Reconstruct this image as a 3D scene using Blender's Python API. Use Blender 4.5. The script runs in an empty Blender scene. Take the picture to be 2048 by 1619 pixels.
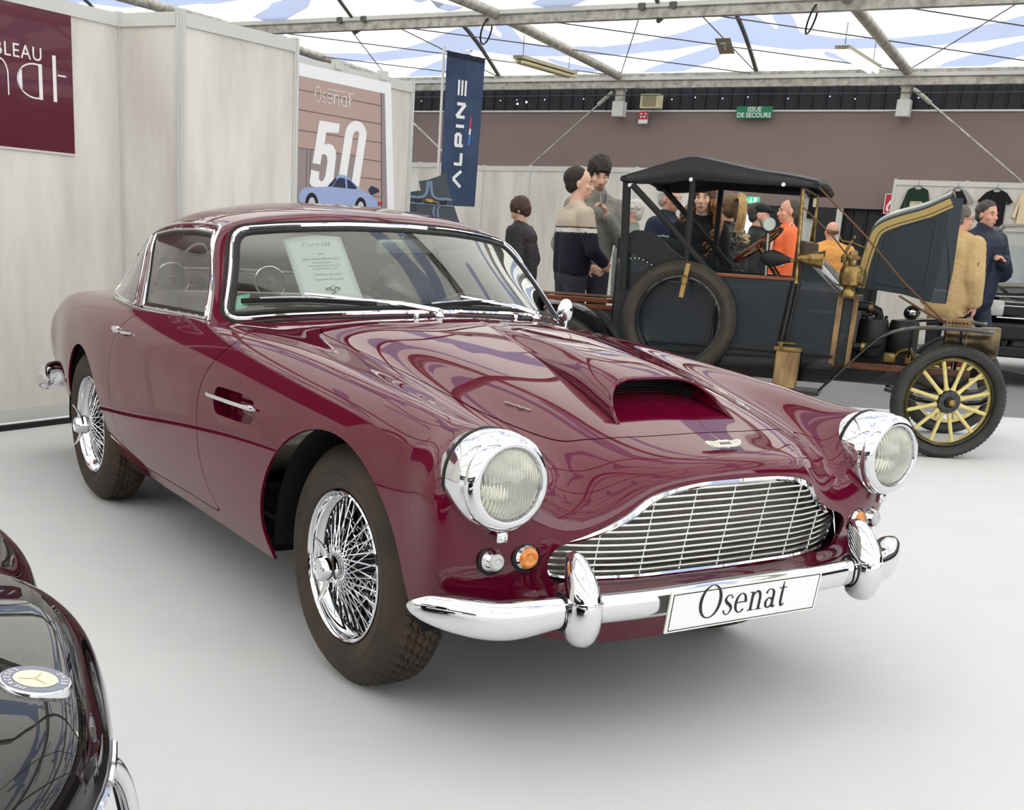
import bpy, bmesh, math, random
import numpy as np
from mathutils import Vector, Matrix
from mathutils.bvhtree import BVHTree
PI = math.pi
sin, cos = math.sin, math.cos
random.seed(7)
SC = bpy.context.scene
COL = SC.collection

# ---------------------------------------------------------------- camera
cam_d = bpy.data.cameras.new('camera')
cam = bpy.data.objects.new('camera', cam_d)
COL.objects.link(cam)
_f = Vector((-0.8116048899, 0.5147006800, -0.2763706074))
_r = Vector((0.5219775453, 0.8513345194, 0.0526211208))
_u = Vector((-0.2623679649, 0.1015516911, 0.9596094544))
_m = Matrix((_r, _u, -_f)).transposed().to_4x4()
_m.translation = Vector((2.83184, -2.19699, 1.23801))
cam.matrix_world = _m
cam_d.sensor_width = 36
cam_d.lens = 2351.405 / 2048 * 36
cam_d.shift_x = (1024 - 879.168) / 2048
cam_d.shift_y = (1150.664 - 809.5) / 2048
cam_d.clip_start = 0.02
SC.camera = cam

# ---------------------------------------------------------------- world, light, exposure
W = bpy.data.worlds.new('overcast_sky'); SC.world = W
W.use_nodes = True
bg = W.node_tree.nodes['Background']
bg.inputs[0].default_value = (0.905, 0.955, 1.0, 1)
bg.inputs[1].default_value = 3.42
SC.view_settings.view_transform = 'Standard'
SC.view_settings.look = 'None'
SC.view_settings.exposure = 0.0
SC.view_settings.gamma = 1.0
SC.view_settings.use_curve_mapping = False
SC.cycles.use_denoising = True
SC.cycles.max_bounces = 8
SC.cycles.transparent_max_bounces = 16
SC.cycles.caustics_reflective = False
SC.cycles.caustics_refractive = False
SC.cycles.sample_clamp_indirect = 6.0

# ---------------------------------------------------------------- materials
MATS = {}
def srgb(c):
    return tuple((x / 12.92 if x <= 0.04045 else ((x + 0.055) / 1.055) ** 2.4) for x in [v / 255 for v in c]) + (1,)
def mat(name, rgb, rough=0.5, metal=0.0, coat=0.0, emit=0.0, spec=0.5, noise=None, bump=None, trans=0.0, alpha=1.0, sheen=0.0, lin=False, ior=1.45, coat_rough=0.02):
    """noise=(scale, amount, (r,g,b) second colour, stretch) ; bump=(scale, strength)"""
    if name in MATS: return MATS[name]
    m = bpy.data.materials.new(name); m.use_nodes = True
    nt = m.node_tree; b = nt.nodes['Principled BSDF']
    c = tuple(rgb) + (1,) if lin else srgb(rgb)
    b.inputs['Base Color'].default_value = c
    b.inputs['Roughness'].default_value = rough
    b.inputs['Metallic'].default_value = metal
    b.inputs['Coat Weight'].default_value = coat
    b.inputs['Coat Roughness'].default_value = coat_rough
    b.inputs['Specular IOR Level'].default_value = spec
    b.inputs['Transmission Weight'].default_value = trans
    b.inputs['Alpha'].default_value = alpha
    b.inputs['IOR'].default_value = ior
    b.inputs['Sheen Weight'].default_value = sheen
    if emit:
        b.inputs['Emission Color'].default_value = c
        b.inputs['Emission Strength'].default_value = emit
    if noise or bump:
        tc = nt.nodes.new('ShaderNodeTexCoord'); mp = nt.nodes.new('ShaderNodeMapping')
        nt.links.new(tc.outputs['Object'], mp.inputs['Vector'])
    if noise:
        if len(noise) > 3: mp.inputs['Scale'].default_value = noise[3]
        n = nt.nodes.new('ShaderNodeTexNoise'); n.inputs['Scale'].default_value = noise[0]
        n.inputs['Detail'].default_value = 5; n.inputs['Roughness'].default_value = 0.6
        r = nt.nodes.new('ShaderNodeMapRange')
        r.inputs['From Min'].default_value = 0.38; r.inputs['From Max'].default_value = 0.66
        r.inputs['To Max'].default_value = noise[1]
        mx = nt.nodes.new('ShaderNodeMix'); mx.data_type = 'RGBA'
        nt.links.new(mp.outputs[0], n.inputs['Vector'])
        nt.links.new(n.outputs['Fac'], r.inputs['Value'])
        nt.links.new(r.outputs[0], mx.inputs['Factor'])
        mx.inputs['A'].default_value = c
        mx.inputs['B'].default_value = srgb(noise[2])
        nt.links.new(mx.outputs['Result'], b.inputs['Base Color'])
    if bump:
        n2 = nt.nodes.new('ShaderNodeTexNoise'); n2.inputs['Scale'].default_value = bump[0]
        n2.inputs['Detail'].default_value = 3
        bp = nt.nodes.new('ShaderNodeBump'); bp.inputs['Strength'].default_value = bump[1]
        bp.inputs['Distance'].default_value = bump[2] if len(bump) > 2 else 0.005
        nt.links.new(tc.outputs['Object'], n2.inputs['Vector'])
        nt.links.new(n2.outputs['Fac'], bp.inputs['Height'])
        nt.links.new(bp.outputs[0], b.inputs['Normal'])
    MATS[name] = m
    return m
def glassmat(name, tint, fac=0.9, rough=0.0):
    """thin architectural glass: transparent + fresnel gloss"""
    if name in MATS: return MATS[name]
    m = bpy.data.materials.new(name); m.use_nodes = True
    nt = m.node_tree; nt.nodes.clear()
    o = nt.nodes.new('ShaderNodeOutputMaterial'); mx = nt.nodes.new('ShaderNodeMixShader')
    t = nt.nodes.new('ShaderNodeBsdfTransparent'); g = nt.nodes.new('ShaderNodeBsdfGlossy')
    fr = nt.nodes.new('ShaderNodeFresnel'); fr.inputs['IOR'].default_value = 1.5
    ml = nt.nodes.new('ShaderNodeMath'); ml.operation = 'MULTIPLY'; ml.inputs[1].default_value = 1.9; ml.use_clamp = True
    t.inputs[0].default_value = tuple(tint) + (1,)
    g.inputs['Roughness'].default_value = rough
    nt.links.new(fr.outputs[0], ml.inputs[0]); nt.links.new(ml.outputs[0], mx.inputs[0])
    nt.links.new(t.outputs[0], mx.inputs[1]); nt.links.new(g.outputs[0], mx.inputs[2])
    nt.links.new(mx.outputs[0], o.inputs[0])
    MATS[name] = m
    return m

# ---------------------------------------------------------------- mesh helpers
class MB:
    def __init__(s): s.v = []; s.f = []; s.mi = []; s.m = 0; s.X = None
    def add(s, vs, fs, mi=None):
        o = len(s.v)
        if s.X is not None: vs = [tuple(s.X @ Vector(v)) for v in vs]
        s.v += [tuple(float(a) for a in v) for v in vs]
        s.f += [tuple(int(i) + o for i in f) for f in fs]
        s.mi += [s.m if mi is None else mi] * len(fs)
        return s
    def box(s, x0, x1, y0, y1, z0, z1, b=0.0):
        if b > 0:
            b = min(b, (x1 - x0) / 2.01, (y1 - y0) / 2.01, (z1 - z0) / 2.01)
            vs = []; idx = {}
            bm = bmesh.new(); bmesh.ops.create_cube(bm, size=1)
            for v in bm.verts: v.co = Vector(((x0 + x1) / 2 + v.co.x * (x1 - x0), (y0 + y1) / 2 + v.co.y * (y1 - y0), (z0 + z1) / 2 + v.co.z * (z1 - z0)))
            bmesh.ops.bevel(bm, geom=bm.edges[:], offset=b, segments=2, affect='EDGES', profile=0.5)
            return s.bm(bm)
        vs = [(x, y, z) for x in (x0, x1) for y in (y0, y1) for z in (z0, z1)]
        return s.add(vs, [(0, 1, 3, 2), (4, 6, 7, 5), (0, 4, 5, 1), (2, 3, 7, 6), (0, 2, 6, 4), (1, 5, 7, 3)])
    def bm(s, bm):
        bm.verts.index_update()
        s.add([v.co[:] for v in bm.verts], [[v.index for v in f.verts] for f in bm.faces]); bm.free(); return s
    def grid(s, P, cu=False, cv=False, flip=False):
        assert len({len(r) for r in P}) == 1, 'ragged grid'
        nu = len(P); nv = len(P[0]); fs = []
        for i in range(nu if cu else nu - 1):
            for j in range(nv if cv else nv - 1):
                a = i * nv + j; b = ((i + 1) % nu) * nv + j; c = ((i + 1) % nu) * nv + (j + 1) % nv; d = i * nv + (j + 1) % nv
                fs.append((a, d, c, b) if flip else (a, b, c, d))
        return s.add([p for r in P for p in r], fs)
    def tube(s, pts, r, n=8, closed=False, cap=True, up=None, sx=1.0, sy=1.0, prof=None):
        """sweep of a circle (or prof: list of (a,b)) along pts; r number or list"""
        pts = [Vector(p) for p in pts]; N = len(pts)
        rs = r if isinstance(r, (list, tuple)) else [r] * N
        T = []
        for i in range(N):
            a = pts[(i - 1) % N] if (closed or i > 0) else pts[i]
            b = pts[(i + 1) % N] if (closed or i < N - 1) else pts[i]
            t = (b - a); T.append(t.normalized() if t.length > 1e-9 else Vector((0, 0, 1)))
        u0 = Vector(up) if up is not None else (Vector((0, 0, 1)) if abs(T[0].z) < 0.9 else Vector((1, 0, 0)))
        rings = []; u = (u0 - T[0] * u0.dot(T[0])).normalized()
        for i in range(N):
            if up is not None: uu = Vector(up)
            else: uu = u
            u = uu - T[i] * uu.dot(T[i])
            u = u.normalized() if u.length > 1e-6 else T[i].orthogonal().normalized()
            w = T[i].cross(u)
            if prof: ring = [pts[i] + (u * b + w * a) * rs[i] for a, b in prof]
            else: ring = [pts[i] + (u * (cos(2 * PI * k / n) * sx) + w * (sin(2 * PI * k / n) * sy)) * rs[i] for k in range(n)]
            rings.append(ring)
        k = len(rings[0]); o = len(s.v)
        s.grid(rings, cu=closed, cv=True)
        if cap and not closed:
            s.add([], [])
            base = len(s.v) - N * k
            s.f += [tuple(base + j for j in range(k)), tuple(base + (N - 1) * k + j for j in reversed(range(k)))]
            s.mi += [s.m] * 2
        return s
    def lathe(s, prof, n=32, c=(0, 0, 0), ax=(0, 1, 0), ref=None, a0=0, a1=2 * PI):
        """prof: list of (r, h) along axis ax"""
        ax = Vector(ax).normalized(); c = Vector(c)
        u = Vector(ref) if ref else ax.orthogonal(); u = (u - ax * u.dot(ax)).normalized(); w = ax.cross(u)
        full = abs(a1 - a0 - 2 * PI) < 1e-6
        P = []
        for k in range(n if full else n + 1):
            a = a0 + (a1 - a0) * k / n
            P.append([c + ax * h + (u * cos(a) + w * sin(a)) * r for r, h in prof])
        return s.grid(P, cu=full)
    def ell(s, c, rx, ry, rz, n=14, m=8, M=None):
        c = Vector(c); P = []
        for j in range(m + 1):
            ph = PI * j / m
            ring = []
            for i in range(n):
                a = 2 * PI * i / n
                p = Vector((rx * sin(ph) * cos(a), ry * sin(ph) * sin(a), rz * cos(ph)))
                if M is not None: p = M @ p
                ring.append(c + p)
            P.append(ring)
        return s.grid(P, cv=True)
    def prism(s, poly, d, o=(0, 0, 0), u=(1, 0, 0), v=(0, 0, 1)):
        """poly 2D list extruded by vector d"""
        o, u, v, d = Vector(o), Vector(u), Vector(v), Vector(d)
        a = [o + u * p[0] + v * p[1] for p in poly]; n = len(a)
        fs = [tuple(range(n)), tuple(range(2 * n - 1, n - 1, -1))]
        fs += [(i, i + n, (i + 1) % n + n, (i + 1) % n) for i in range(n)]
        return s.add(a + [p + d for p in a], fs)
    def build(s, name, m, parent=None, smooth=True, auto=40, loc=None, mats=None, label=None):
        me = bpy.data.meshes.new(name); me.from_pydata(s.v, [], s.f); me.update()
        for mm in (mats or [m]): me.materials.append(mm)
        if mats: me.polygons.foreach_set('material_index', s.mi)
        b = bmesh.new(); b.from_mesh(me)
        bmesh.ops.remove_doubles(b, verts=b.verts, dist=1e-6)
        bmesh.ops.recalc_face_normals(b, faces=b.faces)
        b.to_mesh(me); b.free()
        if smooth:
            me.polygons.foreach_set('use_smooth', [True] * len(me.polygons))
            if auto:
                try: me.set_sharp_from_angle(angle=math.radians(auto))
                except Exception: pass
        ob = bpy.data.objects.new(name, me); COL.objects.link(ob)
        if parent is not None: ob.parent = parent
        if loc is not None: ob.location = loc
        if label: ob['label'] = label
        return ob
def empty(name, loc=(0, 0, 0), rz=0.0):
    o = bpy.data.objects.new(name, None); COL.objects.link(o)
    o.location = loc; o.rotation_euler = (0, 0, rz); o.empty_display_size = 0.2
    return o
def tag(o, label=None, cat=None, group=None, kind=None):
    if label: o['label'] = label
    if cat: o['category'] = cat
    if group: o['group'] = group
    if kind: o['kind'] = kind
    return o
def struct(name, mb, m, **k):
    o = mb.build(name, m, **k); o['kind'] = 'structure'; return o
def thing(name, label, cat, loc=(0, 0, 0), rz=0.0, group=None):
    return tag(empty(name, loc, rz), label, cat, group)
def textmesh(name, body, size, m, M, parent=None, extrude=0.0005, align='LEFT', sx=1.0, offset=0.0, shear=0.0, spacing=1.0):
    cu = bpy.data.curves.new(name, 'FONT'); cu.body = body; cu.size = size; cu.extrude = extrude
    cu.align_x = align; cu.offset = offset; cu.resolution_u = 3; cu.shear = shear; cu.space_character = spacing
    to = bpy.data.objects.new('tmp', cu)
    me = bpy.data.meshes.new_from_object(to)
    bpy.data.objects.remove(to)
    me.name = name
    me.transform(Matrix.Diagonal((sx, 1, 1, 1)))
    me.transform(M)
    me.materials.clear(); me.materials.append(m)
    ob = bpy.data.objects.new(name, me); COL.objects.link(ob)
    if parent is not None: ob.parent = parent
    return ob
def frame(o, x, y):
    """matrix with origin o, x axis x, y axis y"""
    x = Vector(x).normalized(); y = Vector(y); y = (y - x * y.dot(x)).normalized(); z = x.cross(y)
    m = Matrix((x, y, z)).transposed().to_4x4(); m.translation = Vector(o); return m
def catmull(pts, n=8, closed=False):
    P = [np.array(p, float) for p in pts]; N = len(P); out = []
    for i in range(N if closed else N - 1):
        p1, p2 = P[i], P[(i + 1) % N]
        p0 = P[i - 1] if (closed or i > 0) else 2 * p1 - p2
        p3 = P[(i + 2) % N] if (closed or i + 2 < N) else 2 * p2 - p1
        for k in range(n):
            t = k / n
            out.append(0.5 * ((2 * p1) + (-p0 + p2) * t + (2 * p0 - 5 * p1 + 4 * p2 - p3) * t * t + (-p0 + 3 * p1 - 3 * p2 + p3) * t ** 3))
    if not closed: out.append(P[-1])
    return out
def segdist(P, poly, closed=True):
    """unsigned distance of points (N,2) to polyline"""
    P = np.asarray(P, float); A = np.asarray(poly, float)
    B = np.roll(A, -1, 0) if closed else A[1:]
    A2 = A if closed else A[:-1]
    d = np.full(len(P), 1e9)
    for a, b in zip(A2, B):
        e = b - a; L = e @ e
        t = np.clip(((P - a) @ e) / max(L, 1e-12), 0, 1)
        q = P - (a + t[:, None] * e)
        d = np.minimum(d, np.hypot(q[:, 0], q[:, 1]))
    return d
def polysdf(P, poly):
    """signed distance, negative inside"""
    P = np.asarray(P, float); A = np.asarray(poly, float); B = np.roll(A, -1, 0)
    ins = np.zeros(len(P), bool)
    for a, b in zip(A, B):
        c = (a[1] > P[:, 1]) != (b[1] > P[:, 1])
        with np.errstate(divide='ignore', invalid='ignore'):
            xx = (b[0] - a[0]) * (P[:, 1] - a[1]) / (b[1] - a[1]) + a[0]
        ins ^= c & (P[:, 0] < xx)
    d = segdist(P, poly)
    return np.where(ins, -d, d)
def roundpoly(poly, r, n=6):
    """round polygon corners; r number or list"""
    A = [np.array(p, float) for p in poly]; N = len(A); out = []
    rs = r if isinstance(r, (list, tuple)) else [r] * N
    for i in range(N):
        p = A[i]; a = A[i - 1] - p; b = A[(i + 1) % N] - p
        la, lb = np.linalg.norm(a), np.linalg.norm(b); rr = min(rs[i], la * .45, lb * .45)
        if rr <= 1e-6: out.append(p); continue
        a, b = a / la, b / lb
        for k in range(n + 1):
            t = k / n
            out.append((p + a * rr) * (1 - t) ** 2 + 2 * p * t * (1 - t) + (p + b * rr) * t * t)
    return out
def clip(V, F, f):
    """split polygon mesh by scalar f per vertex; returns (V,F) where f<0 and where f>=0 ; sharing verts array"""
    V = [tuple(v) for v in V]; f = list(f); cache = {}
    neg, pos = [], []
    def cut(a, b):
        k = (a, b) if a < b else (b, a)
        if k not in cache:
            t = f[a] / (f[a] - f[b])
            t = min(max(t, 0.0), 1.0)
            p = tuple(V[a][i] + (V[b][i] - V[a][i]) * t for i in range(3))
            V.append(p); f.append(0.0); cache[k] = len(V) - 1
        return cache[k]
    for F_ in F:
        s = [f[i] < 0 for i in F_]
        if all(s): neg.append(tuple(F_)); continue
        if not any(s): pos.append(tuple(F_)); continue
        A, B = [], []; n = len(F_)
        for i in range(n):
            a, b = F_[i], F_[(i + 1) % n]
            (A if f[a] < 0 else B).append(a)
            if (f[a] < 0) != (f[b] < 0):
                c = cut(a, b); A.append(c); B.append(c)
        if len(A) > 2: neg.append(tuple(A))
        if len(B) > 2: pos.append(tuple(B))
    return compact(V, neg), compact(V, pos)
def compact(V, F):
    used = sorted({i for f in F for i in f}); mp = {a: k for k, a in enumerate(used)}
    return [V[i] for i in used], [tuple(mp[i] for i in f) for f in F]
def subsurf_fit(V, F, level=3, iters=10, fit=True):
    """Catmull-Clark surface that interpolates the given vertices"""
    T = np.array(V, float); Cg = T.copy(); n = len(T)
    me = bpy.data.meshes.new('t'); me.from_pydata([tuple(v) for v in T], [], F); me.update()
    b = bmesh.new(); b.from_mesh(me); bmesh.ops.recalc_face_normals(b, faces=b.faces); b.to_mesh(me); b.free()
    ob = bpy.data.objects.new('t', me); COL.objects.link(ob)
    md = ob.modifiers.new('s', 'SUBSURF'); md.use_limit_surface = True
    md.boundary_smooth = 'PRESERVE_CORNERS'
    def ev(lv):
        md.levels = lv; md.render_levels = lv
        dg = bpy.context.evaluated_depsgraph_get(); dg.update()
        e = ob.evaluated_get(dg); m2 = bpy.data.meshes.new_from_object(e)
        co = np.empty(len(m2.vertices) * 3); m2.vertices.foreach_get('co', co)
        fs = [tuple(p.vertices) for p in m2.polygons]
        bpy.data.meshes.remove(m2)
        return co.reshape(-1, 3), fs
    if fit:
        for _ in range(iters):
            co, _f2 = ev(2)
            Cg += (T - co[:n]) * 0.9
            me.vertices.foreach_set('co', Cg.ravel()); me.update()
            ob.update_tag()
    co, fs = ev(level)
    bpy.data.objects.remove(ob); bpy.data.meshes.remove(me)
    return co, fs
def from_vf(V, F):
    m = MB(); m.add(V, F); return m
# ================================================================ SETTING
G0 = Vector((-14.805, 12.566, 0)); ET = Vector((0.8763, 0.4818, 0)); EN = Vector((0.4818, -0.8763, 0)); EZ = Vector((0, 0, 1))
def G(t, s, z): return G0 + ET * t + EN * s + EZ * z
m_carpet = mat('pale_grey_carpet', (214, 214, 216), rough=0.93, spec=0.2, noise=(1.3, 0.5, (205, 205, 208)), bump=(260, 0.25, 0.002))
m_asphalt = mat('asphalt', (120, 120, 122), rough=0.95, spec=0.2, noise=(90, 1.0, (150, 150, 152)), bump=(180, 0.3, 0.004))
m_panel = mat('concrete_look_panel', (224, 220, 214), rough=0.55, spec=0.3, noise=(3.2, 0.9, (200, 193, 185), (1.0, 1.0, 0.22)))
m_alu = mat('white_aluminium', (205, 205, 202), rough=0.35, metal=0.0, spec=0.6)
m_steel = mat('galvanised_steel', (196, 192, 183), rough=0.5, metal=0.4, noise=(9, 0.7, (120, 114, 104)))
m_steeldk = mat('dark_fitting', (95, 92, 88), rough=0.55, metal=0.4)
m_black = mat('black_paint', (16, 16, 17), rough=0.4)
m_corr = mat('black_corrugated_steel', (32, 33, 38), rough=0.45, metal=0.0)
m_mauve = mat('mauve_banner', (140, 122, 118), rough=0.75, spec=0.25, noise=(0.8, 0.5, (130, 114, 111)))
m_white = mat('white', (235, 235, 235), rough=0.5)
m_cable = mat('steel_cable', (90, 88, 86), rough=0.5, metal=0.5)

def membmat(name, col):
    m = bpy.data.materials.new(name); m.use_nodes = True
    nt = m.node_tree; nt.nodes.clear()
    o = nt.nodes.new('ShaderNodeOutputMaterial'); mx = nt.nodes.new('ShaderNodeMixShader')
    t = nt.nodes.new('ShaderNodeBsdfTranslucent'); d = nt.nodes.new('ShaderNodeBsdfDiffuse')
    tc = nt.nodes.new('ShaderNodeTexCoord'); n = nt.nodes.new('ShaderNodeTexNoise'); n.inputs['Scale'].default_value = 0.9
    n.inputs['Detail'].default_value = 6
    cm = nt.nodes.new('ShaderNodeMix'); cm.data_type = 'RGBA'
    mr = nt.nodes.new('ShaderNodeMapRange'); mr.inputs['From Min'].default_value = 0.45; mr.inputs['From Max'].default_value = 0.8; mr.inputs['To Max'].default_value = 0.5
    nt.links.new(tc.outputs['Object'], n.inputs['Vector']); nt.links.new(n.outputs['Fac'], mr.inputs['Value']); nt.links.new(mr.outputs[0], cm.inputs['Factor'])
    c = srgb(col); cm.inputs['A'].default_value = c
    cm.inputs['B'].default_value = (c[0] * .88, c[1] * .78, c[2] * .60, 1)
    nt.links.new(cm.outputs['Result'], t.inputs[0]); nt.links.new(cm.outputs['Result'], d.inputs[0])
    mx.inputs[0].default_value = 0.45
    nt.links.new(t.outputs[0], mx.inputs[1]); nt.links.new(d.outputs[0], mx.inputs[2]); nt.links.new(mx.outputs[0], o.inputs[0])
    return m
m_memb = membmat('tent_membrane', (246, 242, 232))
m_membb = membmat('tent_membrane_blue_print', (158, 166, 190))

# floor
b = MB(); b.box(-30, 25, -25, 30, -0.1, -0.012)
struct('floor', b, m_asphalt, smooth=False)
b = MB()
e = Vector((0.603, 0.798, 0)); p = Vector((-3.507, 6.984, 0))
poly = [p - e * 22, p + e * 9, p + e * 9 + Vector((9, -9, 0)), Vector((16, -14, 0)), Vector((-6, -16, 0)), Vector((-18, -12, 0))]
b.prism([(q.x, q.y) for q in poly], (0, 0, 0.012), o=(0, 0, -0.012), u=(1, 0, 0), v=(0, 1, 0))
struct('trim_1', b, m_carpet, smooth=False)['label'] = 'pale grey carpet covering the stand floor'
b = MB(); b.prism([(-6.6, 12.1), (-5.5, 11.46), (-2.0, 13.2), (-4.5, 17.5), (-9.5, 15.8)], (0, 0, 0.012), o=(0, 0, -0.012), u=(1, 0, 0), v=(0, 1, 0))
struct('trim_2', b, m_carpet, smooth=False)['label'] = 'second pale carpet under the black car at the back'

# ---- tent membrane: arched bays
def memb_z(t, s):
    k = s / 5.0; i = math.floor(k)
    return 4.2 + 0.88 * abs(sin(PI * k)) + 0.15 * min(1, max(k, 0)) + 0.05 * sin(t * 1.27 + 1.0) * abs(sin(PI * k))
BANDS = [
 [(-0.46, 0.66), (0.33, 0.72), (1.13, 0.93), (1.77, 1.22), (2.08, 1.36), (2.44, 1.35), (2.78, 0.9), (2.7, 1.34), (2.93, 1.45), (3.02, 1.33), (3.07, 0.89), (3.63, 0.73), (4.46, 0.68), (4.46, 0.48), (3.6, 0.49), (3.31, 0.52), (2.91, 0.51), (1.86, 0.72), (0.84, 0.54), (-0.13, 0.46), (-0.46, 0.46)],
 [(0.05, 0.06), (0.78, 0.33), (1.86, 0.71), (1.91, 0.66), (1.55, 0.31), (0.9, 0.07)],
 [(3.28, 0.50), (3.75, 0.33), (4.22, 0.16), (4.53, 0.06), (3.89, 0.11), (3.42, 0.34)],
 [(1.0, 2.3), (2.2, 3.0), (2.7, 3.6), (3.1, 3.0), (4.2, 2.4), (4.2, 2.7), (3.2, 3.3), (2.8, 4.6), (2.3, 3.3), (1.0, 2.6)],
]
P_ = 4.92
def band_f(T, S):
    tt = (T + 0.46) % P_ - 0.46
    tt = np.where(S > 5.0, tt, tt); ss = S % 5.0
    f = np.full(len(T), 9.0)
    Q = np.stack([tt, ss], -1)
    for pl in BANDS: f = np.minimum(f, polysdf(Q, pl))
    return f
mb = MB()
def memb_patch(t0, t1, s0, s1, dt, ds):
    nt_, ns_ = int((t1 - t0) / dt) + 1, int((s1 - s0) / ds) + 1
    tv = np.linspace(t0, t1, nt_); sv = np.linspace(s0, s1, ns_)
    TT, SS = np.meshgrid(tv, sv, indexing='ij'); T = TT.ravel(); S = SS.ravel()
    V = [tuple(G(t, s, memb_z(t, s))) for t, s in zip(T, S)]
    F = [(i * ns_ + j, (i + 1) * ns_ + j, (i + 1) * ns_ + j + 1, i * ns_ + j + 1) for i in range(nt_ - 1) for j in range(ns_ - 1)]
    (v1, f1), (v2, f2) = clip(V, F, band_f(T, S))
    mb.add(v1, f1, 1); mb.add(v2, f2, 0)
memb_patch(-8.0, 8.2, 0, 5.0, 0.09, 0.07)
memb_patch(-14, 26.2, 5.0, 30, 0.2, 0.17)
memb_patch(-14, 26.2, 30.0, 45, 0.4, 0.5)
memb_patch(8.2, 26.2, 0, 5.0, 0.2, 0.17)
o = mb.build('ceiling', None, mats=[m_memb, m_membb], auto=0); o['kind'] = 'structure'; o['label'] = 'translucent white tent roof membrane printed with blue grey swooshes'

# ---- beams, rafters, struts
NT = 2
def beam(s, z, t0, t1):
    global NT
    b = MB(); c0 = G(t0, s, z); c1 = G(t1, s, z)
    prof = [(-.07, .12), (.07, .12), (.07, .07), (.085, .07), (.085, .0), (.06, -.01), (.06, -.12), (-.06, -.12), (-.06, -.01), (-.085, 0), (-.085, .07), (-.07, .07)]
    P = [[c + EN * a + EZ * h for a, h in prof] for c in (c0, c1)]
    b.grid(P, cv=True)
    b.box(0, 0, 0, 0, 0, 0) if False else None
    NT += 1
    o = struct('trim_%d' % NT, b, m_steel, smooth=False); o['label'] = 'aluminium roof beam of the tent'
    q = MB()
    for sg in (1, -1):
        P = [[c + EN * (sg * .09 + a) + EZ * h for a, h in ((-.006, .008), (.006, .008), (.006, .062), (-.006, .062))] for c in (c0, c1)]
        q.grid(P, cv=True)
    q.build('light_strip', m_alu, o, smooth=False)
for s, z in ((0.1, 4.09), (5.0, 4.34), (10, 4.34), (15, 4.34), (20, 4.34), (25, 4.34), (30, 4.34)): beam(s, z, -14, 26)
NT += 1
raf = MB()
for k in range(-2, 6):
    t = -0.25 + k * 4.92
    raf.tube([G(t, 0.05, 4.17), G(t, 5, 4.36)], 0.075, 10)
    for s in (5, 10, 15, 20, 25): raf.tube([G(t, s, 4.36), G(t, s + 5, 4.36)], 0.075, 10)
struct('trim_%d' % NT, raf, m_steel)['label'] = 'round rafters crossing between the roof beams'
NT += 1
stm = MB()
for k in range(-2, 5):
    t = 2.2 + k * 4.92
    for s0 in (0, 5, 10, 15, 20, 25):
        pts = [G(t + .0 * a, s0 + 5 * a, (4.16 if s0 == 0 else 4.34) + (0.03 + 0.80 * sin(PI * a))) for a in np.linspace(0, 1, 21)]
        stm.tube(pts, 0.035, 8)
        for e_ in (s0, s0 + 5):
            c = G(t, e_, 4.15 if e_ == 0 else 4.37)
            stm.tube([c - ET * .3, c + ET * .3], 0.05, 8)
            stm.tube([c - ET * .22 + EN * .1, c - ET * .22 - EN * .1], 0.06, 8); stm.tube([c + ET * .22 + EN * .1, c + ET * .22 - EN * .1], 0.06, 8)
            stm.prism([(-.16, 0), (.16, 0), (.05, .16), (-.05, .16)], EN * .03, o=c, u=ET, v=EZ)
struct('trim_%d' % NT, stm, m_steeldk)['label'] = 'curved struts holding the tent membrane up'
# cables
NT += 1
cb = MB()
def cable(a, c, sag=0.0, r=0.009, n=8):
    a, c = Vector(a), Vector(c)
    cb.tube([a.lerp(c, i / n) - EZ * sag * 4 * (i / n) * (1 - i / n) for i in range(n + 1)], r, 5)
for k in range(-2, 4):
    t = -0.25 + k * 4.92
    cable(G(t, 0.1, 4.2), G(t + 4.92 * .45, 5, 4.40)); cable(G(t + 2.46, 0.1, 4.2), G(t + 4.92 * .58, 5, 4.40))
    cable(G(t - .05, 0.15, 4.18), G(t - 4.92, 5, 4.36)); cable(G(t + 2.40, 0.15, 4.18), G(t - 2.5, 5, 4.36))
cable(G(-14, 0.25, 3.84), G(26, 0.25, 3.84), 0.0, 0.008, 4)
struct('trim_%d' % NT, cb, m_cable)['label'] = 'thin steel bracing cables under the tent roof'
# black cable loops on beam two
for t in (-0.42, 4.25):
    b = MB(); c = G(t, 5.0, 4.14)
    b.tube([c + EN * .14 * cos(a) + EZ * .17 * sin(a) + ET * .05 * sin(a) for a in np.linspace(0, 2 * PI, 20)[:-1]], 0.013, 6, closed=True)
    tag(b.build('cable_loop', m_black), 'black cable looped round the roof beam %s' % ('above the flag' if t < 0 else 'above the green exit sign'), 'cable')

# ---- back wall (corrugated) + banner + posts + braces
def corr(t0, t1, z0, z1, s=0.0, pitch=0.235):
    b = MB(); pts = []
    t = t0
    while t < t1:
        pts += [(t, 0), (t + pitch * .62, 0), (t + pitch * .68, .035), (t + pitch * .78, .035), (t + pitch * .84, 0.0)]
        t += pitch
    P = [[G(a, s + d, z) for a, d in pts] for z in (z0, z1)]
    b.grid(P); return b
struct('wall_back', corr(-14, 26, 0, 4.2, -0.35), m_corr, smooth=False)
b = MB()
ts = np.linspace(-14, 26, 161)
rows = []
for z in np.linspace(2.07, 3.6, 9):
    r = []
    for t in ts:
        d = 0.0
        for c in (-5.17, -.25, 4.67):
            q = abs(t - c); d += 0.10 * math.exp(-(q / .16) ** 2) * ((z - 2.0) / 1.6) ** 2 + .02 * sin(14 * (t - c) - z * 4) * math.exp(-(q / .5) ** 2)
        r.append(G(t, -0.22 + d, z))
    rows.append(r)
b.grid(rows)
o = struct('trim_50', b, m_mauve); o['label'] = 'long mauve fabric band along the back wall'
b = MB()
b.tube([G(-14, -.2, 3.62), G(26, -.2, 3.62)], .018, 6)
o2 = b.build('top_hem', m_alu, o)
b = MB(); c = 3.0
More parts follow.
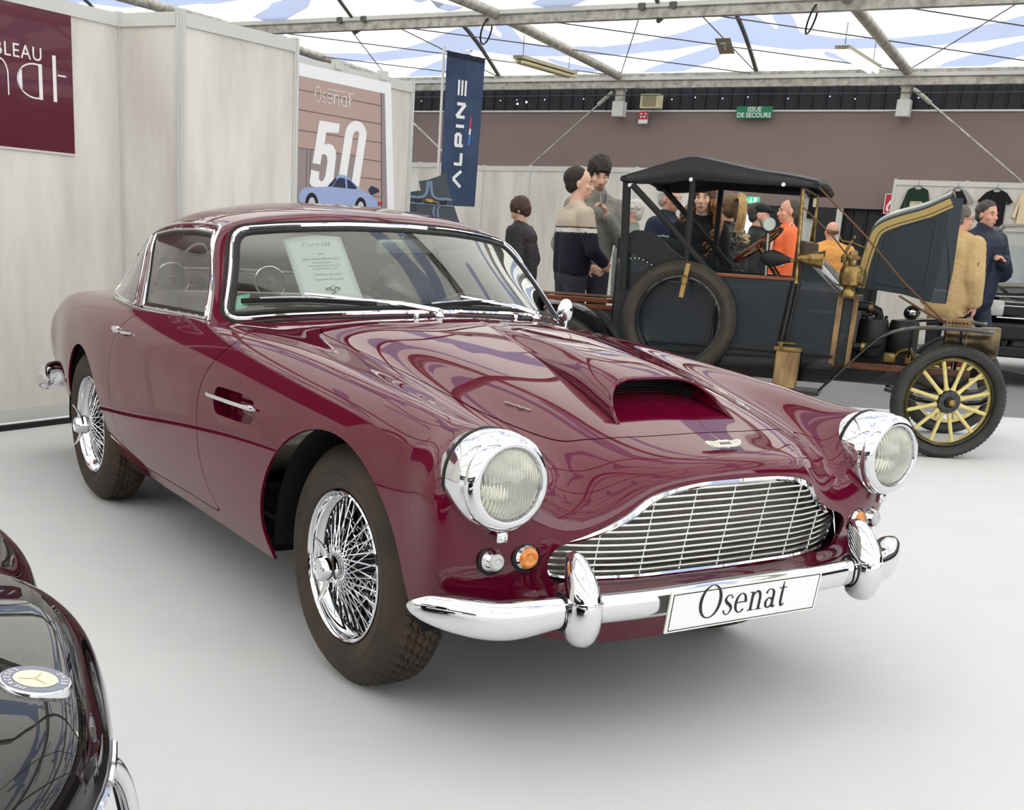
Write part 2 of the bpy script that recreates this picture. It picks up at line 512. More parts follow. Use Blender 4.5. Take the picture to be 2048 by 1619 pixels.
for t0, t1 in ((-4.9, 3.3),):
    pass
POSTS = (-5.17, -.25, 4.67, 9.59)
for i, t in enumerate(POSTS):
    NT += 1
    b = MB(); b.X = Matrix.Translation(G(t, 0.02, 0)) @ Matrix((ET, -EN, EZ)).transposed().to_4x4()
    b.box(-.07, .07, -.07, .07, 3.72, 4.02); b.box(-.11, .11, -.1, .1, 4.0, 4.08); b.box(-.09, .09, -.08, .08, 3.94, 3.99)
    o = struct('trim_%d' % NT, b, m_steel, smooth=False); o['label'] = 'steel wall post of the tent'
    b = MB(); b.X = Matrix.Translation(G(t, 0.02, 0)) @ Matrix((ET, -EN, EZ)).transposed().to_4x4()
    b.box(-.105, .105, -.1, .1, 3.5, 3.76, b=.01)
    b.build('sleeve', m_alu, o, smooth=False)
    # diagonal braces
    if i in (1, 2):
        q = MB(); sg = -1 if i == 1 else 1
        a = G(t + sg * .12, .1, 3.92); e = G(t + sg * 2.0, .1, 2.35 if sg < 0 else 2.45) if sg < 0 else G(t + 2.2, .1, 2.35)
        q.tube([a, a.lerp(e, .14)], 0.035, 8); q.tube([a.lerp(e, .1), e], 0.016, 6)
        q.build('brace_rod', m_steel, o)
# left brace behind flag, small
b = MB(); b.tube([G(-4.85, .1, 3.6), G(-3.5, .1, 2.6)], .02, 6)
NT += 1; struct('trim_%d' % NT, b, m_steel)['label'] = 'diagonal brace rod left of the flag'
# holes of daylight in corrugated wall
hol = mat('daylight_hole', (225, 240, 255), emit=2.0)
for i, (t, z) in enumerate(((-4.62, 3.83), (-2.84, 3.83), (-2.49, 3.84), (-2.47, 3.77), (-2.28, 3.80), (-1.9, 3.84), (-1.1, 3.85), (0.62, 3.83), (1.05, 3.86), (1.55, 3.84), (2.0, 3.86), (2.7, 3.83), (3.4, 3.86), (3.82, 3.82), (4.82, 3.83))):
    q = MB(); c = G(t, -0.29, z); q.lathe([(0.0001, 0), (.011 if i not in (3, 4) else .022, 0)], 8, c, EN)
    o = q.build('light_hole', hol); o['kind'] = 'structure'
# white door frame line & dark door area left of red sign
b = MB(); b.X = Matrix.Translation(G(3.85, -0.2, 0)) @ Matrix((ET, -EN, EZ)).transposed().to_4x4()
b.box(-.05, .05, -.03, .03, 0, 2.06)
o = struct('door_1', b, m_alu, smooth=False); o['label'] = 'pale metal frame of the emergency door'
q = MB(); q.X = b.X.copy(); q.box(-1.9, -.05, -.01, .01, 0, 2.06); q.build('door_leaf', mat('black_door', (28, 29, 33), 0.5), o, smooth=False)
# other walls around the hall (behind and beside the camera)
def hallwall(name, a, c, zt=4.4):
    a, c = Vector(a), Vector(c); d = (c - a); L = d.length; d.normalize(); n = d.cross(EZ)
    b = MB(); P = []
    for z in (0, zt): P.append([a + d * x + EZ * z for x in np.linspace(0, L, 40)])
    b.grid(P); o = struct(name, b, m_corr, smooth=False)
    q = MB(); q.grid([[a - n * .05 * 0 + (-n) * .05 + EZ * z, c + (-n) * .05 + EZ * z] for z in (1.9, 3.6)]); q.build('fabric_band', m_mauve, o, smooth=False)
hallwall('wall_right', G(26, -0.3, 0), G(26, 12, 0)); hallwall('wall_front', G(26, 45, 0), G(-12, 45, 0)); hallwall('wall_far_left', G(-12, 45, 0), G(-12, -.3, 0))

# ---- exhibition panel walls
def panelwall(name, pts, H=2.43, label=None, base=True, pitch=1.0, thick=0.04):
    """pts: ground polyline; panel faces with posts and rails"""
    b = MB(); fr = MB(); bs = MB(); bl = MB(); rail = MB()
    for a, c in zip(pts[:-1], pts[1:]):
        a = Vector((a[0], a[1], 0)); c = Vector((c[0], c[1], 0)); d = c - a; L = d.length; d.normalize(); n = Vector((d.y, -d.x, 0))
        b.X = fr.X = rail.X = bs.X = bl.X = Matrix((d, -n, EZ)).transposed().to_4x4(); 
        M = Matrix.Translation(a) @ Matrix((d, -n, EZ)).transposed().to_4x4()
        b.X = fr.X = rail.X = bs.X = bl.X = M
        b.box(0, L, -.01, .01, 0.1, H - .03)
        rail.box(0.02, L - .02, -.024, .024, H - .075, H)
        bs.box(0.02, L - .02, -.024, .024, 0.045, .12)
        rail.box(0.0, L, -.03, .03, 0.0, .045) if False else None
        bl.box(0, L, -.05, .0, 0.0, .028)
        k = max(1, round(L / pitch)); 
        for i in range(k + 1):
            x = L * i / k
            fr.box(x - .022, x + .022, -.022, .022, 0.03, H + .012)
            fr.box(x - .008, x + .008, -.028, .028, 0.03, H + .012)
    o = struct(name, b, m_panel, smooth=False)
    if label: o['label'] = label
    fr.build('post', m_alu, o, smooth=False); rail.build('top_rail', m_alu, o, smooth=False)
    bs.build('bottom_rail', m_alu, o, smooth=False)
    if base: bl.build('floor_strip', mat('black_rubber_strip', (20, 20, 20), 0.6), o, smooth=False)
    return o
dA = Vector((-.4298, .9029)); eA = Vector((-4.852, .158))
ptsA = [eA - dA * k for k in (8, 0)]
def cc(v): return (v.x, v.y)
# joints at 8 m .. 0: seam positions every 1 m; the photographed seam is the end post
panelwall('wall_left', [cc(eA - dA * 8), cc(eA)], label='concrete look exhibition wall behind the tail of the red car', pitch=2.0)
panelwall('wall_step', [cc(eA), (-4.47, .41)], label='narrow concrete look return panel')
panelwall('wall_middle', [(-4.47, .41), (-4.867, 1.332)], label='concrete look panel beside the return panel')
panelwall('wall_poster', [(-5.1, .62), (-6.119, 2.949)], label='concrete look wall carrying the big poster', pitch=1.0)
panelwall('wall_far', [(-16.2, 8.0), (-15.35, 8.5), (-14.75, 8.75), (-14.75, 9.40), (-12.9, 10.02), (-11.2, 10.9)], label='row of pale exhibition panels at the back', base=False, pitch=1.1)
# ================================================================ RED COUPE
m_paint = mat('burgundy_paint', (0.108, 0.002, 0.018), rough=0.5, spec=0.0, coat=1.0, coat_rough=0.012, lin=True)
m_chrome = mat('chrome', (0.80, 0.80, 0.82), rough=0.045, metal=1.0, lin=True)
m_chromed = mat('satin_chrome', (0.62, 0.62, 0.62), rough=0.2, metal=1.0, lin=True)
m_rubber = mat('tyre_rubber', (44, 38, 33), rough=0.7, noise=(5, 0.9, (70, 54, 40)), bump=(90, 0.2, 0.002))
m_blackr = mat('black_rubber', (14, 14, 15), rough=0.55)
m_dark = mat('underbody_black', (9, 9, 9), rough=0.9)
m_glass = glassmat('car_glass', (0.95, 0.985, 0.97))
car = thing('classic_coupe', 'burgundy classic coupe with wire wheels and wide chrome grille in the centre', 'car')

# ---- lower body: surface points (half, y>0)
Cn = {}
def P3(*a): return tuple(a)
# longitudinal stations r0..r10 ; columns C,B0,B1,W,K,S1,S2,S3,S4
ST = {
 'r0':  [(-3.70,0,.80),(-3.69,.17,.80),(-3.67,.33,.80),(-3.65,.46,.795),(-3.61,.555,.775),(-3.67,.590,.70),(-3.66,.60,.58),(-3.58,.585,.46),(-3.42,.56,.36)],
 'r1':  [(-3.35,0,.885),(-3.35,.18,.885),(-3.35,.35,.882),(-3.35,.48,.876),(-3.35,.595,.850),(-3.35,.648,.76),(-3.35,.660,.62),(-3.33,.648,.46),(-3.28,.60,.33)],
 'r2':  [(-2.95,0,.925),(-2.95,.18,.922),(-2.95,.37,.915),(-2.95,.51,.903),(-2.95,.650,.874),(-2.95,.715,.77),(-2.95,.728,.62),(-2.95,.715,.44),(-2.95,.65,.285)],
 'r3':  [(-2.49,0,.95),(-2.49,.19,.945),(-2.49,.39,.937),(-2.49,.54,.925),(-2.49,.690,.893),(-2.49,.762,.79),(-2.49,.775,.63),(-2.49,.758,.44),(-2.49,.69,.28)],
 'r4':  [(-2.0,0,.95),(-2.0,.2,.948),(-2.0,.41,.944),(-2.0,.60,.935),(-2.0,.728,.900),(-2.0,.795,.80),(-2.0,.812,.63),(-2.0,.792,.43),(-2.0,.725,.275)],
 'r5':  [(-1.5,0,.95),(-1.5,.2,.95),(-1.5,.42,.948),(-1.5,.655,.937),(-1.5,.748,.903),(-1.5,.818,.80),(-1.5,.835,.63),(-1.5,.815,.42),(-1.5,.745,.27)],
 'r6':  [(-1.0,0,.955),(-1.0,.2,.953),(-1.0,.42,.948),(-1.0,.65,.935),(-1.0,.752,.903),(-1.0,.822,.80),(-1.0,.84,.63),(-1.0,.82,.42),(-1.0,.75,.265)],
 'r7':  [(-.55,0,.985),(-.55,.19,.978),(-.56,.38,.962),(-.58,.57,.926),(-.57,.725,.903),(-.55,.812,.79),(-.55,.833,.62),(-.55,.815,.41),(-.55,.755,.258)],
 'r8':  [(-.1,0,.938),(-.1,.19,.932),(-.1,.37,.912),(-.1,.535,.872),(-.1,.70,.873),(-.1,.795,.765),(-.1,.818,.60),(-.1,.805,.40),(-.1,.76,.25)],
 'r9':  [(.25,0,.872),(.25,.19,.868),(.25,.36,.848),(.25,.52,.805),(.25,.685,.842),(.25,.782,.74),(.25,.802,.585),(.25,.795,.40),(.25,.755,.255)],
 'r10': [(.47,0,.815),(.47,.185,.811),(.47,.35,.793),(.46,.505,.758),(.46,.672,.820),(.46,.778,.715),(.46,.792,.57),(.46,.785,.42),(.46,.76,.335)],
}
FR = {
 'f0': [(.675,0,.762),(.668,.18,.757),(.645,.345,.735),(.60,.495,.708),(.60,.668,.800)],     # K0
 'f1': [(.765,0,.712),(.757,.18,.704),(.722,.31,.672),(.672,.49,.628),(.655,.667,.692)],     # P
 'f2': [(.735,0,.585),(.73,.18,.58),(.712,.34,.565),(.682,.50,.53),(.650,.668,.565)],
 'f3': [(.710,0,.448),(.705,.18,.448),(.69,.34,.448),(.668,.50,.448),(.625,.675,.455)],
 'f4': [(.735,0,.405),(.73,.18,.405),(.712,.34,.405),(.68,.50,.405),(.60,.69,.39)],
 'f5': [(.68,0,.34),(.675,.18,.34),(.655,.34,.335),(.62,.50,.34),(.55,.675,.355)],
 'f6': [(.60,0,.235),(.595,.18,.235),(.57,.34,.245),(.53,.50,.285),(.47,.64,.325)],
}
QC = [(.60,.668,.800),(.595,.782,.685),(.590,.785,.565),(.560,.772,.43),(.52,.735,.345)]   # K0,S1q..S4q (first shared)
TL = {  # tail face rows under r0
 't1': [(-3.745,0,.68),(-3.74,.17,.68),(-3.73,.33,.68),(-3.71,.46,.69)],
 't2': [(-3.74,0,.55),(-3.735,.17,.55),(-3.72,.33,.55),(-3.70,.46,.56)],
 't3': [(-3.66,0,.42),(-3.655,.17,.42),(-3.64,.33,.42),(-3.62,.46,.43)],
 't4': [(-3.52,0,.32),(-3.51,.17,.32),(-3.50,.33,.32),(-3.47,.46,.33)],
}
class Cage:
    def __init__(s): s.v = []; s.k = {}; s.f = []
    def p(s, c):
        k = tuple(round(a, 5) for a in c)
        if k not in s.k: s.k[k] = len(s.v); s.v.append(k)
        return s.k[k]
    def q(s, *c):
        a = [s.p(x) for x in c]; s.f.append(tuple(a))
        b = [s.p((x[0], -x[1], x[2])) for x in c]; s.f.append(tuple(reversed(b)))
cg = Cage()
names = ['r%d' % i for i in range(11)]
for a, b in zip(names[:-1], names[1:]):
    for j in range(8): cg.q(ST[a][j], ST[b][j], ST[b][j + 1], ST[a][j + 1])
for j in range(4): cg.q(ST['r10'][j], FR['f0'][j], FR['f0'][j + 1], ST['r10'][j + 1])
for a, b in (('f0', 'f1'), ('f1', 'f2'), ('f2', 'f3'), ('f3', 'f4'), ('f4', 'f5'), ('f5', 'f6')):
    for j in range(4): cg.q(FR[a][j], FR[b][j], FR[b][j + 1], FR[a][j + 1])
for j in range(4): cg.q(ST['r10'][4 + j], QC[j], QC[j + 1], ST['r10'][5 + j])
fc = ['f1', 'f2', 'f3', 'f4', 'f5']
for j in range(4): cg.q(QC[j], FR[fc[j]][4], FR[fc[j + 1]][4], QC[j + 1])
tr = [ST['r0'][:4], TL['t1'], TL['t2'], TL['t3'], TL['t4']]
for i in range(4):
    for j in range(3): cg.q(tr[i][j], tr[i + 1][j], tr[i + 1][j + 1], tr[i][j + 1])
    cg.q(tr[i][3], tr[i + 1][3], ST['r0'][5 + i], ST['r0'][4 + i])
BV, BF = subsurf_fit(cg.v, cg.f, level=4)
BV = np.array(BV)

# ---- local reshaping on the dense surface
X, Y, Z = BV[:, 0].copy(), BV[:, 1].copy(), BV[:, 2].copy(); AY = np.abs(Y)
def sm(a, b, x):
    t = np.clip((x - a) / (b - a), 0, 1); return t * t * (3 - 2 * t)
# shallow hollow behind the front wheel around the side vent line, wing crest sharpened
# recess of the nose around the grille
body_bvh_V = BV.copy()

# ---- openings (signed functions, negative = removed)
def arch(cx, cz, r, fz, X, Z):
    d = np.hypot(X - cx, Z - cz) - r
    return d
fa = np.hypot((X - 0.035) / 1.02, Z - 0.308) - 0.418
ra = np.hypot(X + 2.475, (Z - 0.300) * 0.98) - 0.392
# straighten the lower flanks of the arches downwards
fa = np.minimum(fa, np.where(Z < .308, np.abs(X - 0.035) - 0.418 * 1.02, 9))
ra = np.minimum(ra, np.where(Z < .30, np.abs(X + 2.475) - 0.392 + (0.30 - Z) * .35, 9))
side = np.where(AY > .45, 0.0, 9.0)
grille_yz = roundpoly(catmull([(0, .697), (.15, .692), (.262, .668), (.335, .615), (.42, .572), (.492, .548), (.522, .515), (.513, .47), (.47, .447), (.30, .447), (0, .447)], 6), 0)
grille_yz = [tuple(p) for p in grille_yz]
grille_full = grille_yz + [(-a, b) for a, b in reversed(grille_yz[1:-1])]
gr = polysdf(np.stack([Y, Z], -1), grille_full); gr = np.where(X > .5, gr, 9)
lampf = np.where(X > .45, np.hypot(AY - .6655, Z - .693) - .104, 9)
# cabin opening in the deck
cab = [(-.60, 0), (-.62, .2), (-.70, .42), (-.86, .62), (-.98, .675), (-1.5, .685), (-2.1, .67), (-2.45, .60), (-2.62, .45), (-2.72, .2), (-2.74, 0)]
cabf = [tuple(p) for p in catmull(cab, 4)]; cabf = cabf + [(a, -b) for a, b in reversed(cabf[1:-1])]
cbn = polysdf(np.stack([X, Y], -1), cabf); cbn = np.where(Z > .80, cbn, 9)
# side vent
vent = roundpoly([(-.70, .752), (-.50, .752), (-.415, .742), (-.40, .70), (-.425, .668), (-.69, .665), (-.715, .70)], .03)
vent = [tuple(p) for p in vent]
vf = np.where(AY > .6, polysdf(np.stack([X, Z], -1), vent), 9)
hole = np.minimum.reduce([np.where(AY > .45, fa, 9), np.where(AY > .45, ra, 9), gr, lampf, cbn, vf])
F_all = BF
(_, (V1, F1)) = clip(BV, F_all, hole)
V1 = np.array(V1)

def yz(V): return np.stack([V[:, 1], V[:, 2]], -1)
def xz(V): return np.stack([V[:, 0], V[:, 2]], -1)
def xy(V): return np.stack([V[:, 0], V[:, 1]], -1)
# ---- shut lines
bon = [(-.60, 0), (-.60, .30), (-.62, .47), (-.585, .525), (-.45, .54), (-.1, .522), (.2, .487), (.36, .452), (.50, .40), (.548, .345), (.575, .27), (.590, .15), (.595, 0)]
bonp = [tuple(p) for p in catmull(bon, 6)]; bonp = bonp + [(a, -b) for a, b in reversed(bonp[1:-1])]
def f_bon(V): return np.where(V[:, 2] > .6, polysdf(xy(V), bonp), 9)
door = [(-1.66, .93), (-1.745, .88), (-1.815, .83), (-1.87, .756), (-1.905, .64), (-1.905, .53), (-1.87, .42), (-1.81, .35), (-1.74, .315), (-1.3, .325), (-.84, .322), (-.775, .333), (-.80, .385), (-.838, .48), (-.85, .60), (-.838, .70), (-.80, .78), (-.73, .86), (-.70, .895), (-.74, .94), (-.80, 1.0), (-1.6, 1.0)]
doorp = [tuple(p) for p in catmull(door[:-2], 4)] + [(-.80, 1.1), (-1.6, 1.1)]
def f_door(V): return np.where(np.abs(V[:, 1]) > .5, polysdf(xz(V), doorp), 9)
boot = [tuple(p) for p in catmull([(-2.85, 0), (-2.87, .3), (-2.95, .43), (-3.3, .42), (-3.6, .36)], 5)]
def f_boot(V):
    bp = boot + [(-3.72, .34), (-3.72, -.34)] + [(a, -b) for a, b in reversed(boot[1:])]
    return np.where(V[:, 2] > .6, polysdf(xy(V), bp), 9)
gap = .0022
def split(V, F, fn):
    """inside part, outside part, with a gap strip removed"""
    V = np.array(V); f = fn(V)
    (vi, fi), (vo, fo) = clip(V, F, f + gap)      # inside: f < -gap
    V2 = np.array(vo); f2 = fn(V2)
    (vg, fg), (vo2, fo2) = clip(V2, fo, f2 - gap)
    return (vi, fi), (vo2, fo2)
(bonV, bonF), (V1, F1) = split(V1, F1, f_bon)
(dV, dF), (V1, F1) = split(V1, F1, f_door)
(btV, btF), (V1, F1) = split(V1, F1, f_boot)
def panel(name, V, F, parent, th=0.012, m=m_paint, off=-1):
    mb = from_vf(V, F); o = mb.build(name, m, parent, auto=0)
    return o
def shell(o, th=.010):
    md = o.modifiers.new('thickness', 'SOLIDIFY'); md.thickness = th; md.offset = -1; md.use_even_offset = False
    return o
# consistent outward normals
def outward(V, F, ctr=(-1.5, 0, .45)):
    V = [Vector(v) for v in V]; s = 0
    for f in F[::7]:
        c = V[f[0]]; n = (V[f[1]] - V[f[0]]).cross(V[f[2]] - V[f[0]]); d = c - Vector(ctr); d.x *= .3; s += n.dot(d)
    return F if s > 0 else [tuple(reversed(f)) for f in F]
from mathutils.interpolate import poly_3d_calc
class Smooth:
    """smooth normals of a dense reference surface"""
    def __init__(s, V, F):
        s.V = [Vector(v) for v in V]; s.F = F; s.t = BVHTree.FromPolygons([tuple(v) for v in V], F)
        N = [Vector((0, 0, 0)) for _ in V]
        for f in F:
            n = (s.V[f[2]] - s.V[f[0]]).cross(s.V[f[3 % len(f)]] - s.V[f[1]])
            for i in f: N[i] += n
        s.N = [n.normalized() for n in N]
    def at(s, p):
        l, n, i, d = s.t.find_nearest(p)
        f = s.F[i]; w = poly_3d_calc([s.V[k] for k in f], l)
        r = Vector((0, 0, 0))
        for k, x in zip(f, w): r += s.N[k] * x
        return r.normalized() if r.length > 1e-9 else n
body_ref = Smooth(BV, outward(BV, BF))
def mbuild(name, V, F, m, parent, th=.010, label=None, ref='body', ctr=None):
    F = outward(V, F)
    R = body_ref if ref == 'body' else ref
    V = [Vector(v) for v in V]
    N = [R.at(v) for v in V] if R else None
    nv = len(V); allV = [tuple(v) for v in V]; allF = [tuple(f) for f in F]; allN = list(N) if N else None
    if th and N:
        ec = {}
        for f in F:
            for i in range(len(f)):
                a, b = f[i], f[(i + 1) % len(f)]
                if (b, a) in ec: del ec[(b, a)]
                else: ec[(a, b)] = 1
        top, bot = {}, {}
        for (a, b) in ec:
            q = []
            for i in (a, b):
                if i not in top:
                    top[i] = len(allV); allV.append(tuple(V[i])); allN.append(None)
                    bot[i] = len(allV); allV.append(tuple(V[i] - N[i] * th)); allN.append(None)
            n = (V[b] - V[a]).cross(N[a])
            if n.length > 1e-12:
                n.normalize()
                for k in (top[a], top[b], bot[a], bot[b]):
                    allN[k] = n if allN[k] is None else allN[k] + n
            allF.append((top[b], top[a], bot[a], bot[b]))
        allN = [(n.normalized() if (n is not None and n.length > 1e-9) else Vector((0, 0, 1))) for n in allN]
    me = bpy.data.meshes.new(name); me.from_pydata(allV, [], allF); me.update()
    me.polygons.foreach_set('use_smooth', [True] * len(me.polygons)); me.materials.append(m)
    if allN:
        try: me.normals_split_custom_set_from_vertices([tuple(n) for n in allN])
        except Exception as ex: print('normals', ex)
    o = bpy.data.objects.new(name, me); COL.objects.link(o); o.parent = parent
    if label: o['label'] = label
    return o
mbuild('body_shell', V1, F1, m_paint, car)
dl = [f for f in dF if np.mean([dV[i][1] for i in f]) > 0]; dr = [f for f in dF if np.mean([dV[i][1] for i in f]) < 0]
a_, b_ = compact(dV, dr); door_r = mbuild('door', a_, b_, m_paint, car)
a_, b_ = compact(dV, dl); door_l = mbuild('door', a_, b_, m_paint, car)
mbuild('boot_lid', btV, btF, m_paint, car)

# bonnet with power bulge and air scoop
def bw(x): return 0.03 + (0.197 - 0.03) * np.clip((x + .42) / (.50 + .42), 0, 1) ** .85
def bulge(V):
    x, ay = V[:, 0], np.abs(V[:, 1]); w = bw(x)
    q = np.clip(ay / w, 0, 1)
    prof = 1 - sm(.52, 1.0, q) * 1.0
    h = .07 * sm(-.50, .38, x) ** 1.15
    return h * prof
def lipx(ay): return .392 + .115 * np.clip(ay / .2, 0, 1.2) ** 2.2
bV = np.array(bonV)
# densify bonnet for the bulge
def subdiv(V, F, n=1, sel=None):
    b = bmesh.new(); me = bpy.data.meshes.new('x'); me.from_pydata([tuple(v) for v in V], [], F); b.from_mesh(me); bpy.data.meshes.remove(me)
    ed = [e for e in b.edges if (sel is None or all(sel(v.co) for v in e.verts))]
    bmesh.ops.subdivide_edges(b, edges=ed, cuts=n, use_grid_fill=True, smooth=0)
    b.verts.index_update(); V2 = [v.co[:] for v in b.verts]; F2 = [tuple(v.index for v in f.verts) for f in b.faces]; b.free()
    return V2, F2
foot = np.where(bV[:, 0] > -.42, np.abs(bV[:, 1]) - bw(bV[:, 0]), np.abs(bV[:, 1]) - .03 + (-.42 - bV[:, 0]) * .3)
(fi_, (baseV, baseF)) = clip(bV, bonF, np.maximum(foot, bV[:, 0] - .10))
bonnet = mbuild('bonnet', baseV, baseF, m_paint, car, th=.004)
# fine regular hump mesh
tree = BVHTree.FromPolygons([tuple(v) for v in BV], BF)
def topz(x, y):
    h = tree.ray_cast(Vector((x, y, 2)), Vector((0, 0, -1))); return h[0].z if h[0] is not None else 0
def hit(o, d):
    h = tree.ray_cast(Vector(o), Vector(d)); return h[0] if h[0] is not None else None
rows = []
for i in range(71):
    u = i / 70; r = []
    for j in range(57):
        t_ = j / 28 - 1; v = math.copysign(1 - (1 - abs(t_)) ** 1.9, t_)
        av = abs(v)
        supr = max(0.0, 1 - av ** 4.2) ** (1 / 2.2)
        x0 = -.50; x1 = .507 - .112 * supr ** .9
        x = x0 + (x1 - x0) * u
        w = float(bw(x)) if x > -.42 else .03 - (-.42 - x) * .3
        w = max(w, .004)
        bell = 1 - float(sm(.50, 1.0, av)); kx = float(sm(-.15, .34, x)); prof = bell * (1 - kx) + supr * kx
        y = v * w * (1 + .03 * kx)
        z0 = topz(x, y)
        hh = .066 * float(sm(-.50, .36, x)) ** 1.15
        r.append((x, y, z0 + hh * prof + .0006))
    rows.append(r)
b = MB(); b.grid(rows); hump = b.build('scoop_hump', m_paint, bonnet, auto=0)
for p_ in hump.data.polygons: pass
if hump.data.polygons[0].normal.z < 0: hump.data.flip_normals()
shell(hump, .006)
# lip bead and scoop mouth
lip = [Vector(rows[70][j]) for j in range(57)]
b = MB(); b.tube([p + Vector((0, 0, -.002)) for p in lip], .0045, 8); b.build('scoop_lip', m_paint, bonnet)
b = MB()
# dark throat + fine bars set back inside the mouth
back = []
for j in range(57):
    p = lip[j]; xb = p.x - .10; zb = topz(xb, p.y * .93)
    back.append([(xb, p.y * .93, zb + .002), (xb, p.y * .93, max(zb + .003, p.z - .006 + .02 * (1 - abs(j / 28 - 1))))])
b.grid(back); b.build('scoop_throat', m_dark, bonnet)
b = MB()
for k in range(6):
    f = (k + .8) / 6.5
    pts = []
    for j in range(8, 49):
        p = lip[j]; xb = p.x - .055; zb = topz(xb, p.y * .96); zt = p.z - .004
        pts.append((xb, p.y * .96, zb + (zt - zb) * f))
    b.tube(pts, .0016, 5)
b.build('scoop_grille', mat('dark_grille_wire', (50, 48, 48), 0.4, metal=.6), bonnet)
# ---------------------------------------------------------------- greenhouse
m_black_trim = m_blackr
gc = Cage()
WS = [[(-.555,0,.962),(-.59,.24,.953),(-.70,.48,.930),(-.925,.722,.890)],
      [(-.600,0,.992),(-.63,.24,.984),(-.735,.47,.966),(-.960,.714,.928)],
      [(-.815,0,1.145),(-.845,.22,1.140),(-.925,.42,1.120),(-1.070,.652,1.085)],
      [(-1.035,0,1.278),(-1.055,.205,1.272),(-1.105,.39,1.255),(-1.190,.588,1.216)]]
RF = [[(-1.17,0,1.315),(-1.18,.21,1.310),(-1.215,.405,1.289),(-1.265,.606,1.228)],
      [(-1.50,0,1.338),(-1.50,.22,1.333),(-1.51,.43,1.306),(-1.55,.612,1.236)],
      [(-1.90,0,1.320),(-1.90,.21,1.314),(-1.90,.42,1.284),(-1.92,.598,1.203)],
      [(-2.22,0,1.243),(-2.22,.20,1.235),(-2.21,.395,1.200),(-2.19,.572,1.118)],
      [(-2.58,0,1.085),(-2.58,.18,1.078),(-2.54,.37,1.050),(-2.45,.538,.995)],
      [(-2.84,0,.955),(-2.84,.17,.953),(-2.78,.35,.940),None],
      [(-2.93,0,.90),(-2.92,.17,.898),(-2.86,.35,.888),None]]
SD = [[None,None,None,None],
      [RF[0][3],(-1.15,.668,1.083),(-1.045,.726,.925),(-1.03,.738,.888)],
      [RF[1][3],(-1.50,.678,1.080),(-1.50,.729,.918),(-1.50,.741,.880)],
      [RF[2][3],(-1.91,.668,1.062),(-1.90,.722,.918),(-1.90,.734,.880)],
      [RF[3][3],(-2.21,.640,1.005),(-2.22,.690,.915),(-2.22,.700,.878)],
      [RF[4][3],(-2.49,.572,.945),(-2.53,.610,.897),(-2.56,.615,.868)]]
SD[0] = [WS[3][3], WS[2][3], WS[1][3], WS[0][3]]
for i in range(3):
    for j in range(3): gc.q(WS[i][j], WS[i + 1][j], WS[i + 1][j + 1], WS[i][j + 1])
rf = [WS[3]] + RF
for i in range(5):
    for j in range(3): gc.q(rf[i][j], rf[i + 1][j], rf[i + 1][j + 1], rf[i][j + 1])
for i in (5, 6):
    for j in range(2): gc.q(rf[i][j], rf[i + 1][j], rf[i + 1][j + 1], rf[i][j + 1])
gc.q(rf[5][2], rf[6][2], SD[5][1], SD[5][0]); gc.q(rf[6][2], rf[7][2], SD[5][2], SD[5][1])
for i in range(5):
    for j in range(3): gc.q(SD[i][j], SD[i + 1][j], SD[i + 1][j + 1], SD[i][j + 1])
GV, GF = subsurf_fit(gc.v, gc.f, level=5)
GV = np.array(GV)
gt = BVHTree.FromPolygons([tuple(v) for v in GV], GF)
gh_ref = Smooth(GV, outward(GV, GF))
ws_half = [(0, .997), (.25, .990), (.42, .978), (.56, .962), (.690, .938), (.700, .962), (.655, 1.07), (.590, 1.19), (.572, 1.222), (.50, 1.236), (.35, 1.253), (.18, 1.265), (0, 1.268)]
ws_half = roundpoly([(0, .997), (.25, .990), (.42, .978), (.56, .960), (.705, .932), (.578, 1.226), (.42, 1.247), (.22, 1.262), (0, 1.267)], [0, .05, .05, .05, .06, .055, .05, .05, 0], 5)
ws_half = [tuple(p) for p in ws_half]
ws_p = ws_half + [(-a, b) for a, b in reversed(ws_half[1:-1])]
dg_p = [tuple(p) for p in roundpoly([(-1.065, .930), (-1.712, .922), (-1.862, 1.192), (-1.62, 1.214), (-1.40, 1.220), (-1.235, 1.213), (-1.19, 1.155)], [.02, .012, .02, .05, .05, .035, .03])]
qg_p = [tuple(p) for p in roundpoly([(-1.835, .922), (-2.05, .926), (-2.335, .940), (-2.372, .968), (-2.27, 1.045), (-2.16, 1.110), (-2.03, 1.165), (-1.955, 1.182)], [.012, .05, .02, .02, .05, .05, .05, .02])]
rs_half = [tuple(p) for p in roundpoly([(0, 1.02), (.30, 1.015), (.455, 1.02), (.42, 1.20), (.2, 1.235), (0, 1.243)], [0, .04, .05, .05, .04, 0])]
rs_p = rs_half + [(-a, b) for a, b in reversed(rs_half[1:-1])]
fws = np.where(GV[:, 0] > -1.26, polysdf(yz(GV), ws_p), 9)
frs = np.where(GV[:, 0] < -2.0, polysdf(yz(GV), rs_p), 9)
fdg = np.where(np.abs(GV[:, 1]) > .5, polysdf(xz(GV), dg_p), 9)
fqg = np.where(np.abs(GV[:, 1]) > .5, polysdf(xz(GV), qg_p), 9)
(gi, (RV, RFc)) = clip(GV, GF, np.minimum.reduce([fws, frs, fdg, fqg]))
